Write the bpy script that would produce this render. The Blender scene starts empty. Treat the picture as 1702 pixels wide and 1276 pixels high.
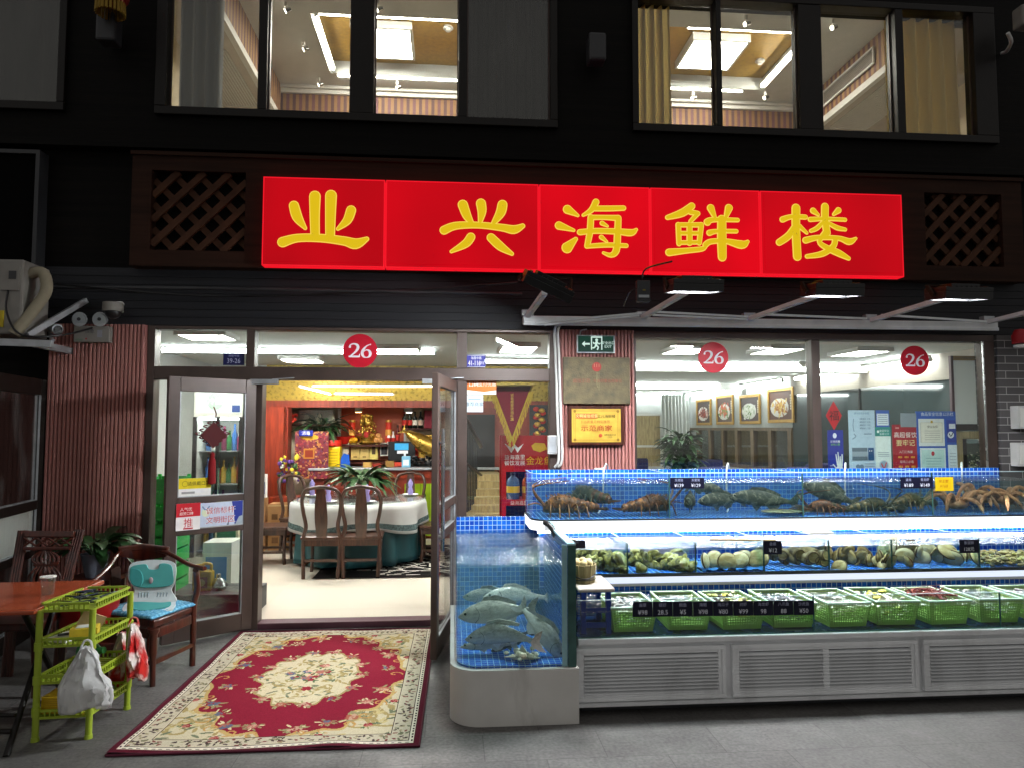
import bpy, bmesh, math, random
import numpy as np
from math import sin, cos, pi, radians, sqrt, atan2
from mathutils import Vector, Matrix, noise
S = bpy.context.scene
COL = S.collection
# ------------------------------------------------------------------ camera
FPX, YAW, PITCH, CAMZ = 1190.0, radians(4.83), radians(3.54), 1.6
cd = bpy.data.cameras.new('camera'); cam = bpy.data.objects.new('camera', cd); COL.objects.link(cam)
cam.location = (0, 0, CAMZ); cam.rotation_euler = (pi/2+PITCH, 0, -YAW)
cd.sensor_fit = 'HORIZONTAL'; cd.angle_x = 2*math.atan(851/FPX); cd.clip_end = 500; cd.clip_start = .05
S.camera = cam
S.render.resolution_x, S.render.resolution_y = 1024, 767
# ------------------------------------------------------------------ night sky and exposure
W = bpy.data.worlds.new('World'); S.world = W; W.use_nodes = True
wn = W.node_tree.nodes; wb = wn['Background']
sky = wn.new('ShaderNodeTexSky'); sky.sky_type = 'NISHITA'; sky.sun_disc = False
sky.sun_elevation = radians(-4); sky.sun_rotation = radians(200)
W.node_tree.links.new(sky.outputs[0], wb.inputs[0]); wb.inputs[1].default_value = 0.05
glow = wn.new('ShaderNodeBackground'); glow.inputs[0].default_value = (1, .97, .93, 1); glow.inputs[1].default_value = .32   # lit-up city sky of the night exposure
both = wn.new('ShaderNodeAddShader'); W.node_tree.links.new(wb.outputs[0], both.inputs[0]); W.node_tree.links.new(glow.outputs[0], both.inputs[1]); W.node_tree.links.new(both.outputs[0], wn['World Output'].inputs[0])
S.view_settings.view_transform = 'Standard'; S.view_settings.look = 'None'
S.view_settings.exposure = 0; S.view_settings.gamma = 1
S.cycles.use_denoising = True; S.cycles.max_bounces = 10; S.cycles.transparent_max_bounces = 24
S.cycles.diffuse_bounces = 4; S.cycles.glossy_bounces = 3; S.cycles.volume_bounces = 0
S.cycles.caustics_reflective = False; S.cycles.caustics_refractive = False
S.cycles.sample_clamp_indirect = 4.0
# ------------------------------------------------------------------ photograph pixel -> place
_f = np.array([sin(YAW)*cos(PITCH), cos(YAW)*cos(PITCH), sin(PITCH)]); _r = np.array([cos(YAW), -sin(YAW), 0]); _u = np.cross(_r, _f)
_C = np.array([0, 0, CAMZ])
def ray(x, y): return (x-851)/FPX*_r-(y-638)/FPX*_u+_f
def at(x, y, Y): v = ray(x, y); return Vector(_C+v*Y/v[1])
def atz(x, y, z): v = ray(x, y); return Vector(_C+v*(z-CAMZ)/v[2])
def atx(x, y, X): v = ray(x, y); return Vector(_C+v*X/v[0])
def span(x0, y0, x1, y1, Y):
    "rectangle on the plane Y from two opposite picture corners -> X0, Z0, X1, Z1"
    mx, my = (x0+x1)/2, (y0+y1)/2
    return at(x0, my, Y).x, at(mx, y1, Y).z, at(x1, my, Y).x, at(mx, y0, Y).z
# ------------------------------------------------------------------ materials
MATS = {}
def lin(c): return c/12.92 if c <= .04045 else ((c+.055)/1.055)**2.4
def hexc(h): h = h.lstrip('#'); return tuple(lin(int(h[i:i+2], 16)/255) for i in (0, 2, 4))
def newmat(name):
    m = bpy.data.materials.new(name); m.use_nodes = True; MATS[name] = m
    return m, m.node_tree.nodes, m.node_tree.links, m.node_tree.nodes['Principled BSDF']
def nd(n, t, **k):
    x = n.new('ShaderNode'+t)
    for a, b in k.items():
        if a.startswith('i_'): x.inputs[int(a[2:]) if a[2:].isdigit() else a[2:]].default_value = b
        else: setattr(x, a, b)
    return x
def pbr(name, h, rough=.5, metal=0, var=.12, scale=9, bump=0, bscale=60, stretch=None, spec=.5, coat=0, sub=None):
    "principled surface with a little wear in its colour and gloss"
    m, n, l, b = newmat(name); c = hexc(h) if isinstance(h, str) else h
    b.inputs['Roughness'].default_value = rough; b.inputs['Metallic'].default_value = metal
    b.inputs['Specular IOR Level'].default_value = spec; b.inputs['Coat Weight'].default_value = coat
    tc = nd(n, 'TexCoord'); mp = nd(n, 'Mapping'); l.new(tc.outputs['Object'], mp.inputs[0])
    if stretch: mp.inputs['Scale'].default_value = stretch
    nz = nd(n, 'TexNoise'); nz.inputs['Scale'].default_value = scale; nz.inputs['Detail'].default_value = 5; l.new(mp.outputs[0], nz.inputs[0])
    rp = nd(n, 'ValToRGB'); e = rp.color_ramp.elements
    e[0].position = .3; e[1].position = .7
    e[0].color = tuple(max(0, x*(1-var*1.4)) for x in c)+(1,); e[1].color = tuple(min(1, x*(1+var)) for x in c)+(1,)
    l.new(nz.outputs[0], rp.inputs[0]); l.new(rp.outputs[0], b.inputs['Base Color'])
    mr = nd(n, 'MapRange'); mr.inputs[3].default_value = max(0, rough-.08); mr.inputs[4].default_value = min(1, rough+.1)
    l.new(nz.outputs[0], mr.inputs[0]); l.new(mr.outputs[0], b.inputs['Roughness'])
    if bump:
        n2 = nd(n, 'TexNoise'); n2.inputs['Scale'].default_value = bscale; n2.inputs['Detail'].default_value = 4; l.new(mp.outputs[0], n2.inputs[0])
        bp = nd(n, 'Bump'); bp.inputs['Strength'].default_value = bump; bp.inputs['Distance'].default_value = .01
        l.new(n2.outputs[0], bp.inputs['Height']); l.new(bp.outputs[0], b.inputs['Normal'])
    return m
def grimy(name, h, stain, rough=.55, amt=.55, scale=3.0, stretch=(1.2, 1.2, .35), bump=.04):
    "paint with scuffs and runs of its own"
    m = pbr(name, h, rough, var=.05, scale=5, bump=bump); n, l = m.node_tree.nodes, m.node_tree.links; b = n['Principled BSDF']; src = b.inputs['Base Color'].links[0].from_socket
    tc = nd(n, 'TexCoord'); mp = nd(n, 'Mapping'); mp.inputs['Scale'].default_value = stretch; l.new(tc.outputs['Object'], mp.inputs[0])
    nz = nd(n, 'TexNoise'); nz.inputs['Scale'].default_value = scale; nz.inputs['Detail'].default_value = 9; nz.inputs['Roughness'].default_value = .68; nz.inputs['Distortion'].default_value = .4; l.new(mp.outputs[0], nz.inputs[0])
    mr = nd(n, 'MapRange'); mr.inputs[1].default_value = .52; mr.inputs[2].default_value = .78; mr.inputs[4].default_value = amt; l.new(nz.outputs[0], mr.inputs[0])
    mx = nd(n, 'MixRGB'); mx.inputs[2].default_value = hexc(stain)+(1,); l.new(mr.outputs[0], mx.inputs[0]); l.new(src, mx.inputs[1]); l.new(mx.outputs[0], b.inputs['Base Color']); return m
def emit(name, c, k=1.0):
    m, n, l, b = newmat(name); c = hexc(c) if isinstance(c, str) else c
    b.inputs['Base Color'].default_value = (.02, .02, .02, 1); b.inputs['Specular IOR Level'].default_value = .05; b.inputs['Emission Color'].default_value = tuple(c)+(1,); b.inputs['Emission Strength'].default_value = k
    return m
def glass(name, tint=(.93, .96, .95), base=.03, edge=.55, rough=.0, dirt=0, bump=0):
    m, n, l, b = newmat(name); n.remove(b); out = n['Material Output']
    lw = nd(n, 'LayerWeight'); lw.inputs[0].default_value = .5
    pw = nd(n, 'Math', operation='POWER'); pw.inputs[1].default_value = 4; l.new(lw.outputs['Facing'], pw.inputs[0])
    ma = nd(n, 'Math', operation='MULTIPLY_ADD'); ma.inputs[1].default_value = edge; ma.inputs[2].default_value = base; l.new(pw.outputs[0], ma.inputs[0])
    t = nd(n, 'BsdfTransparent'); t.inputs[0].default_value = tint+(1,)
    g = nd(n, 'BsdfGlossy'); g.inputs['Roughness'].default_value = rough; g.inputs[0].default_value = (1, 1, 1, 1)
    mx = nd(n, 'MixShader'); l.new(ma.outputs[0], mx.inputs[0]); l.new(t.outputs[0], mx.inputs[1]); l.new(g.outputs[0], mx.inputs[2])
    if bump:
        tc = nd(n, 'TexCoord'); nz = nd(n, 'TexNoise'); nz.inputs['Scale'].default_value = 26; nz.inputs['Detail'].default_value = 4; nz.inputs['Distortion'].default_value = .8
        l.new(tc.outputs['Object'], nz.inputs[0]); bp = nd(n, 'Bump'); bp.inputs['Strength'].default_value = bump; bp.inputs['Distance'].default_value = .05
        l.new(nz.outputs[0], bp.inputs['Height']); l.new(bp.outputs[0], g.inputs['Normal'])
    last = mx
    if dirt:
        tc = nd(n, 'TexCoord'); nz = nd(n, 'TexNoise'); nz.inputs['Scale'].default_value = 5; nz.inputs['Detail'].default_value = 8
        mp = nd(n, 'Mapping'); mp.inputs['Scale'].default_value = (1, 1, .35); l.new(tc.outputs['Object'], mp.inputs[0]); l.new(mp.outputs[0], nz.inputs[0])
        mr = nd(n, 'MapRange'); mr.inputs[1].default_value = .5; mr.inputs[2].default_value = .85; mr.inputs[4].default_value = dirt; l.new(nz.outputs[0], mr.inputs[0])
        d = nd(n, 'BsdfDiffuse'); d.inputs[0].default_value = (.6, .6, .58, 1)
        m2 = nd(n, 'MixShader'); l.new(mr.outputs[0], m2.inputs[0]); l.new(mx.outputs[0], m2.inputs[1]); l.new(d.outputs[0], m2.inputs[2]); last = m2
    l.new(last.outputs[0], out.inputs[0])
    return m
def F(h, rough=.55, spec=.3):
    "plain print, paint or plastic of one colour"
    k = 'paint_%s_%d' % (h.strip('#'), int(rough*100))
    return MATS.get(k) or pbr(k, h, rough, var=.05, scale=30, spec=spec)
def wood(name, h, h2, rough=.35, scale=3, stretch=(1, 1, .12), coat=.2):
    m, n, l, b = newmat(name); b.inputs['Roughness'].default_value = rough; b.inputs['Coat Weight'].default_value = coat
    tc = nd(n, 'TexCoord'); mp = nd(n, 'Mapping'); mp.inputs['Scale'].default_value = stretch; l.new(tc.outputs['Object'], mp.inputs[0])
    nz = nd(n, 'TexNoise'); nz.inputs['Scale'].default_value = scale*12; nz.inputs['Detail'].default_value = 6; nz.inputs['Distortion'].default_value = .6; l.new(mp.outputs[0], nz.inputs[0])
    rp = nd(n, 'ValToRGB'); rp.color_ramp.elements[0].position = .32; rp.color_ramp.elements[1].position = .68
    rp.color_ramp.elements[0].color = hexc(h)+(1,); rp.color_ramp.elements[1].color = hexc(h2)+(1,)
    l.new(nz.outputs[0], rp.inputs[0]); l.new(rp.outputs[0], b.inputs['Base Color'])
    return m
def attrmat(name, rough=.8, spec=.2):
    m, n, l, b = newmat(name); a = nd(n, 'Attribute', attribute_name='Col'); l.new(a.outputs['Color'], b.inputs['Base Color'])
    b.inputs['Roughness'].default_value = rough; b.inputs['Specular IOR Level'].default_value = spec
    if rough > .85:
        tc = nd(n, 'TexCoord'); nz = nd(n, 'TexNoise'); nz.inputs['Scale'].default_value = 240; l.new(tc.outputs['Object'], nz.inputs[0])
        bp = nd(n, 'Bump'); bp.inputs['Strength'].default_value = .5; bp.inputs['Distance'].default_value = .004; l.new(nz.outputs[0], bp.inputs['Height']); l.new(bp.outputs[0], b.inputs['Normal'])
    return m
def gridlines(n, l, size, width):
    "mask of square joints on whichever axis pair the face lies in, plus a random value per cell"
    ge = nd(n, 'NewGeometry'); dv = nd(n, 'VectorMath', operation='SCALE'); dv.inputs['Scale'].default_value = 1/size; l.new(ge.outputs['Position'], dv.inputs[0])
    fr = nd(n, 'VectorMath', operation='FRACTION'); l.new(dv.outputs[0], fr.inputs[0]); fl = nd(n, 'VectorMath', operation='FLOOR'); l.new(dv.outputs[0], fl.inputs[0])
    ab = nd(n, 'VectorMath', operation='ABSOLUTE'); l.new(ge.outputs['True Normal'], ab.inputs[0])
    sf, sn = nd(n, 'SeparateXYZ'), nd(n, 'SeparateXYZ'); l.new(fr.outputs[0], sf.inputs[0]); l.new(ab.outputs[0], sn.inputs[0])
    tot = None
    for i in range(3):
        c = nd(n, 'Math', operation='LESS_THAN'); c.inputs[1].default_value = width; l.new(sf.outputs[i], c.inputs[0])
        k = nd(n, 'Math', operation='LESS_THAN'); k.inputs[1].default_value = .6; l.new(sn.outputs[i], k.inputs[0])
        p = nd(n, 'Math', operation='MULTIPLY'); l.new(c.outputs[0], p.inputs[0]); l.new(k.outputs[0], p.inputs[1])
        if tot is None: tot = p
        else: q = nd(n, 'Math', operation='MAXIMUM'); l.new(tot.outputs[0], q.inputs[0]); l.new(p.outputs[0], q.inputs[1]); tot = q
    im = nd(n, 'VectorMath', operation='MULTIPLY'); l.new(fl.outputs[0], im.inputs[0])
    inv = nd(n, 'VectorMath', operation='SUBTRACT'); inv.inputs[0].default_value = (1, 1, 1); l.new(ab.outputs[0], inv.inputs[1]); l.new(inv.outputs[0], im.inputs[1])
    wn_ = nd(n, 'TexWhiteNoise'); l.new(im.outputs[0], wn_.inputs[0])
    return tot, wn_
def mosaic(name, c1, c2, grout, size=.034, width=.12, rough=.12):
    m, n, l, b = newmat(name); g, w = gridlines(n, l, size, width)
    mx = nd(n, 'MixRGB'); mx.inputs[1].default_value = hexc(c1)+(1,); mx.inputs[2].default_value = hexc(c2)+(1,); l.new(w.outputs[0], mx.inputs[0])
    m2 = nd(n, 'MixRGB'); m2.inputs[2].default_value = hexc(grout)+(1,); l.new(g.outputs[0], m2.inputs[0]); l.new(mx.outputs[0], m2.inputs[1]); l.new(m2.outputs[0], b.inputs['Base Color'])
    mr = nd(n, 'MapRange'); mr.inputs[3].default_value = rough; mr.inputs[4].default_value = .8; l.new(g.outputs[0], mr.inputs[0]); l.new(mr.outputs[0], b.inputs['Roughness'])
    bp = nd(n, 'Bump', invert=True); bp.inputs['Strength'].default_value = .6; bp.inputs['Distance'].default_value = .002; l.new(g.outputs[0], bp.inputs['Height']); l.new(bp.outputs[0], b.inputs['Normal'])
    return m
def stripes(name, cols, period, axis=0, rough=.6):
    "wallpaper of upright stripes"
    m, n, l, b = newmat(name); ge = nd(n, 'NewGeometry'); s = nd(n, 'SeparateXYZ'); l.new(ge.outputs['Position'], s.inputs[0])
    d = nd(n, 'Math', operation='MULTIPLY'); d.inputs[1].default_value = 1/period; l.new(s.outputs[axis], d.inputs[0]); fr = nd(n, 'Math', operation='FRACT'); l.new(d.outputs[0], fr.inputs[0])
    rp = nd(n, 'ValToRGB'); rp.color_ramp.interpolation = 'CONSTANT'; e = rp.color_ramp.elements
    while len(e) < len(cols): e.new(.5)
    for i, c in enumerate(cols): e[i].position = i/len(cols); e[i].color = hexc(c)+(1,)
    l.new(fr.outputs[0], rp.inputs[0]); l.new(rp.outputs[0], b.inputs['Base Color']); b.inputs['Roughness'].default_value = rough
    return m
# ------------------------------------------------------------------ mesh builder
ORG = {}
class MB:
    def __init__(s, m=None): s.v = []; s.f = []; s.k = []; s.m = m; s.z = 0
    def add(s, vs, fs):
        o = len(s.v); s.v += [tuple(x) for x in vs]; s.f += [tuple(i+o for i in f) for f in fs]; s.k += [s.m]*len(fs); return s
    def box(s, x0, y0, z0, x1, y1, z1):
        x0, x1 = min(x0, x1), max(x0, x1); y0, y1 = min(y0, y1), max(y0, y1); z0, z1 = min(z0, z1), max(z0, z1)
        return s.add([(x0,y0,z0),(x1,y0,z0),(x1,y1,z0),(x0,y1,z0),(x0,y0,z1),(x1,y0,z1),(x1,y1,z1),(x0,y1,z1)],
                     [(0,3,2,1),(4,5,6,7),(0,1,5,4),(1,2,6,5),(2,3,7,6),(3,0,4,7)])
    def obox(s, c, size, R=None):
        c = Vector(c); hx, hy, hz = (q/2 for q in size); R = R or Matrix.Identity(3)
        vs = [c+R@Vector((a*hx, b*hy, d*hz)) for d in (-1,1) for a, b in ((-1,-1),(1,-1),(1,1),(-1,1))]
        return s.add(vs, [(0,3,2,1),(4,5,6,7),(0,1,5,4),(1,2,6,5),(2,3,7,6),(3,0,4,7)])
    def bar(s, p, q, w, h, up=(0,0,1)):
        "square bar from p to q"
        p, q = Vector(p), Vector(q); d = (q-p).normalized(); up = Vector(up)
        if abs(d.dot(up)) > .98: up = Vector((0,1,0))
        x = d.cross(up).normalized(); z = x.cross(d)
        vs = [e+x*a*w/2+z*b*h/2 for e in (p, q) for a, b in ((-1,-1),(1,-1),(1,1),(-1,1))]
        return s.add(vs, [(0,1,2,3),(4,7,6,5),(0,4,5,1),(1,5,6,2),(2,6,7,3),(3,7,4,0)])
    def tube(s, pts, r, n=8, cap=True, flat=1.0):
        pts = [Vector(p) for p in pts]; N = len(pts); rs = r if isinstance(r, (list, tuple)) else [r]*N
        up = Vector((.13, .31, .94)); vs = []; prev = None
        for i, p in enumerate(pts):
            t = (pts[min(i+1, N-1)]-pts[max(i-1, 0)])
            t = t.normalized() if t.length > 1e-9 else Vector((0,0,1))
            if prev is None:
                a = t.cross(up); a = a.normalized() if a.length > .05 else t.cross(Vector((1,0,0))).normalized()
            else: a = (prev-t*prev.dot(t)).normalized()
            prev = a; b = t.cross(a)
            vs += [p+(a*cos(2*pi*k/n)+b*sin(2*pi*k/n)*flat)*rs[i] for k in range(n)]
        fs = [(i*n+k, i*n+(k+1)%n, (i+1)*n+(k+1)%n, (i+1)*n+k) for i in range(N-1) for k in range(n)]
        if cap: fs += [tuple(range(n))[::-1], tuple((N-1)*n+k for k in range(n))]
        return s.add(vs, fs)
    def cyl(s, p, q, r, r2=None, n=14): return s.tube([p, q], [r, r if r2 is None else r2], n)
    def lathe(s, prof, c=(0,0,0), n=20, sx=1, sy=1):
        c = Vector(c); vs = [c+Vector((r*cos(2*pi*k/n)*sx, r*sin(2*pi*k/n)*sy, z)) for r, z in prof for k in range(n)]
        N = len(prof); fs = [(i*n+k, i*n+(k+1)%n, (i+1)*n+(k+1)%n, (i+1)*n+k) for i in range(N-1) for k in range(n)]
        fs += [tuple(range(n))[::-1], tuple((N-1)*n+k for k in range(n))]
        return s.add(vs, fs)
    def prism(s, poly, o, ux, uy, d):
        "outline in the plane (o, ux, uy) given thickness d along ux x uy"
        o, ux, uy = Vector(o), Vector(ux), Vector(uy); w = ux.cross(uy).normalized()*d; n = len(poly)
        a = sum(poly[i][0]*poly[(i+1)%n][1]-poly[(i+1)%n][0]*poly[i][1] for i in range(n))
        if a < 0: poly = poly[::-1]
        vs = [o+ux*p[0]+uy*p[1] for p in poly]; vs += [v+w for v in vs]
        return s.add(vs, [tuple(range(n))[::-1], tuple(range(n, 2*n))]+[(i, (i+1)%n, n+(i+1)%n, n+i) for i in range(n)])
    def ball(s, c, r, n=10, sc=(1,1,1), R=None):
        c = Vector(c); vs = []; m = max(4, n//2+1)
        for i in range(m+1):
            t = pi*i/m; q = [Vector((sin(t)*cos(2*pi*k/n)*sc[0], sin(t)*sin(2*pi*k/n)*sc[1], -cos(t)*sc[2]))*r for k in range(n)]
            vs += [c+(R@x if R else x) for x in q]
        return s.add(vs, [(i*n+k, i*n+(k+1)%n, (i+1)*n+(k+1)%n, (i+1)*n+k) for i in range(m) for k in range(n)])
    def grid(s, fn, nu, nv):
        vs = [fn(i/nu, j/nv) for j in range(nv+1) for i in range(nu+1)]; w = nu+1
        return s.add(vs, [(j*w+i, j*w+i+1, (j+1)*w+i+1, (j+1)*w+i) for j in range(nv) for i in range(nu)])
    def leaf(s, base, d, L, wd, droop=.5, n=5, up=Vector((0,0,1))):
        "one arching blade"
        p = Vector(base); d = Vector(d).normalized(); side = d.cross(up); side = side.normalized() if side.length > .01 else Vector((1,0,0)); vs = []
        for i in range(n+1):
            t = i/n; ww = wd*(sin(pi*(t**.8)*.97)+.04)*.5; nrm = side.cross(d)
            vs += [p-side*ww+nrm*ww*.35, p, p+side*ww+nrm*ww*.35]
            d = (d+Vector((0,0,-droop/n))).normalized(); p = p+d*L/n
        return s.add(vs, [f for i in range(n) for f in ((i*3, i*3+1, i*3+4, i*3+3), (i*3+1, i*3+2, i*3+5, i*3+4))])
    def rot(s, M): s.v = [tuple(M@Vector(x)) for x in s.v]; return s
    def build(s, name, mat=None, parent=None, smooth=0, bevel=0, local=False, sub=0, solid=0):
        me = bpy.data.meshes.new(name); o = bpy.data.objects.new(name, me); COL.objects.link(o)
        off = Vector((0,0,0))
        if parent is not None:
            o.parent = parent; off = ORG.get(parent.name, off) if not local else off
        ORG[o.name] = off
        me.from_pydata([tuple(Vector(x)-off) for x in s.v] if off.length else s.v, [], s.f)
        ms = []
        idx = []
        for k in s.k:
            k = k or mat
            if isinstance(k, str): k = MATS[k]
            if k not in ms: ms.append(k)
            idx.append(ms.index(k))
        for m_ in ms: me.materials.append(m_)
        me.polygons.foreach_set('material_index', idx)
        if smooth:
            me.polygons.foreach_set('use_smooth', [True]*len(me.polygons)); me.set_sharp_from_angle(angle=radians(smooth))
        me.validate(); me.update()
        if solid: q = o.modifiers.new('solid', 'SOLIDIFY'); q.thickness = solid; q.offset = 0
        if bevel: q = o.modifiers.new('bevel', 'BEVEL'); q.width = bevel; q.segments = 2; q.limit_method = 'ANGLE'; q.angle_limit = radians(50)
        if sub: q = o.modifiers.new('sub', 'SUBSURF'); q.levels = sub; q.render_levels = sub
        return o
def thing(name, label, cat, loc=(0,0,0), group=None, rotz=0):
    o = bpy.data.objects.new(name, None); COL.objects.link(o); o.location = loc; o.rotation_euler = (0, 0, rotz); ORG[o.name] = Vector(loc)
    o.empty_display_size = .05
    return tag(o, label, cat, group)
def tag(o, label, cat, group=None, kind=None):
    o['label'] = label; o['category'] = cat
    if group: o['group'] = group
    if kind: o['kind'] = kind
    return o
def struct(o): o['kind'] = 'structure'; return o
def dup(root, loc, rot=None, label=None, group=None, scale=None):
    r = root.copy(); COL.objects.link(r); r.location = loc
    if rot is not None: r.rotation_euler = rot
    if scale: r.scale = scale
    if label: r['label'] = label
    if group: r['group'] = group
    for ch in list(root.children):
        c = ch.copy(); COL.objects.link(c); c.parent = r
        for g in ch.children:
            d = g.copy(); COL.objects.link(d); d.parent = c
    return r
# lettering ------------------------------------------------------------
_T = {}
def glyphs(t):
    if t not in _T:
        c = bpy.data.curves.new('t', 'FONT'); c.body = t; c.size = 1; c.resolution_u = 2
        o = bpy.data.objects.new('t', c); COL.objects.link(o); dg = bpy.context.evaluated_depsgraph_get(); me = o.evaluated_get(dg).to_mesh()
        v = [(p.co.x, p.co.y) for p in me.vertices]; f = [tuple(p.vertices) for p in me.polygons]; o.evaluated_get(dg).to_mesh_clear()
        bpy.data.objects.remove(o); bpy.data.curves.remove(c); _T[t] = (v, f)
    return _T[t]
class Plane:
    "draws flat printed shapes, each layer a hair proud of the one below, on a plane given by origin, right and up"
    def __init__(s, o, ux=(1,0,0), uz=(0,0,1), start=0.0006, step=.0005):
        s.mb = MB(); s.o = Vector(o); s.ux = Vector(ux).normalized(); s.uz = Vector(uz).normalized(); s.n = s.ux.cross(s.uz).normalized(); s.d = start; s.st = step
    def P(s, u, v, d=None): return s.o+s.ux*u+s.uz*v+s.n*(s.d if d is None else d)
    def rect(s, u0, v0, u1, v1, m): s.mb.m = m; s.mb.add([s.P(u0,v0), s.P(u1,v0), s.P(u1,v1), s.P(u0,v1)], [(0,1,2,3)]); s.d += s.st; return s
    def slab(s, u0, v0, u1, v1, m, t=.004):
        s.mb.m = m; s.mb.prism([(u0,v0),(u1,v0),(u1,v1),(u0,v1)], s.P(0,0,0), s.ux, s.uz, t); s.d = max(s.d, t+s.st); return s
    def poly(s, pts, m): s.mb.m = m; s.mb.add([s.P(*p) for p in pts], [tuple(range(len(pts)))]); s.d += s.st; return s
    def disc(s, u, v, r, m, n=28, sy=1): return s.poly([(u+r*cos(2*pi*k/n), v+r*sy*sin(2*pi*k/n)) for k in range(n)], m)
    def stroke(s, pts, ws, m, adv=True, nb=7):
        "brush stroke of varying width with round ends"
        pts = smooth_line(pts, ws); L = []; R = []
        N = len(pts)
        for i, (x, y, w) in enumerate(pts):
            a = pts[max(i-1,0)]; b = pts[min(i+1,N-1)]; dx, dy = b[0]-a[0], b[1]-a[1]; q = sqrt(dx*dx+dy*dy) or 1; nx, ny = -dy/q, dx/q
            L.append((x+nx*w/2, y+ny*w/2)); R.append((x-nx*w/2, y-ny*w/2))
        def capf(p, q, i):
            cx, cy = (p[0]+q[0])/2, (p[1]+q[1])/2; r = sqrt((p[0]-cx)**2+(p[1]-cy)**2); a0 = atan2(p[1]-cy, p[0]-cx)
            return [(cx+r*cos(a0-pi*k/nb), cy+r*sin(a0-pi*k/nb)) for k in range(1, nb)]
        s.mb.m = m
        vs = [s.P(*p) for p in L+R]; s.mb.add(vs, [(N+i, N+i+1, i+1, i) for i in range(N-1)])
        c1 = [L[-1]]+capf(L[-1], R[-1], 0)+[R[-1]]; s.mb.add([s.P(*p) for p in c1[::-1]], [tuple(range(len(c1)))])
        c0 = [R[0]]+capf(R[0], L[0], 0)+[L[0]]; s.mb.add([s.P(*p) for p in c0[::-1]], [tuple(range(len(c0)))])
        if adv: s.d += s.st
        return s
    def text(s, t, u, v, h, m, vert=False, gap=1.0, sx=1.0, cx=True, slant=0):
        "lettering of cap height h centred on (u, v)"
        if vert:
            n = len(t)
            for i, ch in enumerate(t): s.text(ch, u, v+((n-1)/2-i)*h*1.15*gap, h, m); s.d -= s.st
            s.d += s.st; return s
        vs, fs = glyphs(t)
        if not vs: return s
        x0 = min(p[0] for p in vs); x1 = max(p[0] for p in vs); cjk = any(ord(c) > 0x2e80 for c in t)
        hh = .88 if cjk else .72; k = h/hh; yo = -.08 if cjk else 0; w = (x1-x0)*k*sx
        s.mb.m = m
        s.mb.add([s.P(u+((p[0]-x0)*k*sx-(w/2 if cx else 0))+slant*(p[1]-yo)*k, v+(p[1]-yo)*k-h/2) for p in vs], fs); s.d += s.st
        return s
    def build(s, *a, **k): return s.mb.build(*a, **k)
def smooth_line(pts, ws, sub=5):
    if not isinstance(ws, (list, tuple)): ws = [ws]*len(pts)
    P = [(p[0], p[1], w) for p, w in zip(pts, ws)]
    if len(P) < 3: 
        a, b = P; return [tuple(a[k]+(b[k]-a[k])*i/4 for k in range(3)) for i in range(5)]
    out = []
    for i in range(len(P)-1):
        p0, p1, p2, p3 = P[max(i-1,0)], P[i], P[i+1], P[min(i+2,len(P)-1)]
        for j in range(sub):
            t = j/sub; out.append(tuple(.5*((2*p1[k])+(-p0[k]+p2[k])*t+(2*p0[k]-5*p1[k]+4*p2[k]-p3[k])*t*t+(-p0[k]+3*p1[k]-3*p2[k]+p3[k])*t**3) for k in range(3)))
    out.append(P[-1]); return out
def curve3(pts, sub=6):
    P = [Vector(p) for p in pts]; out = []
    for i in range(len(P)-1):
        p0, p1, p2, p3 = P[max(i-1,0)], P[i], P[i+1], P[min(i+2,len(P)-1)]
        for j in range(sub):
            t = j/sub; out.append(.5*((2*p1)+(p2-p0)*t+(2*p0-5*p1+4*p2-p3)*t*t+(3*p1-p0-3*p2+p3)*t**3))
    out.append(P[-1]); return out
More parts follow.
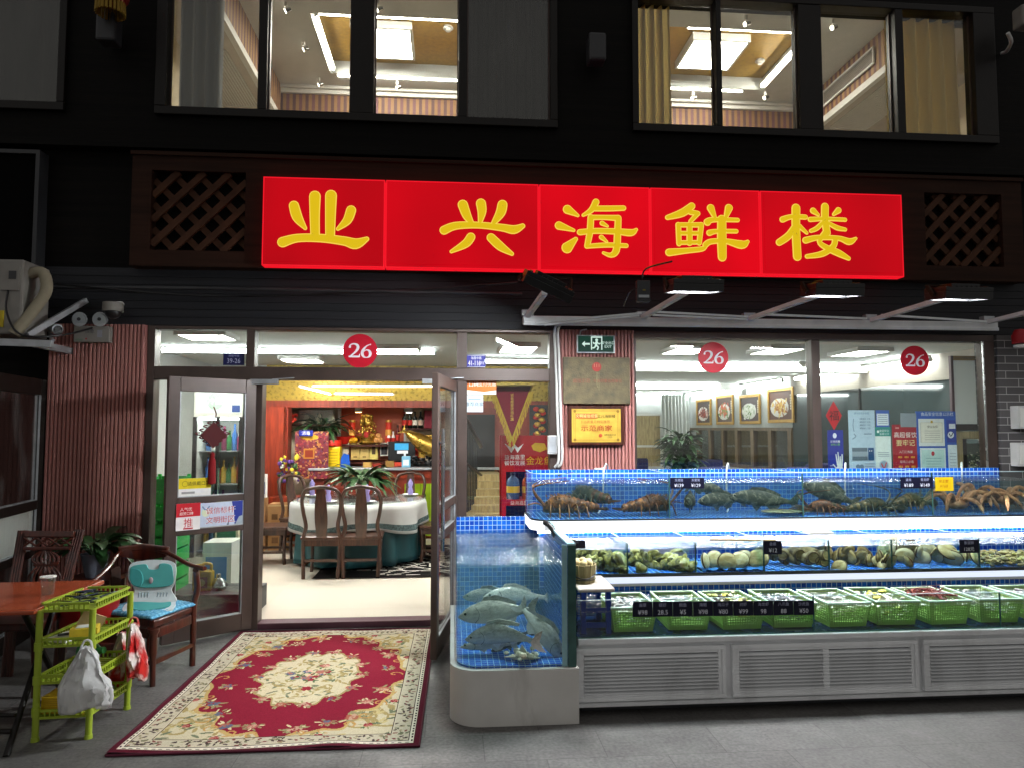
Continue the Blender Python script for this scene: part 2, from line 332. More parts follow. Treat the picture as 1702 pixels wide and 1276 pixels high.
# pictures woven, printed or painted as a grid of coloured cells -------------
class Pic:
    def __init__(s, w, h, nx, ny, base):
        s.w, s.h, s.nx, s.ny = w, h, nx, ny; x = (np.arange(nx)+.5)*w/nx; y = (np.arange(ny)+.5)*h/ny
        s.X, s.Y = np.meshgrid(x, y); s.c = np.empty((ny, nx, 3)); s.c[:] = hexc(base)
    def put(s, mask, h): s.c[mask] = hexc(h) if isinstance(h, str) else h
    def ell(s, x, y, a, b, h, ang=0, keep=None):
        dx, dy = s.X-x, s.Y-y; ca, sa = cos(ang), sin(ang); u = (dx*ca+dy*sa)/a; v = (-dx*sa+dy*ca)/b; m = u*u+v*v < 1
        if keep is not None: m &= keep
        s.put(m, h)
    def rect(s, x0, y0, x1, y1, h): s.put((s.X > x0)&(s.X < x1)&(s.Y > y0)&(s.Y < y1), h)
    def line(s, pts, w, h, keep=None):
        w0 = w
        for i, (p, q) in enumerate(zip(pts[:-1], pts[1:])):
            if isinstance(w0, (list, tuple)): w = w0[i]
            dx, dy = q[0]-p[0], q[1]-p[1]; L = dx*dx+dy*dy or 1e-12; t = np.clip(((s.X-p[0])*dx+(s.Y-p[1])*dy)/L, 0, 1)
            m = (s.X-p[0]-t*dx)**2+(s.Y-p[1]-t*dy)**2 < (w/2)**2
            if keep is not None: m &= keep
            s.put(m, h)
    def flower(s, x, y, r, c1, c2, rng, leaf='#5a6a4a', keep=None, nl=6):
        for k in range(nl):
            a = rng.uniform(0, 2*pi); d = r*rng.uniform(1.0, 1.7); s.ell(x+d*cos(a), y+d*sin(a), r*.62, r*.2, rng.choice([leaf, '#8a8a62', '#c9bd95', leaf]), a+rng.uniform(-.6, .6), keep)
        for k in range(6):
            a = k*pi/3+rng.uniform(0, .5); s.ell(x+r*.55*cos(a), y+r*.55*sin(a), r*.5, r*.4, rng.choice([c1, c2, c1]), a, keep)
        s.ell(x, y, r*.42, r*.42, c2, 0, keep); s.ell(x, y, r*.2, r*.2, c1, 0, keep)
    def grain(s, k, rng): s.c *= 1+k*(np.random.default_rng(rng).random((s.ny, s.nx, 1))-.5)
    def build(s, name, mat, o, ux=(1,0,0), uy=(0,0,1), parent=None, disp=None):
        o, ux, uy = Vector(o), Vector(ux), Vector(uy); off = ORG.get(parent.name, Vector((0,0,0))) if parent is not None else Vector((0,0,0))
        gx = np.linspace(0, s.w, s.nx+1); gy = np.linspace(0, s.h, s.ny+1); GX, GY = np.meshgrid(gx, gy)
        co = np.array(o-off)[None, None]+GX[..., None]*np.array(ux)+GY[..., None]*np.array(uy)
        if disp is not None: co = co+disp(GX, GY)[..., None]*np.array(ux.cross(uy))
        me = bpy.data.meshes.new(name); w = s.nx+1; i = (np.arange(s.ny)[:, None]*w+np.arange(s.nx)[None]).ravel(); q = np.stack([i, i+1, i+w+1, i+w], 1)
        me.vertices.add(co.shape[0]*co.shape[1]); me.vertices.foreach_set('co', co.reshape(-1).astype(np.float32)); me.loops.add(q.size); me.loops.foreach_set('vertex_index', q.ravel().astype(np.int32))
        me.polygons.add(len(q)); me.polygons.foreach_set('loop_start', np.arange(0, q.size, 4).astype(np.int32)); me.update()
        at_ = me.color_attributes.new('Col', 'FLOAT_COLOR', 'CORNER'); c4 = np.ones((len(q), 4, 4), np.float32); c4[:, :, :3] = s.c.reshape(-1, 1, 3); at_.data.foreach_set('color', c4.ravel())
        me.materials.append(MATS[mat]); me.validate(); ob = bpy.data.objects.new(name, me); COL.objects.link(ob); ORG[ob.name] = off
        if parent is not None: ob.parent = parent
        return ob
def drape(name, h, k):
    m, n, l, b_ = newmat(name); b_.inputs['Base Color'].default_value = hexc(h)+(1,); b_.inputs['Roughness'].default_value = .9
    t = nd(n, 'BsdfTranslucent'); t.inputs[0].default_value = hexc(h)+(1,); mx = nd(n, 'MixShader'); mx.inputs[0].default_value = k; l.new(b_.outputs[0], mx.inputs[1]); l.new(t.outputs[0], mx.inputs[2]); l.new(mx.outputs[0], n['Material Output'].inputs[0])
# ------------------------------------------------------------------ surfaces used all over
pbr('cladding', '#0c0a08', .6, var=.5, scale=3, stretch=(.15, 1, 9), bump=.4, bscale=30, spec=.1)
pbr('cladding_low', '#212226', .55, var=.25, scale=3, stretch=(.2, 1, 12), bump=.2, bscale=24, spec=.25)
pbr('lattice_wood', '#4a3022', .7, var=.2, spec=.15); pbr('sign_wood', '#2f1d15', .7, var=.25, scale=8, stretch=(.2, 1, 4), spec=.12)
grimy('flute', '#a26b64', '#6d463f', .55, .45, 2.2)
pbr('alu_dark', '#14100d', .4, var=.2, spec=.25)
pbr('alu_brown', '#4a3d38', .38, metal=.25, var=.14, scale=6)
pbr('alu_plum', '#50303a', .4, metal=.2, var=.14, scale=6)
pbr('steel', '#b9bbbc', .25, metal=1, var=.1)
pbr('galv', '#a7abaf', .42, metal=.55, var=.12, scale=14)
pbr('white_paint', '#c9c9c6', .5, var=.05, scale=6, bump=.03)
pbr('offwhite', '#d8d6d0', .55, var=.04)
pbr('ceiling_white', '#cfd2cf', .7, var=.03)
pbr('cream_wall', '#cdbfa3', .7, var=.05)
pbr('grey_wall', '#b8bab8', .7, var=.05)
pbr('soffit_tan', '#ada294', .6, var=.06)
pbr('gold_paper', '#a58a2e', .28, metal=.35, var=.18, scale=22, bump=.25, bscale=120)
pbr('gold_ceil', '#a8842f', .38, metal=.3, var=.12, scale=20, bump=.1)
pbr('black_plastic', '#101012', .35, var=.1)
pbr('dark_grey', '#2c2d30', .5, var=.15)
pbr('plum_panel', '#7d2f20', .35, var=.2, scale=5, stretch=(1, 1, .2))
wood('rosewood', '#2a0f0a', '#4f2013', .28, 3)
wood('dining_wood', '#2c1a12', '#4d3023', .35, 3)
wood('red_wood', '#6c2414', '#94381f', .3, 2)
wood('table_red', '#8e3a20', '#a94e2c', .22, 2, (.12, 1, 1))
wood('pale_wood', '#8d7a52', '#b39e70', .6, 3)
pbr('gold', '#c9a24a', .28, metal=.9, var=.25, scale=16, bump=.3, bscale=40)
pbr('gold_frame', '#b98d3a', .4, metal=.5, var=.15)
pbr('carton', '#a67c4e', .8, var=.1, scale=7, bump=.05)
pbr('leaf_dark', '#22401f', .4, var=.35, scale=14)
pbr('leaf_mid', '#3a5a34', .42, var=.35, scale=14)
glass('window_glass', (.9, .93, .91), .05, .6, 0, dirt=.02)
glass('upper_glass', (.9, .9, .86), .05, .5, 0, dirt=.03)
glass('door_glass', (.93, .95, .94), .06, .6, 0, dirt=.09)
glass('tank_glass', (.95, .985, .98), .05, .6)
glass('clear_plastic', (.93, .95, .95), .08, .6, .1)
pbr('glass_edge', '#3c5f5a', .2, var=.2)
pbr('awning_white', '#e2e5e7', .45, var=.08, scale=8); emit('tube_light', (1, .97, .9), 72); emit('tube_strip', (1, .97, .85), 6)
emit('tube_cool', (.93, .98, 1), 48)
emit('lamp_panel', (1, .98, .93), 42); emit('entry_panel', (1, .95, .87), 92); drape('frosted', '#cfd1cf', .65); pbr('dull_white', '#7f7c76', .55, var=.1, scale=7); wood('window_wood', '#4c3a24', '#6d5636', .5, 3)
emit('spot_glow', (1, .93, .8), 9)
attrmat('woven', .95, .05); attrmat('print', .45, .3); attrmat('painted', .35, .4)
def brickmat():
    m, n, l, b = newmat('grey_brick'); ge = nd(n, 'NewGeometry'); s = nd(n, 'SeparateXYZ'); c = nd(n, 'CombineXYZ'); l.new(ge.outputs['Position'], s.inputs[0]); l.new(s.outputs[0], c.inputs[0]); l.new(s.outputs[2], c.inputs[1])
    t = nd(n, 'TexBrick'); t.offset = .5; t.inputs['Scale'].default_value = 1; t.inputs['Mortar Size'].default_value = .0035; t.inputs['Brick Width'].default_value = .24; t.inputs['Row Height'].default_value = .068
    t.inputs['Color1'].default_value = hexc('#4c4a4b')+(1,); t.inputs['Color2'].default_value = hexc('#5a5757')+(1,); t.inputs['Mortar'].default_value = hexc('#a9a6a4')+(1,)
    l.new(c.outputs[0], t.inputs[0]); l.new(t.outputs[0], b.inputs['Base Color']); b.inputs['Roughness'].default_value = .7
brickmat()
def pavemat():
    m, n, l, b = newmat('pavement'); ge = nd(n, 'NewGeometry'); t = nd(n, 'TexBrick'); t.offset = .5; t.inputs['Scale'].default_value = 1
    mp = nd(n, 'Mapping'); mp.inputs['Location'].default_value = (.13, .05, 0); l.new(ge.outputs['Position'], mp.inputs[0])
    t.inputs['Mortar Size'].default_value = .003; t.inputs['Mortar Smooth'].default_value = .3; t.inputs['Brick Width'].default_value = .6; t.inputs['Row Height'].default_value = .3
    t.inputs['Color1'].default_value = hexc('#545250')+(1,); t.inputs['Color2'].default_value = hexc('#5e5c5a')+(1,); t.inputs['Mortar'].default_value = hexc('#413f3d')+(1,)
    l.new(mp.outputs[0], t.inputs[0])
    n1 = nd(n, 'TexNoise'); n1.inputs['Scale'].default_value = 55; n1.inputs['Detail'].default_value = 6; l.new(ge.outputs['Position'], n1.inputs[0])
    n2 = nd(n, 'TexNoise'); n2.inputs['Scale'].default_value = 1.3; n2.inputs['Detail'].default_value = 6; n2.inputs['Roughness'].default_value = .65; l.new(ge.outputs['Position'], n2.inputs[0])
    def ramp(src, a, c): 
        r = nd(n, 'MapRange'); r.inputs[1].default_value = .3; r.inputs[2].default_value = .7; r.inputs[3].default_value = a; r.inputs[4].default_value = c; l.new(src.outputs[0], r.inputs[0]); return r
    a, c = ramp(n1, .66, 1.34), ramp(n2, .58, 1.22)
    mu = nd(n, 'Math', operation='MULTIPLY'); l.new(a.outputs[0], mu.inputs[0]); l.new(c.outputs[0], mu.inputs[1])
    n3 = nd(n, 'TexVoronoi'); n3.inputs['Scale'].default_value = 3.2; n3.inputs['Randomness'].default_value = 1; wv = nd(n, 'VectorMath', operation='ADD'); l.new(ge.outputs['Position'], wv.inputs[0]); sw = nd(n, 'VectorMath', operation='SCALE'); sw.inputs['Scale'].default_value = .35; l.new(n1.outputs['Color'], sw.inputs[0]); l.new(sw.outputs[0], wv.inputs[1]); l.new(wv.outputs[0], n3.inputs['Vector'])
    sp = nd(n, 'MapRange'); sp.inputs[1].default_value = .03; sp.inputs[2].default_value = .16; sp.inputs[3].default_value = .6; sp.inputs[4].default_value = 1; l.new(n3.outputs['Distance'], sp.inputs[0]); m4 = nd(n, 'Math', operation='MULTIPLY'); l.new(mu.outputs[0], m4.inputs[0]); l.new(sp.outputs[0], m4.inputs[1]); mu = m4
    sc = nd(n, 'VectorMath', operation='SCALE'); l.new(t.outputs[0], sc.inputs[0]); l.new(mu.outputs[0], sc.inputs['Scale']); l.new(sc.outputs[0], b.inputs['Base Color'])
    r = ramp(n2, .8, .36); l.new(r.outputs[0], b.inputs['Roughness'])
    bp = nd(n, 'Bump'); bp.inputs['Strength'].default_value = .25; bp.inputs['Distance'].default_value = .004; l.new(n1.outputs[0], bp.inputs['Height']); l.new(bp.outputs[0], b.inputs['Normal'])
pavemat()
mosaic('floor_tile', '#dfd7c6', '#e4dccb', '#c4b9a4', .8, .004, .1)
mosaic('blue_tile', '#063ca2', '#176ad6', '#a9cbe0', .034, .1, .1)
# ------------------------------------------------------------------ ground
struct(MB('pavement').add([(-40,-30,0),(40,-30,0),(40,30,0),(-40,30,0)], [(0,1,2,3)]).build('pavement'))
YF = 6.0
ZH = 2.43; SILL = 4.18; WTOP = 5.46
XL0, XL1, XR0, XR1, XE = -3.18, -2.45, .91, 1.54, 4.83
BLD = thing('restaurant_building', 'dark clad two storey restaurant building with glazed shopfront and lit upstairs windows', 'building', (0, 6, 0))
w = MB('cladding')
w.box(-9, 6.002, 2.9, 9, 6.25, SILL); w.box(-9, 6.002, WTOP, 9, 6.25, 7.2)
for a, b in ((-3.16, -2.45), (.9, 1.56), (4.95, 9)): w.box(a, 6.002, SILL, b, 6.25, WTOP)
w.box(-9, 5.88, 3.86, 9, 6.0, 3.93)
w.build('upper_wall', parent=BLD)
w = MB('cladding_low')
w.box(-9, 6.0, ZH, 9, 6.25, 2.9)
for k in range(7): w.box(-9, 5.985, ZH+.004+k*.066, 9, 5.999, ZH+.066+k*.066)
w.build('lower_cladding', parent=BLD)
w = MB('cladding'); w.box(-9, 6.02, 0, -3.2, 6.25, ZH-.002); w.build('side_wall', parent=BLD)
w = MB('grey_brick'); w.box(XE+.02, 5.97, 0, 9, 6.25, ZH-.003); w.build('brick_pier', parent=BLD)
w = MB('cladding_low'); w.box(XR1+.005, 6.03, 0, XE, 6.2, .55); w.build('window_plinth', parent=BLD)
def fluted(x0, x1):
    m = MB('flute'); n = int((x1-x0)/.03); p = (x1-x0)/n; pts = []
    for i in range(n):
        a = x0+i*p; pts += [(a+.003, 5.945), (a+.004, 5.928), (a+.009, 5.92), (a+p-.008, 5.92), (a+p-.003, 5.928), (a+p-.002, 5.945)]
    poly = [(x0, 6.2)]+[(x0, 5.945)]+pts+[(x1, 5.945), (x1, 6.2)]
    N = len(poly); vs = [(x, y, z) for z in (0, ZH-.004) for x, y in poly]
    m.add(vs, [(i, i+1, N+i+1, N+i) for i in range(N-1)]); m.build('fluted_column', parent=BLD)
fluted(XL0, XL1); fluted(XR0, XR1)
# upstairs windows --------------------------------------------------------
def upwin(x0, x1, panes):
    m = MB('alu_dark'); z0, z1 = SILL, WTOP; t = .05
    m.box(x0, 5.96, z0, x1, 6.1, z0+.07); m.box(x0, 5.96, z1-.06, x1, 6.1, z1)
    m.box(x0, 5.96, z0+.07, panes[0][0], 6.1, z1-.06); m.box(panes[-1][1], 5.96, z0+.07, x1, 6.1, z1-.06)
    for (a, b), (c, d) in zip(panes[:-1], panes[1:]): m.box(b, 5.965, z0+.07, c, 6.11, z1-.06)
    o = m.build('window', parent=BLD, bevel=.006)
    for i, (a, b) in enumerate(panes):
        y = 6.03 if i % 2 else 6.06
        MB('upper_glass').box(a-.002, y, z0+.068, b+.002, y+.006, z1-.058).build('pane', parent=o)
        q = MB('alu_brown'); q.box(a, y-.014, z0+.07, a+.012, y-.002, z1-.06); q.box(b-.012, y-.014, z0+.07, b, y-.002, z1-.06); q.box(a+.012, y-.014, z0+.07, b-.012, y-.002, z0+.082); q.build('sash', parent=o)
ux = lambda p: at(p, 130, 6).x
upwin(-2.45, .9, [(ux(a), ux(b)) for a, b in ((279, 430), (445, 583), (622, 762), (776, 914))])
upwin(1.56, 4.95, [(ux(a), ux(b)) for a, b in ((1060, 1189), (1198, 1326), (1364, 1487), (1500, 1616))])
upwin(-5.6, -3.16, [(-5.5, -4.4), (-4.35, -3.22)])
# upstairs rooms ------------------------------------------------------------
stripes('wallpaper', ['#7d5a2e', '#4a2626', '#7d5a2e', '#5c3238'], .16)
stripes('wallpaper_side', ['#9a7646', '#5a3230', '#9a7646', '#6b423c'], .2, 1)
CZ = 5.95
def duct(xf, xw, zl, name):
    s = 1 if xw > xf else -1
    q = MB('wallpaper_side'); q.box(xf, 6.3, zl+.08, xf+s*.02, 9.05, CZ); q.build(name, parent=BLD)
    q = MB('offwhite'); q.box(xf-s*.03, 6.3, zl, xf+s*.03, 9.05, zl+.078); q.build('duct_trim', parent=BLD)
    q = MB('soffit_tan'); q.box(xf+s*.03, 6.3, zl+.01, xw, 9.05, zl+.05); q.build('duct_underside', parent=BLD)
    g = MB('offwhite'); a, b = xf+s*.14, xf+s*.62; g.box(a, 7.3, zl-.006, b, 7.32, zl+.009); g.box(a, 8.58, zl-.006, b, 8.6, zl+.009)
    for k in range(16): x = a+(b-a)*k/15; g.box(x-.008, 7.32, zl-.006, x+.008, 8.58, zl+.008)
    g.build('return_grille', parent=BLD)
def uproom(x0, x1, tx0, tx1, ty0, ty1, by, lamp, ductL=None, ductR=None, spots=()):
    q = MB('wallpaper'); q.box(x0, by, 4.9, x1, by+.1, CZ); q.build('back_wall', parent=BLD)
    q = MB('cream_wall'); q.box(x0-.1, 6.3, 3.3, x0, by, CZ+.3); q.box(x1, 6.3, 3.3, x1+.1, by, CZ+.3); q.box(x0, by, 3.3, x1, by+.1, 4.898); q.build('room_wall', parent=BLD)
    q = MB('ceiling_white')
    q.box(x0, 6.26, CZ, x1, ty0, CZ+.05); q.box(x0, ty1, CZ, x1, by+.1, CZ+.05); q.box(x0, ty0, CZ, tx0, ty1, CZ+.05); q.box(tx1, ty0, CZ, x1, ty1, CZ+.05)
    for a in ((tx0-.05, ty0-.05, tx1+.05, ty0), (tx0-.05, ty1, tx1+.05, ty1+.05), (tx0-.05, ty0, tx0, ty1), (tx1, ty0, tx1+.05, ty1)): q.box(a[0], a[1], CZ+.051, a[2], a[3], CZ+.16)
    q.build('room_ceiling', parent=BLD)
    q = MB('gold_ceil'); q.box(tx0-.05, ty0-.05, CZ+.161, tx1+.05, ty1+.05, CZ+.2); q.build('ceiling_tray', parent=BLD)
    q = MB('offwhite'); q.box(x0, by-.04, CZ-.09, x1, by-.002, CZ-.001); q.box(x0, by-.08, CZ-.04, x1, by-.041, CZ-.002); q.build('cornice', parent=BLD)
    q = MB('offwhite'); q.box(x0, 6.3, 3.2, x1, by, 3.3); q.build('upper_floor', parent=BLD)
    if ductL: duct(ductL, x0, 5.44, 'duct_face')
    if ductR: duct(ductR, x1, 5.44, 'duct_face')
def tubelamp(name, p, q, label, mat='tube_light', r=.014, group=None):
    p, q = Vector(p), Vector(q); t = thing(name, label, 'light', (p+q)/2, group)
    d = (q-p).normalized()
    b = MB('offwhite'); up = Vector((0, 0, r*1.7)); b.bar(p+up, q+up, .05, r*1.2); b.cyl(p-d*.02, p, r*1.2, n=8); b.cyl(q, q+d*.02, r*1.2, n=8); b.build('batten', parent=t)
    MB(mat).cyl(p, q, r, n=10).build('tube', parent=t, smooth=60)
    return t
def panel_lamp(p, sx, sy, label, mat='lamp_panel', cat='light', name='ceiling_light', group=None, t=.05):
    o = thing(name, label, cat, p, group); x, y, z = p
    f = MB('offwhite'); f.box(x-sx/2-.03, y-sy/2-.03, z-t, x-sx/2, y+sy/2+.03, z); f.box(x+sx/2, y-sy/2-.03, z-t, x+sx/2+.03, y+sy/2+.03, z)
    f.box(x-sx/2, y-sy/2-.03, z-t, x+sx/2, y-sy/2, z); f.box(x-sx/2, y+sy/2, z-t, x+sx/2, y+sy/2+.03, z); f.box(x-sx/2, y-sy/2, z-.006, x+sx/2, y+sy/2, z-.001); f.build('housing', parent=o, bevel=.008)
    MB(mat).box(x-sx/2, y-sy/2, z-t+.004, x+sx/2, y+sy/2, z-.008).build('diffuser', parent=o)
    return o
def spotlamp(p, label, group):
    o = thing('spotlight', label, 'light', p, group); p = Vector(p)
    MB('offwhite').cyl(p, p+Vector((0, 0, -.05)), .016, n=10).build('mount', parent=o)
    q = p+Vector((.0, .02, -.08)); MB('steel').cyl(q+Vector((.05, 0, .02)), q, .018, .026).build('can', parent=o); MB('spot_glow').cyl(q+Vector((-.004, 0, 0)), q+Vector((-.012, 0, -.004)), .024).build('lens', parent=o)
uproom(-2.75, 1.15, -1.5, .75, 7.42, 8.7, 9.1, None, ductL=-2.18)
uproom(1.35, 5.7, 1.75, 3.98, 7.35, 8.68, 9.08, None, ductR=4.68)
g = 'tube lights round the ceiling tray of the left upstairs room'
tz = CZ+.02
tubelamp('tube_light', (-1.42, 7.46, tz), (.7, 7.46, tz), 'long white tube along the near edge of the gold tray, left upstairs window')
tubelamp('tube_light', (-1.46, 7.5, tz), (-1.46, 8.64, tz), 'slanting white tube along the left edge of the gold tray, left upstairs window')
tubelamp('tube_light', (-1.42, 8.75, tz-.02), (.66, 8.75, tz-.02), 'white tube along the far edge of the gold tray, left upstairs window')
tubelamp('tube_light', (2.55, 7.38, tz), (3.9, 7.38, tz), 'white tube along the near edge of the gold tray, right upstairs window')
tubelamp('tube_light', (3.94, 7.46, tz), (3.94, 8.62, tz), 'slanting white tube along the right edge of the gold tray, right upstairs window')
tubelamp('tube_light', (2.35, 8.73, tz-.02), (3.72, 8.73, tz-.02), 'white tube along the far edge of the gold tray, right upstairs window')
panel_lamp((-.8, 8.1, CZ+.155), .62, .62, 'square bright ceiling light seen through the left upstairs window', t=.09)
panel_lamp((3.06, 8.03, CZ+.155), .62, .62, 'square bright ceiling light seen through the right upstairs window', t=.09)
gs = 'small ceiling spotlights in the upstairs rooms'
for px, py, w_ in ((475, 4, 'left'), (505, 70, 'left'), (530, 130, 'left'), (660, 135, 'left'), (628, 2, 'left'), (1240, 27, 'right'), (1385, 33, 'right'), (1152, 153, 'right'), (1272, 152, 'right')):
    spotlamp(atz(px, py, CZ), 'small ceiling spotlight behind the %s upstairs window' % w_, gs+', '+w_)
for px, py, w_ in ((745, 45, 'left'), (1263, 100, 'right')):
    p = atz(px, py, CZ+.16); MBo = MB('offwhite').lathe([(.001, 0), (.05, 0), (.06, -.02), (.035, -.03), (.03, -.05), (.001, -.055)], p, 14).build('smoke_detector', smooth=40); tag(MBo, 'round white smoke detector on the gold tray of the %s upstairs room' % w_, 'smoke detector')
p0, p1 = atx(1372, 150, 4.655), atx(1427, 88, 4.655)
o = thing('air_outlet', 'white framed air outlet set in the striped duct face, right upstairs room', 'vent', (4.655, (p0.y+p1.y)/2, 5.72))
q = MB('offwhite'); ya, yb = 7.35, 8.45
q.box(4.648, ya, 5.64, 4.668, yb, 5.66); q.box(4.648, ya, 5.82, 4.668, yb, 5.84); q.box(4.648, ya, 5.66, 4.668, ya+.02, 5.82); q.box(4.648, yb-.02, 5.66, 4.668, yb, 5.82); q.build('frame', parent=o)
q = MB('dark_grey'); q.box(4.664, ya+.02, 5.66, 4.672, yb-.02, 5.82); q.m = 'soffit_tan'
for k in range(7): q.box(4.654, ya+.02, 5.668+k*.022, 4.663, yb-.02, 5.675+k*.022)
q.build('slats', parent=o)
# curtains
drape('curtain_grey', '#a3a5a6', .55); drape('curtain_tan', '#e4d8ac', .85); drape('curtain_dark', '#161514', .1)
def curtain(x0, x1, y, z0, z1, mat, label, folds, amp=.035, seed=1):
    rng = random.Random(seed); ph = [rng.uniform(-.8, .8) for _ in range(folds+2)]
    def fn(u, v):
        k = u*folds; i = int(k); f = k-i; p = ph[i]*(1-f)+ph[i+1]*f
        return Vector((x0+(x1-x0)*(u+.006*sin(v*5+p)), y+amp*sin(2*pi*k+p)+.012*sin(v*3+k), z0+(z1-z0)*v))
    o = MB(mat).grid(fn, folds*8, 8).build('curtain', smooth=180, solid=.004); tag(o, label, 'curtain'); return o
curtain(ux(275), ux(352), 6.25, 3.5, 5.85, 'curtain_grey', 'grey curtain drawn to the left end of the left upstairs window', 4, .06, seed=2)
curtain(ux(776), ux(922), 6.22, 3.5, 5.85, 'curtain_dark', 'dark grey curtain filling the right end of the left upstairs window', 9, .05, seed=3)
curtain(ux(1056), ux(1128), 6.25, 3.5, 5.85, 'curtain_tan', 'tan curtain at the left end of the right upstairs window', 5, .06, seed=4)
curtain(ux(1506), ux(1622), 6.25, 3.5, 5.85, 'curtain_tan', 'tan curtain at the right end of the right upstairs window', 5, .07, seed=5)
curtain(-5.4, -3.25, 6.3, 3.5, 5.85, 'curtain_dark', 'dark curtain behind the unlit far left upstairs window', 12, .02, seed=6)
# ------------------------------------------------------------------ shopfront frames
gx = lambda p, y=700: at(p, y, 6).x
FZ = at(590, 619, 6).z            # middle of the cross member
fr = MB('alu_brown')
JL0, JL1 = XL1+.003, gx(256); M1a, M1b = gx(408), gx(422); DL0, DL1 = gx(421), gx(437); DR0, DR1 = gx(753), gx(776); ER0, ER1 = gx(913), XR0-.003
TZ0, TZ1, TT = 1.995, 2.10, 2.40
fr.box(JL0, 5.97, .0, JL1, 6.09, ZH-.004)
fr.box(ER0, 5.97, 0, ER1, 6.09, ZH-.004)
fr.box(JL1, 5.97, TZ0, ER0, 6.09, TZ1); fr.box(JL1, 5.97, TT, ER0, 6.09, ZH-.004)
fr.box(M1a, 5.972, TZ1, M1b, 6.09, TT); fr.box(DR0+.03, 5.972, TZ1, DR1, 6.09, TT)
fr.box(DL0, 5.965, 0, DL1, 6.095, TZ0); fr.box(DR0, 5.965, 0, DR1, 6.095, TZ0)
fr.box(JL1, 5.972, 0, DL0, 6.09, .09); fr.box(DR1, 5.972, 0, ER0, 6.09, .09)
FR = fr.build('shopfront_frame', parent=BLD, bevel=.004)
def pane(x0, x1, z0, z1, y=6.03, mat='window_glass'): MB(mat).box(x0-.003, y, z0-.003, x1+.003, y+.008, z1+.003).build('pane', parent=FR)
pane(JL1, M1a, TZ1, TT); pane(M1b, DR0+.03, TZ1, TT); pane(DR1, ER0, TZ1, TT); pane(JL1, DL0, .09, TZ0); pane(DR1, ER0, .09, TZ0)
th = MB('alu_plum'); th.box(DL1, 5.96, 0, DR0, 6.1, .05); th.build('threshold', parent=BLD, bevel=.004)
f2 = MB('alu_brown'); WA0, WB0, WB1, WC = XR1+.01, gx(1350), gx(1364), gx(1638)
f2.box(WA0, 5.98, 2.37, XE, 6.09, ZH-.004); f2.box(WA0, 5.98, .55, XE, 6.09, .6); f2.box(WB0, 5.982, .6, WB1, 6.09, 2.37); f2.box(WC, 5.982, .6, XE, 6.09, 2.37); f2.box(WA0, 5.982, .6, WA0+.02, 6.09, 2.37)
f2.m = 'steel'; f2.box(WC-.012, 5.978, .6, WC-.002, 6.0, 2.37)
F2 = f2.build('display_window', parent=BLD, bevel=.004)
for a, b in ((WA0+.02, WB0), (WB1, WC)): MB('window_glass').box(a-.003, 6.03, .597, b+.003, 6.038, 2.373).build('pane', parent=F2)
# door leaves -------------------------------------------------------------
def leaf(hinge, free, h, rails, z0=.02, rail_mat='alu_brown', thick=.045, stile=.085):
    "glazed leaf hinged at one floor point and reaching to the other"
    hx, fx = Vector(hinge+(0,)), Vector(free+(0,)); d = fx-hx; L = d.length; d.normalize(); nrm = Vector((-d.y, d.x, 0))
    M = Matrix.Translation(hx)@Matrix(((d.x, nrm.x, 0, 0), (d.y, nrm.y, 0, 0), (0, 0, 1, 0), (0, 0, 0, 1)))
    m = MB(rail_mat); m.box(0, -thick/2, z0, stile, thick/2, h); m.box(L-stile, -thick/2, z0, L, thick/2, h)
    for a, b in rails: m.box(stile, -thick/2+.001, a, L-stile, thick/2-.001, b)
    m.rot(M); o = m.build('door', parent=BLD, bevel=.004)
    for (a, b), (c, e) in zip(rails[:-1], rails[1:]):
        g_ = MB('door_glass').box(stile-.003, -.004, b-.003, L-stile+.003, .004, c+.003).rot(M); g_.build('pane', parent=o)
        q = MB('galv')
        for s in (-1, 1): q.box(stile, s*.006, b, stile+.006, s*.02, c); q.box(L-stile-.006, s*.006, b, L-stile, s*.02, c); q.box(stile+.006, s*.006, b, L-stile-.006, s*.02, b+.006)
        q.rot(M).build('bead', parent=o)
    return o, M, L
DHL = (-1.585, 5.955)
e = atz(266, 1076, .0); DFL = (e.x, e.y)
LEAF, LM, LL = leaf(DHL, DFL, 1.99, [(.02, .15), (.80, .845), (1.035, 1.085), (1.88, 1.99)])
MB('alu_plum').box(.0, -.0236, .022, LL, -.0226, .148).rot(LM).build('kick_plate', parent=LEAF)
LEAF2, RM, RL = leaf((.03, 5.955), (-.115, 5.03), 1.99, [(.02, .15), (.80, .86), (1.0, 1.06), (1.9, 1.99)])
q = MB('steel'); q.cyl((RL-.05, .05, .75), (RL-.05, .05, 1.6), .014, n=10); q.cyl((RL-.05, .02, .85), (RL-.05, .05, .85), .01); q.cyl((RL-.05, .02, 1.5), (RL-.05, .05, 1.5), .01); q.rot(RM).build('handle', parent=LEAF2, smooth=40)
LEAF3, NM, NL = leaf((-3.215, 5.94), (-3.08, 5.05), 1.98, [(.02, .15), (.62, .68), (.98, 1.05), (1.86, 1.98)], rail_mat='alu_dark')
MB('offwhite').box(.085, -.008, .68, NL-.085, -.006, .98).rot(NM).build('white_panel', parent=LEAF3)
for q in ((-1.5, 5.93, 1.975), (-.12, 5.9, 1.985)): # door closers
    m = MB('galv'); m.box(q[0]-.12, q[1]-.02, q[2]-.02, q[0]+.1, q[1]+.02, q[2]+.02); m.bar((q[0]+.05, q[1], q[2]+.02), (q[0]+.22, 5.965, q[2]+.035), .02, .008); m.build('door_closer', parent=BLD, bevel=.003)
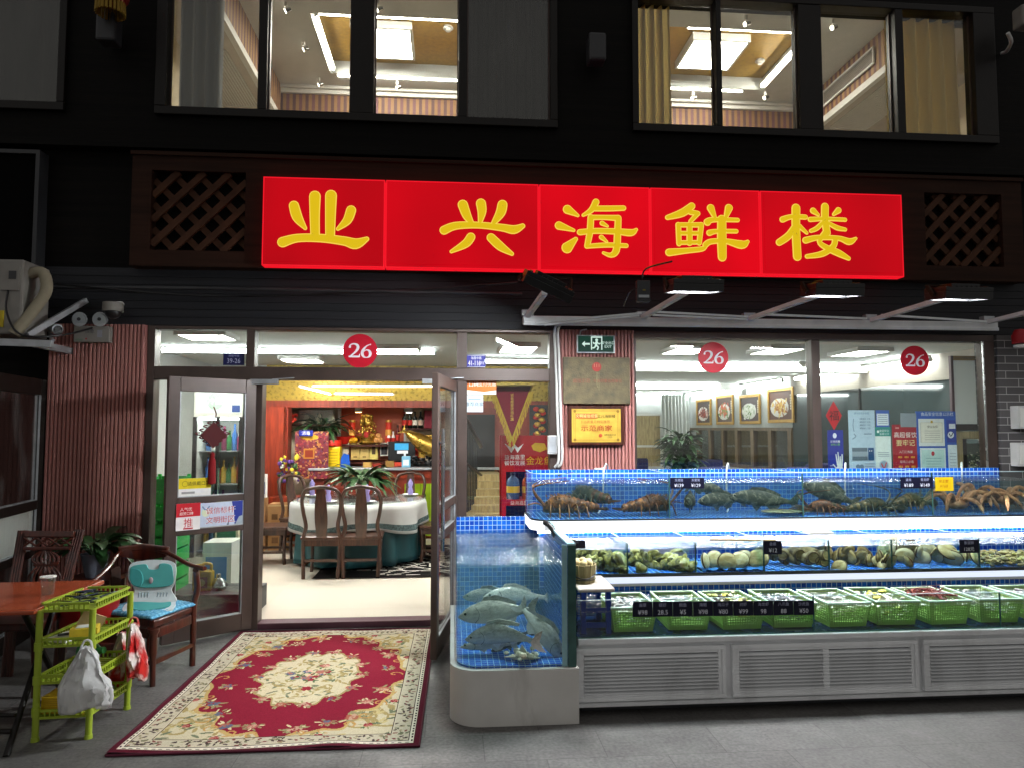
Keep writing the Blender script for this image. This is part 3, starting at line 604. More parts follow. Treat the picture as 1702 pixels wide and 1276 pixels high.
# ------------------------------------------------------------------ unlit sign at the left edge
o = thing('unlit_sign', 'unlit black wall sign with thin grey frame at the upper left', 'sign', (-3.7, 5.95, 3.3))
x1 = at(66, 350, 5.9).x; za, zb = at(40, 447, 5.9).z, at(40, 251, 5.9).z
MB(F('#050505', .8, .05)).box(-5.4, 5.9, za+.04, x1-.03, 6.0, zb-.03).build('face', parent=o)
q = MB('dark_grey'); q.box(x1-.03, 5.87, za, x1, 6.0, zb); q.box(-5.4, 5.87, za, x1-.03, 6.0, za+.04); q.box(-5.4, 5.87, zb-.03, x1-.03, 6.0, zb); q.build('frame', parent=o)
# ------------------------------------------------------------------ sign surround with lattices, sign boxes, characters
SB = thing('sign_surround', 'long brown wooden sign surround with diamond lattice at both ends', 'sign frame', (1.2, 5.95, 2.9))
X0, Zb, X1, Zt = -2.56, 2.89, 5.05, 3.79
LZ0, LZ1 = 3.02, 3.67
la, lb = at(256, 365, 5.93).x, at(411, 365, 5.93).x; ra, rb = at(1530, 395, 5.93).x, at(1657, 395, 5.93).x
m = MB('sign_wood'); y0, y1 = 5.86, 5.998
m.box(X0, y0, Zb, X1, y1, LZ0); m.box(X0, y0, LZ1, X1, y1, Zt); m.box(X0, y0, LZ0, la, y1, LZ1); m.box(lb, y0, LZ0, ra, y1, LZ1); m.box(rb, y0, LZ0, X1, y1, LZ1)
m.box(X0-.01, y0-.02, Zt, X1+.01, y1, Zt+.03); m.build('surround_board', parent=SB)
for a, b in ((la, lb), (ra, rb)):
    q = MB('lattice_wood'); w_, h_ = b-a, LZ1-LZ0; st = .2; k = -h_
    for sgn, yy in ((1, 5.9), (-1, 5.93)):
        t = -h_
        while t < w_:
            p0 = [max(0, t), max(0, -t)]; e_ = min(h_, w_-t); 
            u0, u1 = max(0, t), t+e_; v0, v1 = max(0, -t), e_
            if u1-u0 > .05:
                if sgn < 0: u0, u1 = w_-u0, w_-u1
                q.bar((a+u0, yy, LZ0+v0), (a+u1, yy, LZ0+v1), .05, .028, up=(0, 1, 0))
            t += st
    q.build('lattice', parent=SB)
    MB('cladding').box(a, 5.965, LZ0, b, 5.995, LZ1).build('lattice_back', parent=SB)
def signred(nm, s):
    m, n, l, b = newmat(nm); b.inputs['Base Color'].default_value = (.05, .001, .002, 1); b.inputs['Roughness'].default_value = .3; b.inputs['Specular IOR Level'].default_value = .12
    tc = nd(n, 'TexCoord'); nz = nd(n, 'TexNoise'); nz.inputs['Scale'].default_value = 1.1; nz.inputs['Detail'].default_value = 1; l.new(tc.outputs['Object'], nz.inputs[0])
    mr = nd(n, 'MapRange'); mr.inputs[1].default_value = .3; mr.inputs[2].default_value = .7; mr.inputs[3].default_value = .74*s; mr.inputs[4].default_value = 1.08*s; l.new(nz.outputs[0], mr.inputs[0])
    b.inputs['Emission Color'].default_value = (.66, .0004, .007, 1); l.new(mr.outputs[0], b.inputs['Emission Strength'])
for i_, s_ in enumerate((.76, .98, 1.14, 1.06, .84)): signred('sign_red_%d' % i_, s_)
emit('sign_edge', (.9, .006, .018), 1.0); emit('sign_yellow', (.74, .5, .006), 1.0); emit('sign_rim', (.98, .68, .08), 1.0)
SG = thing('shop_sign', 'backlit red sign in five boxes with large yellow Chinese characters', 'sign', (1.2, 5.8, 2.9))
YS = 5.76; SZ0, SZ1 = at(968, 451, YS).z, at(968, 309, YS).z
bx = [at(p, 380, YS).x for p in (435, 640, 896, 1081, 1264, 1501)]
strokes = []   # (list of outline strokes per character), coordinates in photo pixels
def Z1(*p): return [(430+x/7.736, 300+y/7.736) for x, y in p]
def Z2(*p): return [(700+x/4.479, 310+y/4.479) for x, y in p]
def Z3(*p): return [(1080+x/4.479, 310+y/4.479) for x, y in p]
A = lambda k, ws: [w_/k for w_ in ws]
CH = [
 [(Z1((455,330),(500,480),(600,620)), A(7.736,[118,120,40])), (Z1((725,210),(722,450),(728,720)), A(7.736,[136,118,108])), (Z1((932,200),(925,450),(920,720)), A(7.736,[138,124,112])),
  (Z1((1190,390),(1140,520),(1020,630)), A(7.736,[118,105,40])), (Z1((310,800),(500,748),(800,748),(1100,785),(1250,820),(1390,760)), A(7.736,[125,100,100,110,130,55]))],
 [(Z2((310,140),(340,220),(375,275)), A(4.479,[72,62,34])), (Z2((445,130),(452,190),(440,265)), A(4.479,[70,62,30])), (Z2((605,140),(590,200),(540,275)), A(4.479,[70,68,34])),
  (Z2((170,330),(260,296),(430,292),(600,310),(690,325),(755,298)), A(4.479,[62,54,46,52,62,34])), (Z2((370,380),(330,430),(225,488)), A(4.479,[62,58,22])), (Z2((520,385),(590,450),(675,505)), A(4.479,[62,62,26]))],
 [(Z2((1088,175),(1165,220)), A(4.479,[66,20])), (Z2((1025,295),(1135,330)), A(4.479,[60,20])), (Z2((1085,460),(1150,395)), A(4.479,[80,28])),
  (Z2((1300,120),(1265,180),(1205,218)), A(4.479,[48,40,20])), (Z2((1290,168),(1400,168),(1505,165)), A(4.479,[40,40,36])),
  (Z2((1262,235),(1255,340),(1235,445)), A(4.479,[46,46,40])), (Z2((1262,235),(1360,235),(1465,240)), A(4.479,[36,34,44])), (Z2((1465,240),(1460,360),(1450,480),(1410,515),(1355,498)), A(4.479,[46,50,50,34,18])),
  (Z2((1180,345),(1300,335),(1460,340),(1560,348),(1600,325)), A(4.479,[42,40,44,50,20])), (Z2((1230,450),(1380,440),(1525,445)), A(4.479,[30,34,30])), (Z2((1345,278),(1385,300)), A(4.479,[34,16])), (Z2((1340,382),(1380,415)), A(4.479,[34,16]))],
 [(Z3((310,150),(240,200),(130,235)), A(4.479,[52,58,34])), (Z3((300,195),(355,205)), A(4.479,[40,36])), (Z3((350,210),(300,265)), A(4.479,[34,28])),
  (Z3((210,290),(215,430)), A(4.479,[40,36])), (Z3((210,290),(375,290)), A(4.479,[34,36])), (Z3((380,290),(365,425)), A(4.479,[40,36])), (Z3((215,352),(370,352)), A(4.479,[30,30])), (Z3((293,290),(293,425)), A(4.479,[42,42])), (Z3((220,422),(362,420)), A(4.479,[30,30])),
  (Z3((140,495),(270,482),(380,470),(410,455)), A(4.479,[54,40,36,26])),
  (Z3((450,165),(480,235)), A(4.479,[56,28])), (Z3((585,165),(560,240)), A(4.479,[58,28])), (Z3((425,270),(470,252),(650,255)), A(4.479,[54,38,30])), (Z3((440,350),(500,338),(640,338)), A(4.479,[44,32,30])),
  (Z3((410,440),(450,415),(560,412),(680,438),(725,415)), A(4.479,[42,40,38,62,24])), (Z3((532,250),(532,400),(535,530)), A(4.479,[66,70,64]))],
 [(Z3((1085,165),(1085,330),(1095,525)), A(4.479,[66,64,64])), (Z3((985,250),(1050,230),(1155,232)), A(4.479,[44,36,36])), (Z3((1075,300),(1030,370),(960,420)), A(4.479,[40,54,50])), (Z3((1110,300),(1165,350)), A(4.479,[36,22])),
  (Z3((1212,185),(1250,215)), A(4.479,[46,22])), (Z3((1400,182),(1365,212)), A(4.479,[46,22])), (Z3((1190,250),(1300,245),(1450,252)), A(4.479,[36,30,28])), (Z3((1300,155),(1300,250),(1315,350)), A(4.479,[58,58,56])),
  (Z3((1285,270),(1240,315),(1195,335)), A(4.479,[30,34,26])), (Z3((1330,280),(1390,312),(1450,325)), A(4.479,[30,36,26])),
  (Z3((1155,405),(1250,385),(1400,390),(1480,415),(1530,390)), A(4.479,[48,38,36,50,18])), (Z3((1300,350),(1258,415),(1310,460),(1400,500),(1475,540)), A(4.479,[44,36,44,52,30])), (Z3((1375,395),(1360,450),(1280,505),(1165,525)), A(4.479,[44,44,44,30]))]]
for i in range(5):
    a, b = bx[i]+.004, bx[i+1]-.004
    q = MB('sign_red_%d' % i); q.prism([(a+.03,SZ0+.03),(b-.03,SZ0+.03),(b-.03,SZ1-.03),(a+.03,SZ1-.03)], (0, YS, 0), (1,0,0), (0,0,1), .004)
    q.m = 'sign_edge'; t = .009
    q.box(a, YS, SZ0, b, YS+.1, SZ0+t); q.box(a, YS, SZ1-t, b, YS+.1, SZ1); q.box(a, YS, SZ0+t, a+t, YS+.1, SZ1-t); q.box(b-t, YS, SZ0+t, b, YS+.1, SZ1-t)
    q.m = 'sign_red_%d' % i; q.box(a+t, YS+.002, SZ0+t, b-t, YS+.1, SZ1-t)
    pn = q.build('sign_panel', parent=SG, bevel=.006)
    pl = Plane((0, YS-.0045, 0), start=.002, step=.0003)
    for rim in (1, 0):
        for pts, ws in CH[i]:
            pp = [at(x, y, YS) for x, y in pts]; k = YS/FPX*1.0
            pl.stroke([(p.x, p.z) for p in pp], [max(.004, (w_+(1.4 if rim else -1.8))*k) for w_ in ws], 'sign_rim' if rim else 'sign_yellow')
        pl.d += .002
    pl.build('character', parent=pn)
# ------------------------------------------------------------------ awning frame over the tanks
AW = thing('awning_frame', 'folded metal awning frame with slanting arms above the fish tanks', 'awning frame', (2.5, 5.85, 2.5))
zb = 2.49; a, b = at(869, 533, 5.85).x, at(1652, 545, 5.85).x
q = MB('awning_white'); q.box(a, 5.8, zb-.03, b, 5.9, zb+.03); q.box(a, 5.79, zb-.05, b, 5.8, zb-.02); q.build('wall_bar', parent=AW, bevel=.006)
tips = []
for (bx_, by_), (tx, ty) in (((877, 530), (905, 487)), ((1068, 530), (1140, 486)), ((1245, 531), (1365, 489)), ((1447, 533), (1592, 490)), ((1642, 538), (1775, 503))):
    p = at(bx_, by_, 5.82); p.z = zb+.03; t = atz(tx, ty, zb+.06); tips.append(t)
    q = MB('awning_white'); q.bar(p, t, .042, .035); q.build('arm', parent=AW, bevel=.004)
    MB('galv').box(p.x-.05, 5.8, zb+.03, p.x+.05, 5.86, zb+.08).build('bracket', parent=AW, bevel=.003)
tips[-1].x = 3.9
for x0, y0, x1, y1 in ((890, 537, 1066, 521), (905, 540, 1062, 525), (1090, 519, 1243, 527), (1085, 524, 1240, 531), (1268, 523, 1440, 530), (1465, 524, 1640, 535)):
    MB('awning_white').bar(at(x0, y0, 5.75), at(x1, y1, 5.75), .022, .016).build('folding_rod', parent=AW)
emit('flood_face', (.95, .98, 1), 640); emit('flood_face_dim', (.95, .98, 1), 430)
def flood(c, label, tilt=0.0, roll=0.0, w_=.33, d_=.22, face='flood_face_dim'):
    o = thing('floodlight', label, 'floodlight', c, 'floodlights on the awning arms'); c = Vector(c)
    R = Matrix.Rotation(tilt, 3, 'X')@Matrix.Rotation(roll, 3, 'Y')
    h = MB('black_plastic')
    def B(x0, y0, z0, x1, y1, z1): h.obox(c+R@Vector(((x0+x1)/2, (y0+y1)/2, (z0+z1)/2)), (x1-x0, y1-y0, z1-z0), R)
    B(-w_/2, -d_/2, .02, w_/2, d_/2, .05); B(-w_/2, -d_/2, -.03, w_/2, -d_/2+.012, .02); B(-w_/2, d_/2-.012, -.03, w_/2, d_/2, .02); B(-w_/2, -d_/2+.012, -.03, -w_/2+.012, d_/2-.012, .02); B(w_/2-.012, -d_/2+.012, -.03, w_/2, d_/2-.012, .02)
    for k in range(9): B(-w_/2+.03+k*.035, -d_/2+.03, .05, -w_/2+.036+k*.035, d_/2-.03, .06)
    B(-.1, -.07, .05, .1, .07, .075)
    h.build('housing', parent=o, bevel=.004)
    g_ = MB(face); g_.obox(c+R@Vector((0, 0, .005)), (w_-.06, d_-.06, .006), R); g_.build('lamp_face', parent=o)
    b_ = MB('sign_wood'); b_.bar(c+R@Vector((-w_/2-.008, 0, 0)), c+Vector((-w_/2-.008, .06, .07)), .012, .03); b_.bar(c+R@Vector((w_/2+.008, 0, 0)), c+Vector((w_/2+.008, .06, .07)), .012, .03); b_.bar(c+Vector((-w_/2-.014, .06, .076)), c+Vector((w_/2+.014, .06, .076)), .03, .012); b_.build('yoke', parent=o)
for i, (px, py, la_) in enumerate(((908, 473, 'leftmost dark floodlight, hung under the gap between the second and third sign boxes'), (1152, 474, 'second floodlight from the left with glowing underside, below the fourth sign character'), (1382, 481, 'third floodlight from the left with glowing underside, below the fifth sign character'), (1592, 487, 'rightmost floodlight, low under the right lattice panel'))):
    p = at(px, py, 4.5); flood((p.x, 4.5, p.z-.02), la_, tilt=.12 if i else .26, roll=.42 if i == 0 else 0, face='flood_face' if i == 0 else 'flood_face_dim')
# ------------------------------------------------------------------ ground floor shell
FLZ, CE = .05, 2.5
struct(MB('floor_tile').box(-3.5, 6.1, .0, 6.0, 18, FLZ).build('interior_floor'))
q = MB('ceiling_white'); q.box(-3.5, 6.27, CE, 6.0, 18, CE+.08); q.build('ground_floor_ceiling', parent=BLD)
MB('offwhite').box(-9, 6.26, 2.75, 9, 9.4, 3.1).build('floor_slab', parent=BLD)
q = MB('grey_wall'); q.box(-3.5, 6.26, FLZ, -3.4, 11, CE); q.box(-3.4, 10.45, FLZ, -2.62, 10.55, CE)
q.box(1.62, 9.6, FLZ, 1.7, 17.6, CE); q.box(1.62, 17.5, FLZ, 6.0, 17.6, CE); q.box(5.9, 12.0, 1.62, 6.0, 17.5, CE); q.box(5.9, 12.0, FLZ, 6.0, 17.5, .85); q.build('interior_wall', parent=BLD)
q = MB('offwhite')
for y in (9.62, 13.9): q.box(1.7, y, 2.38, 5.85, y+.28, CE-.002)
q.box(1.7, 6.7, 2.44, 5.85, 6.9, CE-.002)
q.build('ceiling_beam', parent=BLD)
m, n, l, b = newmat('black_glass'); b.inputs['Base Color'].default_value = hexc('#28383a')+(1,); b.inputs['Roughness'].default_value = .04; b.inputs['Specular IOR Level'].default_value = .7
q = MB('black_glass'); q.box(5.9, 6.3, FLZ, 5.96, 11.98, 2.18); q.m = 'soffit_tan'; q.box(5.88, 6.3, 2.181, 5.98, 11.98, CE-.003); q.m = 'alu_dark'
for y in (7.9, 9.9): q.box(5.885, y, FLZ, 5.899, y+.03, 2.18)
q.build('dark_glass_partition', parent=BLD)
gl = 'tube lights along the hall ceiling'
tubelamp('tube_light', (1.75, 9.56, 2.47), (3.55, 9.56, 2.47), 'long white tube across the hall ceiling behind the first red 26 disc', 'tube_cool', .022)
tubelamp('tube_light', (3.65, 9.56, 2.47), (5.6, 9.56, 2.47), 'white tube across the hall ceiling, continuing right past the window mullion', 'tube_cool', .022)
tubelamp('tube_light', (1.8, 13.84, 2.46), (5.3, 13.84, 2.46), 'white tube on the second hall beam above the framed dish pictures', 'tube_cool', .025)
tubelamp('tube_light', (1.8, 17.35, 2.44), (5.7, 17.35, 2.44), 'farthest white tube along the hall back wall', 'tube_cool', .025)
tubelamp('tube_light', (5.78, 8.2, 2.43), (5.78, 11.6, 2.43), 'slanting white tube over the dark glass partition', 'tube_cool', .025)
tubelamp('tube_light', (5.78, 12.1, 2.43), (5.78, 17.2, 2.43), 'slanting white tube running over the four framed dish pictures', 'tube_cool', .025)
for (x, y), t in (((2.6, 7.75), 'left of the first red 26 disc'), ((3.62, 7.7), 'right of the first red 26 disc'), ((4.68, 7.85), 'left of the rightmost red 26 disc'), ((.72, 7.75), 'above the maroon pennant')):
    panel_lamp((x, y, CE-.002), .36, .6, 'bright ceiling panel light %s' % t, mat='lamp_panel')
tubelamp('tube_light', (.35, 9.0, 2.44), (1.3, 9.0, 2.44), 'short white tube behind the glass above the maroon pennant', 'tube_cool', .02)
tubelamp('tube_light', (-3.2, 8.2, 2.46), (-.2, 8.2, 2.46), 'long white tube behind the transom glass over the entrance', 'tube_cool', .022)
for x in (-1.9, -.6): panel_lamp((x, 9.3 if x < -1 else 8.0, CE-.002), .45, .45, 'square ceiling light over the dining table, %s of the two' % ('left' if x < -1 else 'right'), mat='entry_panel')
panel_lamp((-2.3, 6.95, CE-.002), .4, .4, 'added square ceiling light brightening the fridge just inside the left transom glass', mat='entry_panel')  # added lamp that brightens the fridge and crates behind the left leaf
MB('offwhite').lathe([(.001, 0), (.07, 0), (.08, -.03), (.05, -.05), (.045, -.07), (.001, -.075)], atz(1338, 601, CE-.06), 16).build('dome_camera', smooth=40)
tag(bpy.data.objects['dome_camera'], 'round dome camera on the hall ceiling beside the window mullion', 'camera')
# bar niche ---------------------------------------------------------------
YC = 10.3
cx0 = at(514, 775, YC).x
q = MB('gold_paper'); q.box(-2.62, 10.4, 2.0, 1.6, 10.5, CE-.002); q.build('gold_bulkhead', parent=BLD)
q = MB('red_wood'); q.box(-2.62, 10.36, 1.9, 1.6, 10.5, 1.998); q.box(at(438,740,10).x, 10.02, FLZ, at(470,740,10).x, 10.44, 1.898); q.m = 'plum_panel'; q.box(at(473,740,10.2).x, 10.2, FLZ, at(478,740,10.2).x, 10.44, 1.898)
q.box(.0, 10.44, FLZ, 1.6, 10.5, 1.898); q.build('wood_niche', parent=BLD)
pbr('niche_red', '#b54f28', .5, var=.1, scale=3)
q = MB('niche_red'); q.box(at(567,700,11).x, 11.0, .8, at(672,700,11).x, 11.05, 1.98); q.m = 'cream_wall'; q.box(-2.7, 11.02, FLZ, .1, 11.1, 2.0); q.m = 'offwhite'; q.box(at(567,700,11).x-.03, 10.9, .8, at(567,700,11).x, 11.02, 1.9); q.box(at(672,700,11).x, 10.9, .8, at(672,700,11).x+.03, 11.02, 1.9); q.box(-2.7, 10.5, 1.98, .1, 11.1, 2.02)
q.build('niche_back', parent=BLD)
q = MB('rosewood'); zs = at(620,738,10.85).z; q.box(at(540,738,10.85).x, 10.7, zs-.03, at(672,738,10.85).x, 11.0, zs); zl = at(620,766,10.85).z; q.box(at(574,766,10.85).x, 10.7, zl-.03, at(720,766,10.85).x, 11.0, zl); z2 = at(690,711,10.85).z; q.box(at(674,711,10.85).x, 10.75, z2-.02, at(725,711,10.85).x, 11.0, z2)
q.build('niche_shelf', parent=BLD)
emit('warm_spot', (1, .55, .2), 14)
p = at(596, 677, 10.8); o = thing('downlight', 'white downlight under the niche beam glowing warm on the red wall', 'light', p); MB('offwhite').lathe([(.05,0),(.055,-.06),(.05,-.065)], p, 14).build('rim', parent=o); MB('warm_spot').cyl(p+Vector((0,0,-.066)), p+Vector((0,0,-.07)), .045).build('lens', parent=o)
p = at(680, 678, 10.7); o = thing('downlight', 'square white spotlight under the niche beam over the wine bottles', 'light', p); MB('offwhite').box(p.x-.05, p.y-.04, p.z-.06, p.x+.05, p.y+.04, p.z).build('rim', parent=o); MB('spot_glow').box(p.x-.04, p.y-.03, p.z-.066, p.x+.04, p.y+.03, p.z-.061).build('lens', parent=o)
# light lines on the gold bulkhead, put in as thin glowing tubes
for a_, b_, t in (((520,642),(722,642),'long thin light line high on the gold bulkhead over the entrance'), ((498,642),(549,655),'short slanting light line on the gold bulkhead over the entrance'), ((557,654),(653,655),'lower thin light line on the gold bulkhead over the entrance')):
    tubelamp('light_strip', at(a_[0],a_[1],10.36), at(b_[0],b_[1],10.36), t, 'tube_strip', .011)
o = thing('counter', 'red wooden bar counter with grey top at the back of the entrance room', 'counter', (-.6, YC, FLZ))
zc = 1.05; MB('galv').box(cx0, YC-.08, zc-.035, 1.0, YC+.5, zc).build('countertop', parent=o, bevel=.006)
q = MB('red_wood'); q.box(cx0+.02, YC-.03, zc-.15, 1.0, YC+.45, zc-.036); q.m = 'plum_panel'; q.box(cx0+.04, YC, FLZ, 1.0, YC+.42, zc-.152); q.build('front_panel', parent=o)
def item(name, label, cat, mb, group=None, smooth=40, bevel=0): return tag(mb.build(name, smooth=smooth, bevel=bevel), label, cat, group)
def px_box(px0, py0, px1, py1, Y, d, m):
    x0, z0, x1, z1 = span(px0, py0, px1, py1, Y); return MB(m).box(x0, Y, z0, x1, Y+d, z1)
def bottle(name, label, px, pyt, pyb, Y, r, body, cap, lab=None, group=None, shape='wine'):
    a, b_ = at(px, pyb, Y), at(px, pyt, Y); h = b_.z-a.z; o = thing(name, label, 'bottle', a, group)
    pr = [(r*.9, 0), (r, .02*h), (r, .55*h), (r*.9, .63*h), (r*.36, .74*h), (r*.33, .97*h)] if shape == 'wine' else [(r*.9, 0), (r, .03*h), (r, .7*h), (r*.5, .84*h), (r*.4, .9*h)]
    MB(body).lathe(pr, a, 14).build('body', parent=o, smooth=50)
    t = .97 if shape == 'wine' else .9
    MB(cap).lathe([(r*.42, t*h-.12*h), (r*.42, h)], a, 12).build('cap', parent=o, smooth=50)
    if lab: MB(lab).lathe([(r*1.01, .18*h), (r*1.01, .48*h)], a, 14).build('label_band', parent=o, smooth=50)
    return o
F('#10150f', .15); F('#e8e2d0'); F('#7c1420'); F('#b42a1e')
gw = 'wine bottles on the niche shelf'
for i, (px, lb, cp, t) in enumerate(((672, '#b42a1e', '#7c1420', 'red label, leftmost of the four'), (681, '#b42a1e', '#10150f', 'red label, second of the four'), (689.5, '#e8e2d0', '#10150f', 'large white label, third of the four'), (699, '#c7a893', '#10150f', 'pale pink label, rightmost of the four'))):
    bottle('wine_bottle', 'dark wine bottle with %s on the niche shelf' % t, px, 683, 711, 10.8, .036, F('#10150f', .15), F(cp, .3), F(lb), gw)
bottle('sauce_bottle', 'slim dark red bottle standing at the right end of the altar shelf', 661, 705, 737, 10.8, .03, F('#5a0f12', .2), F('#10150f', .15), F('#b42a1e'))
for px, t in ((646, 'left'), (653.5, 'right')): bottle('small_bottle', 'small white bottle with red mark on the altar shelf, %s of the pair' % t, px, 716, 737, 10.82, .027, F('#dcd6cf'), F('#c9c0b8'), F('#b42a1e'), 'small white bottles')
item('gift_box', 'tall dark red gift box beside the wine bottles', 'box', px_box(705, 681, 722, 711, 10.8, .1, F('#7a1526')).add([], []), bevel=.004)
for a_, b_, t in ((580, 590, 'left'), (641, 650, 'right')):
    p0, p1 = at((a_+b_)/2, 737, 10.85), at((a_+b_)/2, 697, 10.85); o = thing('red_canister', 'tall red cylindrical tea canister %s of the golden ornament' % t, 'canister', p0, 'red canisters'); h = p1.z-p0.z
    MB(F('#c5311c', .4)).lathe([(.043, 0), (.045, .01), (.045, h*.9)], p0, 18).build('body', parent=o, smooth=50); MB('gold_frame').lathe([(.046, h*.9), (.046, h*.93), (.04, h)], p0, 18).build('lid', parent=o, smooth=50); MB(F('#e0a24a', .5)).lathe([(.0458, h*.35), (.0458, h*.6)], p0, 18).build('label_band', parent=o, smooth=50)
rng = random.Random(5)
p = at(610, 737, 10.8); o = thing('golden_ornament', 'ornate golden treasure ship ornament in the middle of the red niche', 'ornament', p)
q = MB('gold'); q.lathe([(.1, 0), (.13, .02), (.1, .05), (.12, .08), (.16, .12)], p, 16, 1, .6); q.build('base', parent=o, smooth=40)
q = MB('gold')
for k in range(70):
    a_ = rng.uniform(0, 2*pi); h = rng.uniform(.1, .42); rr = .14*sqrt(max(.05, 1-((h-.22)/.24)**2)); q.ball(p+Vector((rr*cos(a_)*rng.uniform(.3,1), .08*sin(a_), h)), rng.uniform(.014, .034), 7, (1, .7, rng.uniform(.6, 1.6)))
q.build('sails_and_coins', parent=o, smooth=60)
q = MB(F('#9b1b12')); q.box(p.x-.03, p.y-.12, p.z+.1, p.x+.03, p.y-.1, p.z+.18); q.build('emblem', parent=o)
o = item('fruit_bowl', 'red bowl of offerings on the left of the altar shelf', 'bowl', MB(F('#c8241a', .3)).lathe([(.06, 0), (.1, .05), (.13, .11), (.115, .11), (.09, .05), (.001, .03)], at(572, 737, 10.8), 18))
go = 'oranges offered on the altar shelf'
for px, t in ((583, 0), (590, 0), (626, 1), (632, 1), (629, 1)):
    q = MB(F('#e0a21c' if not t else '#c98f52', .5)); q.ball(at(px, 731 if px != 629 else 724, 10.78), .045, 12); item('orange', 'bright yellow orange at the foot of the left red canister' if not t else 'brownish peach in the small pile right of the golden ornament', 'fruit', q, go if not t else 'peaches on the altar shelf', 180)
# printed boxes of the lower shelf
def gift(px0, py0, px1, py1, Y, col, label, marks, name='gift_box', cat='box', d=.08):
    o = thing(name, label, cat, at((px0+px1)/2, py1, Y)); px_box(px0, py0, px1, py1, Y, d, F(col, .4)).build('box_body', parent=o, bevel=.003)
    x0, z0, x1, z1 = span(px0, py0, px1, py1, Y); pl = Plane((x0, Y, z0)); w_, h_ = x1-x0, z1-z0
    for mk in marks: getattr(pl, mk[0])(*[(v*w_ if i in (0, 2) else v*h_) if isinstance(v, float) else v for i, v in enumerate(mk[1:])])
    pl.build('printed_front', parent=o); return o
gift(583, 735, 598, 763, 10.8, '#c7aa62', 'gold liquor box with black round emblem, left of two', [('disc', .5, .62, .03, F('#231a12')), ('text', '酒', .5, .62, .03, F('#c7aa62')), ('rect', .3, .12, .7, .2, F('#6e5522'))])
gift(598.5, 735, 613, 763, 10.8, '#cdb26a', 'gold liquor box with black round emblem, right of two', [('disc', .5, .62, .03, F('#231a12')), ('text', '酒', .5, .62, .03, F('#cdb26a')), ('rect', .3, .12, .7, .2, F('#6e5522'))])
gift(614, 734, 628, 763, 10.8, '#d2bf6a', 'gold box with dark lettered strip on the lower shelf', [('rect', .3, .3, .72, .98, F('#3c2a12')), ('text', '贡酒', .5, .65, .03, F('#e7d9a0'), True)])
gift(632, 735, 645, 757, 10.8, '#d9d3c4', 'white framed picture of a dark clothed figure on the lower shelf', [('rect', .12, .1, .88, .92, F('#1a1a1d')), ('disc', .5, .7, .018, F('#d8c6b0')), ('rect', .3, .1, .7, .6, F('#2f2f33'))], 'picture_frame', 'picture', .02)
gift(566, 734, 580, 762, 10.78, '#e4d7b8', 'cream calendar card with red characters beside the yellow tub', [('text', '福寿', .45, .6, .05, F('#c22f1f'), True)], 'calendar', 'calendar', .02)
# counter clutter
zc0 = zc
def onc(px, d=.15): p = at(px, 775, YC+d); p.z = zc0; return p
p = onc(552); o = thing('plastic_tub', 'yellow square tub with red screw lid on the bar counter', 'tub', p)
q = MB(F('#d8b512', .4)); q.box(p.x-.13, p.y-.1, zc, p.x+.13, p.y+.1, zc+.3); q.build('tub_body', parent=o, bevel=.025)
MB(F('#c8261a', .35)).lathe([(.12, .3), (.13, .31), (.13, .37), (.12, .385)], p, 20).build('lid', parent=o, smooth=40)
pl = Plane((p.x-.13, p.y-.1, zc)); [pl.rect(.04, z, .22, z+.012, F('#a88a10')) for z in (.05, .09, .13, .17, .21)]; pl.text('糖', .13, .26, .03, F('#a8480c')); pl.build('label_print', parent=o)
p = onc(668); o = thing('cash_register_screen', 'black counter monitor with bright blue card on its back', 'monitor', p); x0, z0, x1, z1 = span(645, 733, 690, 765, YC+.15)
q = MB('black_plastic'); q.box(x0, p.y, z0, x1, p.y+.04, z1); q.build('screen_housing', parent=o, bevel=.006); q = MB('black_plastic'); q.box((x0+x1)/2-.04, p.y+.01, zc+.01, (x0+x1)/2+.06, p.y+.05, z0+.04); q.box((x0+x1)/2-.1, p.y-.06, zc, (x0+x1)/2+.1, p.y+.1, zc+.012); q.build('stand', parent=o)
pl = Plane((0, p.y, 0)); a0, b0, a1, b1 = span(656, 736, 679, 747, YC+.15); pl.rect(a0, b0, a1, b1, F('#3fa7dc')); a0, b0, a1, b1 = span(660, 748, 678, 753, YC+.15); pl.rect(a0, b0, a1, b1, F('#e8ecee')); pl.build('card', parent=o)
p = onc(675, .05); o = thing('hand_sanitizer', 'pale blue pump box on the counter in front of the monitor', 'dispenser', p); MB(F('#7db8d6', .3)).box(p.x-.06, p.y-.04, zc, p.x+.06, p.y+.03, zc+.16).build('box_body', parent=o, bevel=.008); MB(F('#e9eef0')).cyl((p.x-.02, p.y, zc+.16), (p.x-.02, p.y, zc+.2), .015).build('pump', parent=o); pl = Plane((p.x-.06, p.y-.04, zc)); pl.rect(.02, .03, .1, .11, F('#e6f0f4')); pl.build('label_print', parent=o)
p = onc(574, .05); o = thing('desk_sign', 'small blue counter stand with white oval', 'desk sign', p); MB(F('#1d4fa8', .3)).prism([(-.07, 0), (.07, 0), (.05, .18), (-.02, .2), (-.06, .14)], (p.x, p.y, zc), (1,0,0), (0,0,1), .02).build('board', parent=o); pl = Plane((p.x, p.y, zc), start=.021); pl.d = .001; pl.disc(0, .09, .035, F('#f0f2f4'), 20, 1.4); pl.build('oval_print', parent=o)
for px0, px1, h, col, t in ((604, 618, .07, '#b58f4c', 'low gold carton'), (620, 634, .05, '#8c2a1c', 'flat dark red carton'), (641, 655, .09, '#8f6a34', 'brown carton'), (656, 668, .07, '#c0402a', 'orange red carton')):
    a_, b_ = onc(px0), onc(px1); item('carton', '%s lying on the bar counter' % t, 'box', MB(F(col)).box(a_.x, a_.y-.05, zc, b_.x, a_.y+.08, zc+h), None, 0, .004)
p = onc(706, .2); q = MB('black_plastic')
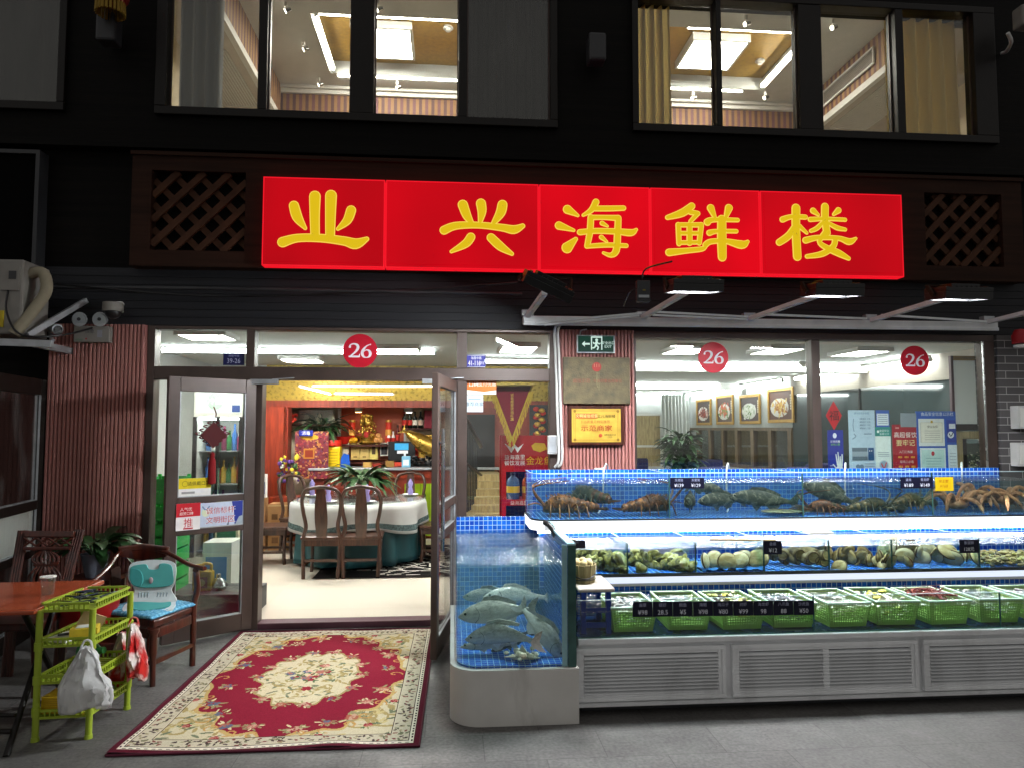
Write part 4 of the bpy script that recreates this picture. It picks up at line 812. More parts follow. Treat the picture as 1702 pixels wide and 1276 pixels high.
for k in range(26): q.ball(p+Vector((rng.uniform(-.24,.24), rng.uniform(-.06,.06), rng.uniform(.02,.16))), rng.uniform(.03,.05), 7, (1,.8,.7))
item('carved_stand', 'knobbly black root carved stand under the golden fish', 'stand', q)
p = at(702, 735, YC+.2); o = thing('golden_fish', 'large golden carp sculpture leaping on the bar counter', 'sculpture', p)
q = MB('gold'); ang = -.55
R2 = Matrix.Rotation(-ang, 3, 'Y')
pts = [(-.3,.0,.012),(-.24,.01,.05),(-.12,.0,.1),(.02,0,.13),(.16,0,.125),(.28,0,.1)]
q.tube([p+R2@Vector((a_,0,b_)) for a_, b_, r_ in pts], [r_ for *_, r_ in pts], 14); q.build('body', parent=o, smooth=60)
q = MB('gold'); q.prism([(-.04,.1),(.1,.21),(.2,.2),(.16,.1)], p+R2@Vector((0,.01,0)), R2@Vector((1,0,0)), R2@Vector((0,0,1)), .02); q.build('dorsal_fin', parent=o); q = MB('gold'); q.prism([(.0,-.1),(.06,-.2),(.14,-.17),(.12,-.1)], p+R2@Vector((0,.01,0)), R2@Vector((1,0,0)), R2@Vector((0,0,1)), .02); q.build('belly_fin', parent=o); q = MB('gold'); q.prism([(-.28,.0),(-.36,.1),(-.34,.0),(-.38,-.07)], p+R2@Vector((0,.01,0)), R2@Vector((1,0,0)), R2@Vector((0,0,1)), .015); q.build('tail_fin', parent=o)
item('red_fan', 'round red paper fan behind the golden fish', 'fan', MB(F('#cf3422')).cyl(at(693, 750, YC+.34), at(693, 750, YC+.36), .1, n=24))
# left of the niche: acrylic rack, noodle curtain, sign, plant
o = thing('acrylic_rack', 'clear acrylic brochure rack with dried goods at the upper left of the niche', 'rack', at(510, 700, 10.7)); x0, z0, x1, z1 = span(478, 680, 552, 704, 10.7)
q = MB('clear_plastic'); q.box(x0, 10.7, z0, x1, 10.706, z1); q.box(x0, 10.9, z0, x1, 10.906, z1); q.build('front_sheet', parent=o); MB('rosewood').box(x0, 10.68, z0-.03, x1, 10.95, z0).build('shelf_board', parent=o)
for k in range(3): MB(F('#cfc8a8')).prism([(0,0),(.16,0),(.08,.17)], (x0+.16+.19*k, 10.86, z0), (1,0,0), (0,0,1), .03).build('goods_bag', parent=o)
q = MB(F('#c2321f'))
for k in range(16): q.ball(at(487+rng.uniform(-7,7), 693+rng.uniform(-6,8), 10.66), .028, 7)
item('paper_flowers', 'bunch of red paper flowers beside the acrylic rack', 'flowers', q)
pic = Pic(.46, .66, 46, 66, '#6d2430'); rg = random.Random(8)
for k in range(420): pic.ell(rg.uniform(0,.46), rg.uniform(0,.66), rg.uniform(.006,.02), rg.uniform(.006,.02), rg.choice(['#8f3038','#6a3a4a','#a8743a','#4a161c','#8a463e','#5a3048','#b08850']), rg.uniform(0,3))
pic.rect(.12,.28,.27,.42,'#a8702a'); pic.rect(.14,.3,.25,.4,'#7a2a1a'); pic.ell(.2,.58,.12,.04,'#d09a2a')
o = thing('embroidered_hanging', 'red and purple embroidered hanging left of the bar counter', 'hanging', at(513, 790, 10.25)); x0, z0, x1, z1 = span(490, 727, 540, 795, 10.25); pic.build('cloth', 'painted', (x0, 10.24, z0), parent=o); MB(F('#5a1a1a')).box(x0, 10.245, z0, x0+.46, 10.26, z0+.66).build('backing', parent=o)
o = thing('blue_sign', 'small blue sign with white characters above the embroidered hanging', 'sign', at(508, 719, 10.3)); x0, z0, x1, z1 = span(497, 714, 520, 724, 10.2); MB(F('#17257e')).box(x0, 10.2, z0, x1, 10.21, z1).build('plate', parent=o); pl = Plane((x0, 10.2, z0)); pl.text('消毒', (x1-x0)*.5, (z1-z0)*.5, (z1-z0)*.62, F('#e8eaf4')); pl.build('lettering', parent=o)
def leafplant(name, label, base, n, L, wd, mats, h0=0, spread=1.1, seed=1, droop=1.0, pot=None, cat='plant', stem=0):
    rg = random.Random(seed); o = thing(name, label, cat, base); base = Vector(base); q = MB(mats[0])
    for i in range(n):
        q.m = rg.choice(mats); a_ = rg.uniform(0, 2*pi); up = rg.uniform(.25, 1.3); d = Vector((cos(a_)*spread, sin(a_)*spread, up)); s_ = base+Vector((cos(a_)*.03, sin(a_)*.03, h0+rg.uniform(0, stem)))
        l_ = L*rg.uniform(.6, 1.1); st = s_+d.normalized()*l_*.35
        q.tube([s_, s_+Vector((0,0,l_*.1))+d.normalized()*l_*.15, st], .004, 4, False); q.leaf(st, d+Vector((0,0,-.3)), l_*.75, wd*rg.uniform(.7,1.15), droop*rg.uniform(.6,1.3), 5)
    q.build('foliage', parent=o, smooth=180)
    if pot: pot(o, base)
    return o
def vase(col, r, h):
    def f_(o, b_): MB(col).lathe([(r*.6, 0), (r*.75, h*.3), (r*.9, h*.8), (r, h), (r*.86, h), (r*.7, h*.9), (.001, h*.88)], b_, 18).build('pot', parent=o, smooth=40)
    return f_
p = onc(534, .36); leafplant('potted_plant', 'broad leaved green plant in a pale vase at the left end of the bar counter', p, 46, .46, .085, ['leaf_dark', 'leaf_dark', 'leaf_mid'], .46, .9, 4, 1.0, vase('offwhite', .07, .4), stem=.12)
item('plastic_wrap', 'crumpled clear plastic on the counter end', 'wrap', MB('clear_plastic').ball(onc(528, .1)+Vector((0,0,.06)), .09, 9, (1.2,.7,.6)))
# flowers, cartons, shopping bags by the left pillar
q = MB('leaf_mid')
for k in range(60): 
    c_ = Vector((-2.18+rng.uniform(-.13,.13), 9.9+rng.uniform(-.1,.1), .95+rng.uniform(-.1,.28))); q.m = rng.choice(['leaf_mid', F('#d6c23a'), F('#e6e2d6'), F('#5a3a78'), 'leaf_dark']); q.ball(c_, rng.uniform(.015,.035), 6)
q.m = 'leaf_dark'; q.cyl((-2.18,9.9,.7), (-2.18,9.9,.95), .03)
item('flower_vase', 'mixed yellow and white flowers by the left pillar', 'flowers', q)
q = MB('red_wood'); q.box(-2.4, 9.75, FLZ, -1.95, 10.1, .7); q.m = F('#8c2f20'); q.box(-2.38, 9.73, .3, -1.97, 9.749, .62); item('side_cabinet', 'low red wooden cabinet under the flowers', 'cabinet', q, None, 0, .006)
for i, (x, y, z, sx, sz, t) in enumerate(((-2.52, 9.5, FLZ, .32, .34, 'lowest carton'), (-2.53, 9.5, FLZ+.345, .31, .32, 'topmost carton'), (-2.2, 9.62, FLZ, .26, .3, 'lower right carton'), (-2.21, 9.62, FLZ+.305, .25, .28, 'upper right carton'))):
    o = thing('carton', 'brown cardboard %s of the stack by the left pillar' % t, 'box', (x, y, z), 'cartons by the left pillar'); MB('carton').box(x-sx/2, y-.15, z, x+sx/2, y+.15, z+sz).build('box_body', parent=o, bevel=.004)
    pl = Plane((x-sx/2, y-.15, z)); pl.rect(0, sz*.9, sx, sz*.97, F('#c9a877')); pl.rect(sx*.2, sz*.3, sx*.5, sz*.55, F('#6b4a2a')); pl.rect(sx*.6, sz*.35, sx*.85, sz*.5, F('#7c5a36')); pl.build('printing', parent=o)
for x, c1, c2, t in ((-2.57, '#c8362a', '#e2b44a', 'red and yellow'), (-2.42, '#e9e6e0', '#22357c', 'white and blue')):
    o = thing('shopping_bag', '%s paper shopping bag on top of the cartons' % t, 'bag', (x, 9.5, FLZ+.67)); z = FLZ+.67; MB(F(c1)).box(x-.07, 9.42, z, x+.07, 9.5, z+.3).build('bag_body', parent=o, bevel=.004); MB(F(c2)).box(x-.055, 9.414, z+.05, x+.055, 9.419, z+.2).build('print', parent=o)
# tall display fridge etc. seen through the left leaf
fx0, fx1, fy = at(322, 700, 7.6).x, at(405, 700, 7.6).x, 7.6
o = thing('drinks_fridge', 'white glass door drinks fridge behind the left door leaf', 'fridge', ((fx0+fx1)/2, fy, FLZ)); q = MB('offwhite'); q.box(fx0, fy+.5, FLZ, fx1, fy+.6, 2.02); q.box(fx0, fy, FLZ, fx0+.04, fy+.5, 2.02); q.box(fx1-.04, fy, FLZ, fx1, fy+.5, 2.02); q.box(fx0+.04, fy, FLZ, fx1-.04, fy+.5, .3); q.box(fx0+.04, fy, 1.72, fx1-.04, fy+.5, 2.02); q.build('cabinet', parent=o)
pl = Plane((fx0, fy, 1.72)); w_ = fx1-fx0; pl.rect(.02, .04, w_-.02, .28, F('#dfe6ea')); pl.disc(w_*.42, .16, .085, F('#b9cfc4')); pl.text('冷藏', w_*.42, .16, .07, F('#f6f8f8')); pl.rect(w_-.12, .05, w_-.04, .12, F('#2a4c9a')); pl.build('header_print', parent=o)
for k in range(4): q = MB('galv').box(fx0+.04, fy+.06, .34+.34*k, fx1-.04, fy+.48, .35+.34*k).build('shelf', parent=o)
q = MB('alu_dark'); xm = (fx0+fx1)/2; [q.box(a_-.018, fy-.03, .3, a_+.018, fy, 1.72) for a_ in (fx0+.02, xm, fx1-.02)]; q.m = 'steel'; q.cyl((xm-.03, fy-.06, .8), (xm-.03, fy-.06, 1.2), .01); q.cyl((xm+.03, fy-.06, .8), (xm+.03, fy-.06, 1.2), .01); q.build('door_frame', parent=o)
emit('fridge_light', (.9, .97, 1), 40); MB('fridge_light').box(fx0+.05, fy+.04, 1.69, fx1-.05, fy+.08, 1.71).build('fridge_lamp', parent=o)
gb = 'bottles in the drinks fridge'
for k in range(4):
    for j in range(7):
        x = fx0+.09+(fx1-fx0-.18)*j/6; z = .35+.34*k; c_ = rng.choice(['#2f6a38','#8a3a22','#d8d4c8','#3b66a0','#c9a03a','#7a2a4a']); h = rng.uniform(.2,.28)
        q = MB(F(c_, .2)); q.lathe([(.026,0),(.03,.01),(.03,h*.6),(.012,h*.75),(.012,h)], (x, fy+.2, z), 10); item('drink_bottle', 'bottle standing on a shelf inside the drinks fridge behind the left door leaf', 'bottle', q, gb)
def crate(x0, x1, y0, y1, z0, z1, label):
    m = MB(F('#22a848', .4)); t = .012
    m.box(x0, y0, z0, x1, y1, z0+t)
    for k in range(3):
        a_ = z0+t+(z1-z0-t)*k/3; b_ = a_+(z1-z0)*.27
        m.box(x0, y0, a_, x1, y0+t, b_); m.box(x0, y1-t, a_, x1, y1, b_); m.box(x0, y0+t, a_, x0+t, y1-t, b_); m.box(x1-t, y0+t, a_, x1, y1-t, b_)
    for x, y in ((x0,y0),(x1-.03,y0),(x0,y1-.03),(x1-.03,y1-.03)): m.box(x+.002, y+.002, z0+t, x+.028, y+.028, z1)
    return item('plastic_crate', label, 'crate', m, 'green crates behind the door', 0)
ca, cb = at(244, 830, 6.55).x, at(300, 830, 6.55).x
for k, t in enumerate(('bottom', 'middle', 'top')): crate(ca, cb, 6.4, 6.8, FLZ+.385*k, FLZ+.385*k+.37, 'green plastic crate behind the left door, %s of the stack' % t)
q = MB('dark_grey'); q.box(-2.3, 6.16, FLZ, -1.62, 6.6, .24); q.build('window_step', parent=BLD, bevel=.005)
p = Vector((at(338, 965, 6.32).x, 6.32, .24)); o = thing('oil_jug', 'yellow cooking oil jug with handle inside the left door glass', 'jug', p)
MB(F('#c9a415', .25)).box(p.x-.08, p.y-.05, .24, p.x+.08, p.y+.05, .41).build('jug_body', parent=o, bevel=.02); q = MB(F('#c9a415', .25)); q.tube(curve3([(p.x+.06,p.y,.4),(p.x+.06,p.y,.455),(p.x,p.y,.46),(p.x-.01,p.y,.41)]), .013, 8); q.cyl((p.x-.04,p.y,.41),(p.x-.04,p.y,.46),.022); q.build('handle', parent=o, smooth=50); pl = Plane((p.x-.08,p.y-.05,.24)); pl.rect(.03,.03,.13,.12,F('#a8571a')); pl.disc(.08,.075,.03,F('#d8c060')); pl.build('label_print', parent=o)
p = Vector((at(363, 968, 6.35).x, 6.35, .24)); item('metal_kettle', 'shiny metal lid and bowl beside the oil jug', 'kettle', MB('steel').lathe([(.06,0),(.075,.03),(.05,.08),(.02,.1),(.018,.13),(.001,.135)], p, 18))
q = MB('offwhite'); q.box(-2.28, 6.9, FLZ, -2.02, 7.2, .55); q.m = F('#3b78b8'); q.box(-2.25, 6.894, .2, -2.06, 6.899, .42); item('white_carton', 'white carton with blue print behind the oil jug', 'box', q, None, 0, .004)
q = MB('cream_wall'); q.box(-2.3, 7.3, FLZ, -2.08, 7.45, .9); q.m = F('#2f5f3c'); q.box(-2.28, 7.294, .4, -2.1, 7.299, .7); item('sack', 'tan sack leaning beside the drinks fridge', 'sack', q, None, 0, .03)
# dining table ------------------------------------------------------------
TX, TY, TR, TZ = -1.09, 8.72, .8, .76
o = thing('dining_table', 'round dining table under a white cloth beyond the entrance', 'table', (TX, TY, FLZ))
MB('dining_wood').cyl((TX,TY,TZ-.03),(TX,TY,TZ-.002),TR-.04,n=40).build('tabletop', parent=o); MB('dining_wood').lathe([(.3,0),(.28,.04),(.1,.1),(.09,.6),(.3,.68)], (TX,TY,FLZ), 20).build('pedestal', parent=o, smooth=40)
pbr('cloth_white', '#bcbdb9', .85, var=.04); pbr('cloth_teal', '#12464c', .6, var=.12); pbr('cloth_hem', '#4a5e5e', .85, var=.5, scale=45)
def cloth(mat, hem, r, z0, drop, folds, flare, seed, bands=None):
    m = MB(mat); nu, nv = 120, 14; rows = []
    rgc = random.Random(seed); ph = [rgc.uniform(0, 6) for _ in range(4)]
    def fn(u, v):
        a_ = 2*pi*u; 
        if v <= .3: rr = r*(v/.3); return Vector((TX+rr*cos(a_), TY+rr*sin(a_), z0))
        t = (v-.3)/.7; d = drop(a_)*t; f_ = t*(.035*sin(folds*a_+ph[0])+.02*sin((folds*1.7)//1*a_+ph[1]))
        rr = r+.012*min(1,t*8)+flare*t+f_; return Vector((TX+rr*cos(a_), TY+rr*sin(a_), z0-.01*min(1, t*8)-d))
    m.grid(fn, nu, nv)
    for j in range(nv):
        if bands and bands[0] <= j < bands[1]: m.k[j*nu:(j+1)*nu] = [hem]*nu
    return m
o2 = cloth('cloth_teal', None, TR-.1, TZ-.004, lambda a_: .66, 11, .0, 2).build('table_skirt', smooth=180, solid=.003); tag(o2, 'dark teal skirt cloth hanging to the floor under the white tablecloth', 'tablecloth')
o2 = cloth('cloth_white', 'cloth_hem', TR-.02, TZ+.006, lambda a_: .29+.05*cos(4*(a_-radians(235)))+.03*cos(a_-radians(230)), 9, .0, 3, (11, 13)).build('tablecloth', smooth=180, solid=.003); tag(o2, 'white tablecloth with dark embroidered hem on the round dining table', 'tablecloth')
MB('tank_glass').cyl((TX,TY,TZ+.012),(TX,TY,TZ+.022),TR-.01,n=48).build('glass_top'); tag(bpy.data.objects['glass_top'], 'round clear glass sheet lying on the white tablecloth', 'glass top')
o = thing('lazy_susan', 'round glass turntable on the dining table', 'turntable', (TX,TY,TZ+.024)); MB('steel').cyl((TX,TY,TZ+.024),(TX,TY,TZ+.05),.12).build('bearing', parent=o); MB('window_glass').cyl((TX,TY,TZ+.051),(TX,TY,TZ+.063),.48,n=40).build('plate', parent=o)
leafplant('table_plant', 'large leafy green plant in the middle of the dining table', (TX+.02, TY, TZ+.064), 95, .44, .07, ['leaf_dark', 'leaf_mid', 'leaf_mid'], .12, 1.0, 11, 1.0, vase('offwhite', .08, .1))
gp = 'place settings on the dining table'
pbr('napkin', '#8f86bd', .85, var=.08)
for i, (a_, t) in enumerate(((20,'right'), (160,'left'), (245,'front left'), (285,'front right'))):
    c_ = Vector((TX+.63*cos(radians(a_)), TY+.63*sin(radians(a_)), TZ+.024)); item('plate', 'white plate at the %s of the dining table' % t, 'plate', MB(F('#e2e2de', .2)).lathe([(.05,0),(.07,.004),(.1,.016),(.098,.018),(.07,.008),(.001,.006)], c_, 20), gp)
    q = MB('napkin'); q.lathe([(.03,.01),(.035,.05),(.02,.1),(.034,.15),(.006,.2)], c_, 9, 1, .6); item('napkin', 'purple folded napkin on the plate at the %s of the dining table' % t, 'napkin', q, 'folded napkins', 60)
    q = MB('clear_plastic'); q.lathe([(.025,0),(.004,.006),(.004,.07),(.026,.1),(.03,.14)], c_+Vector((-.1*sin(radians(a_)), .1*cos(radians(a_)), 0)), 12); item('wine_glass', 'stemmed glass beside the plate at the %s of the dining table' % t, 'glass', q, 'glasses on the dining table', 60)
# chairs of the dining table (local: faces +Y)
def dining_chair(label):
    t = thing('dining_chair', label, 'chair', (0,0,0), 'dark wooden chairs round the dining table'); W2, D = .21, .2
    q = MB('dining_wood'); q.box(-W2-.01,-D,.43,W2+.01,D,.465); q.build('seat', parent=t, bevel=.008)
    q = MB('dining_wood'); q.box(-W2+.02,-D+.01,.36,W2-.02,-D+.03,.43); q.box(-W2+.02,D-.03,.36,W2-.02,D-.01,.43); q.box(-W2+.01,-D+.03,.36,-W2+.03,D-.03,.43); q.box(W2-.03,-D+.03,.36,W2-.01,D-.03,.43); q.build('apron', parent=t)
    for s in (-1,1):
        q = MB('dining_wood'); q.tube(curve3([(s*.175,-.215,0),(s*.185,-.19,.2),(s*.19,-.18,.44),(s*.165,-.185,.58),(s*.19,-.2,.74),(s*.2,-.225,.88),(s*.165,-.25,.985),(s*.1,-.262,1.015)]), .021, 8); q.build('back_post', parent=t, smooth=60)
        q = MB('dining_wood'); q.tube(curve3([(s*.185,.175,0),(s*.175,.165,.2),(s*.185,.18,.44)]), .02, 8); q.build('leg', parent=t, smooth=60)
        MB('dining_wood').bar((s*.18,-.19,.15),(s*.18,.17,.15),.02,.03).build('stretcher', parent=t)
    MB('dining_wood').bar((-.18,-.19,.2),(.18,-.19,.2),.02,.03).build('stretcher', parent=t)
    q = MB('dining_wood'); q.tube(curve3([(-.12,-.26,1.01),(0,-.268,1.03),(.12,-.26,1.01)]), .026, 8, flat=.8); q.build('crest_rail', parent=t, smooth=60)
    q = MB('dining_wood'); q.grid(lambda u, v: Vector(((u-.5)*(.1+.03*sin(pi*v*1.2)), -.19-.075*v**1.3-.012*sin(pi*v), .46+.56*v)), 3, 10); q.build('splat', parent=t, solid=.016)
    return t
ch = dining_chair('dark splat back chair before the table, left of the two seen from behind')
c1, c2 = atz(541, 950, FLZ), atz(601, 950, FLZ)
ch.scale = (1,1,.92); ch.location = (c1.x+.02, 7.86, FLZ); ch.rotation_euler = (0,0,-.05)
dup(ch, (c2.x+.02, 7.86, FLZ), (0,0,.04), 'dark splat back chair before the table, right of the two seen from behind')
dup(ch, (TX-.98, TY-.05, FLZ), (0,0,radians(-90)), 'dark wooden chair at the left side of the dining table, nearest the cartons')
dup(ch, (TX-.78, TY+.65, FLZ), (0,0,radians(-128)), 'dark wooden chair behind the left side of the dining table')
dup(ch, (TX+.93, TY-.1, FLZ), (0,0,radians(88)), 'dark wooden chair at the right side of the dining table beside the right door leaf')
dup(ch, (TX+.5, TY+1.02, FLZ), (0,0,radians(172)), 'dark wooden chair at the back of the dining table before the lime green panel')
dup(ch, (TX-.15, TY+1.1, FLZ), (0,0,radians(182)), 'dark wooden chair at the back of the dining table behind the plant')
# lime panel, inner rug
o = thing('lime_poster', 'lime green poster with a bottle on the front of the bar counter', 'poster', at(700, 840, 10.2)); x0, z0, x1, z1 = span(672, 803, 724, 890, 10.24); MB(F('#8fae1e', .4)).box(x0, 10.24, z0, x1, 10.26, z1).build('sheet', parent=o)
pl = Plane((x0, 10.24, z0)); w_, h_ = x1-x0, z1-z0; [pl.rect(w_*k, 0, w_*k+.008, h_, F('#6d8a14')) for k in (.22, .5, .78)]; pl.poly([(w_*.62+x*.055, h_*.62+y*.2) for x, y in ((-.5,0),(.5,0),(.5,.6),(.2,.8),(.2,1),(-.2,1),(-.2,.8),(-.5,.6))], F('#2d5a24')); pl.rect(w_*.57, h_*.66, w_*.67, h_*.74, F('#dfe6c0')); pl.build('print', parent=o)
pic = Pic(2.3, 2.0, 92, 80, '#151414'); rg = random.Random(3)
for k in range(26): pic.line([(rg.uniform(0,2.3), rg.uniform(0,2)) for _ in range(2)], .02, '#b8b4aa')
for k in range(16): x, y, r_ = rg.uniform(.1,2.2), rg.uniform(.1,1.9), rg.uniform(.1,.3); pic.line([(x+r_*cos(t*.3), y+r_*sin(t*.3)) for t in range(16)], .018, '#c6c2b8')
pic.rect(0,0,2.3,.1,'#1a1515'); pic.rect(0,0,.1,2,'#1a1515')
ru = pic.build('inner_rug', 'woven', (-1.42, 7.62, FLZ+.012), (1,0,0), (0,1,0)); tag(ru, 'dark patterned rug under the dining table', 'rug')
# ------------------------------------------------------------------ behind the narrow glass: stairs, railing, panel, stand
q = MB('pale_wood'); xa, xb = at(776, 830, 8.6).x, at(842, 830, 8.6).x
for k in range(7): q.box(xa, 8.4+k*.2, FLZ, xb, 8.4+(k+1)*.2 if k < 6 else 10.3, .5+k*.082)
q.build('staircase', parent=BLD)
q = MB('plum_panel'); q.box(.05, 10.3, FLZ, 1.62, 10.36, 1.899); q.m = 'black_plastic'; q.box(.12, 10.26, .9, .62, 10.29, 1.8); q.build('stair_wall', parent=BLD)
o = thing('stair_railing', 'black metal stair railing behind the narrow glass', 'railing', (.25, 8.5, .6)); q = MB('black_plastic')
for k in range(7): x = at(777+k*3.2, 700, 8.5).x; q.cyl((x, 8.5+k*.12, .62), (x, 8.5+k*.12, 1.72-.06*k), .009, n=6)
q.build('baluster', parent=o); q = MB('black_plastic'); q.bar((at(774,690,8.4).x, 8.4, 1.72), (at(800,720,9.3).x, 9.3, 1.36), .04, .03); q.bar((at(774,690,8.4).x, 8.4, 1.2), (at(800,720,9.3).x, 9.3, 1.0), .03, .02); q.build('handrail', parent=o)
p = at(897, 700, 10.2); o = thing('fish_charm', 'hanging red and gold lucky charm on the brown wall behind the pennant', 'charm', p); q = MB('gold')
for k in range(6): q.ball(p+Vector((.03*(-1)**k, 0, .16-.065*k)), .05, 8, (1,.5,.7))
q.build('gold_beads', parent=o, smooth=60); q = MB(F('#a3281e'))
for k in range(7): q.ball(p+Vector((-.05*(-1)**k, .02, .18-.06*k)), .045, 8, (1,.5,.8))
q.build('red_beads', parent=o, smooth=60); q = MB('dark_grey'); q.box(p.x-.14, p.y+.06, p.z-.34, p.x+.14, p.y+.08, p.z+.24); q.build('backing', parent=o)
o = thing('display_rack', 'red promotional rack with printed header behind the narrow glass', 'display rack', (at(872,830,6.5).x, 6.5, FLZ)); Y = 6.5
x0, z0, x1, z1 = span(834, 723, 913, 783, Y); RED = F('#b5121f', .4); w_, h_ = x1-x0, z1-z0
MB(RED).box(x0, Y, z0, x1, Y+.02, z1).build('header_board', parent=o)
pl = Plane((x0, Y, z0)); pl.poly([(w_*.06,h_*.78),(w_*.2,h_*.52),(w_*.27,h_*.66),(w_*.33,h_*.52),(w_*.46,h_*.78),(w_*.34,h_*.66),(w_*.27,h_*.76),(w_*.2,h_*.66)], F('#f0eaea')); pl.text('益海嘉里', w_*.27, h_*.4, .042, F('#f4eeee')); pl.text('餐饮发展', w_*.27, h_*.24, .042, F('#f4eeee')); pl.text('金龙鱼', w_*.78, h_*.3, .07, F('#f2c52a')); pl.poly([(w_*.62,h_*.72),(w_*.7,h_*.8),(w_*.9,h_*.78),(w_*.96,h_*.62),(w_*.8,h_*.54),(w_*.66,h_*.6)], F('#e2b01e')); pl.build('header_print', parent=o)
q = MB(RED); a_, b_ = at(834,800,Y).x, at(841,800,Y).x; q.box(a_, Y, FLZ, b_, Y+.03, z0); q.box(x1-.04, Y, FLZ, x1, Y+.03, z0); q.box(a_, Y+.3, FLZ, b_, Y+.33, z1); q.box(x1-.04, Y+.3, FLZ, x1, Y+.33, z1); q.build('upright', parent=o)
zsr = at(860, 830, Y).z
for z in (zsr, .45, .12): q = MB(RED); q.box(b_, Y+.001, z-.05, x1-.04, Y+.36, z); q.build('shelf', parent=o)
pl = Plane((b_, Y, zsr-.05)); pl.text('益海嘉里', .12, .025, .036, F('#f4eeee')); pl.text('食用油', .3, .025, .036, F('#f4eeee')); pl.build('shelf_print', parent=o)
MB(F('#1a2f66')).box(b_, Y+.33, FLZ, x1-.04, Y+.34, z0).build('back_sheet', parent=o)
def jug(px0, px1, py0, py1, Y, col, cap, label):
    x0, z0, x1, z1 = span(px0, py0, px1, py1, Y); o = thing('oil_bottle', label, 'bottle', ((x0+x1)/2, Y+.07, zsr)); h = z1-zsr; w_ = x1-x0; cx_ = (x0+x1)/2
    MB(col).lathe([(.46*w_,0),(.5*w_,.02*h),(.5*w_,.6*h),(.42*w_,.76*h),(.16*w_,.88*h),(.15*w_,.94*h)], (cx_,Y+.08,zsr), 18).build('body', parent=o, smooth=50); MB(cap).lathe([(.18*w_,.92*h),(.18*w_,h)], (cx_,Y+.08,zsr), 14).build('cap', parent=o, smooth=40); MB(F('#d9b23a')).lathe([(.505*w_,.25*h),(.505*w_,.5*h)], (cx_,Y+.08,zsr), 18).build('label_band', parent=o, smooth=50)
jug(843, 865, 786, 828, Y+.02, F('#4a6c9a', .2), F('#26437a'), 'blue grey oil jug on the red rack, left of two')
jug(869, 884, 787, 828, Y+.02, F('#b5521c', .2), F('#c9372a'), 'orange oil bottle on the red rack, right of two')
leafplant('stair_plant', 'small green plant at the foot of the stairs', (at(779,858,7.8).x, 7.8, .45), 16, .25, .05, ['leaf_mid','leaf_dark'], .1, 1, 21, 1, vase('offwhite', .06, .1))
# ------------------------------------------------------------------ hall
xw = 5.89
for i, (a_, b_, t0, t1, t) in enumerate(((1159,1183,663,706,'dark plate of meat, farthest of the four'), (1192,1220,656,705,'red prawns on lettuce, second farthest'), (1231,1265,655,704,'pale fish with greens, second nearest'), (1278,1321,644,702,'golden fried dish, nearest of the four'))):
    yb, ya = atx(a_, 690, xw).y, atx(b_, 690, xw).y; zt = atx((a_+b_)/2, t0, xw).z; zb_ = atx((a_+b_)/2, t1, xw).z; w_, h_ = yb-ya, zt-zb_
    o = thing('framed_picture', 'gold framed food picture of %s' % t, 'picture', (xw, (ya+yb)/2, zb_), 'framed dish pictures on the hall wall')
    q = MB('gold_frame'); k = .06; q.box(xw-.03, ya, zb_, xw, yb, zb_+k); q.box(xw-.03, ya, zt-k, xw, yb, zt); q.box(xw-.03, ya, zb_+k, xw, ya+k, zt-k); q.box(xw-.03, yb-k, zb_+k, xw, yb, zt-k); q.build('frame', parent=o, bevel=.006)
    pc = Pic(w_-2*k, h_-2*k, 44, 44, ('#3a2320','#4a2c24','#3a2428','#5a2f1e')[i]); W_, H_ = w_-2*k, h_-2*k; rg = random.Random(30+i)
    pc.ell(W_*.45, H_*.42, W_*.4, H_*.34, '#e4e0d8'); cols = (['#7a2a1c','#a03a24','#5a2016'],['#c8452a','#e0704a','#5a8a3a','#d85a3a'],['#e8e6dc','#c9d0b0','#6a8a4a','#f0eee6'],['#c98a2a','#e0b04a','#a8641e','#f0d080'])[i]
    for k_ in range(90): pc.ell(W_*.45+rg.gauss(0,.15)*W_, H_*.44+rg.gauss(0,.13)*H_, W_*.05, H_*.04, rg.choice(cols), rg.uniform(0,3))
    for k_ in range(6): pc.rect(W_*.9, H_*(.35+.09*k_), W_*.96, H_*(.41+.09*k_), '#e8dcc0')
    pc.build('print', 'print', (xw-.012, yb-k, zb_+k), (0,-1,0), (0,0,1), parent=o)
wf = thing('wood_window_row', 'row of wood framed windows along the right hall wall below the pictures', 'window', (5.9, 14, .85)); q = MB('window_wood')
for k in range(8): y = 12.02+k*.78; q.box(5.88, y, .85, 5.97, y+.14, 1.6)
q.box(5.885, 12.0, 1.56, 5.965, 17.5, 1.62); q.box(5.885, 12.0, .8, 5.965, 17.5, .87); q.build('frame', parent=wf)
MB('window_glass').box(5.92, 12.0, .86, 5.93, 17.5, 1.58).build('pane', parent=wf); MB('alu_dark').box(6.1, 12, .5, 6.15, 17.5, 2.0).build('outer_shutter', parent=wf)
bw = thing('back_window', 'pale blinds window in the hall back wall left of the lace curtain', 'window', (4.6, 17.45, .7)); x0, z0, x1, z1 = span(1000, 690, 1098, 778, 17.4); q = MB('pale_wood'); q.box(x0, 17.44, z0, x1, 17.49, z1); q.build('blind', parent=bw); q = MB('offwhite'); [q.box(x0, 17.41, z, x1, 17.44, z+.05) for z in (z0, (z0*.6+z1*.4), z1)]; q.box(x1, 17.41, z0, x1+.06, 17.44, z1); q.build('frame', parent=bw)
glass('lace', (.8,.82,.8), .1, .2, .6, dirt=.7)
x0, z0, x1, z1 = span(1100, 658, 1146, 745, 17.2); curtain(x0, x1, 17.2, z0, 2.44, F('#c9ccc8', .9), 'white lace curtain in the far corner of the hall', 8, .03, 9)
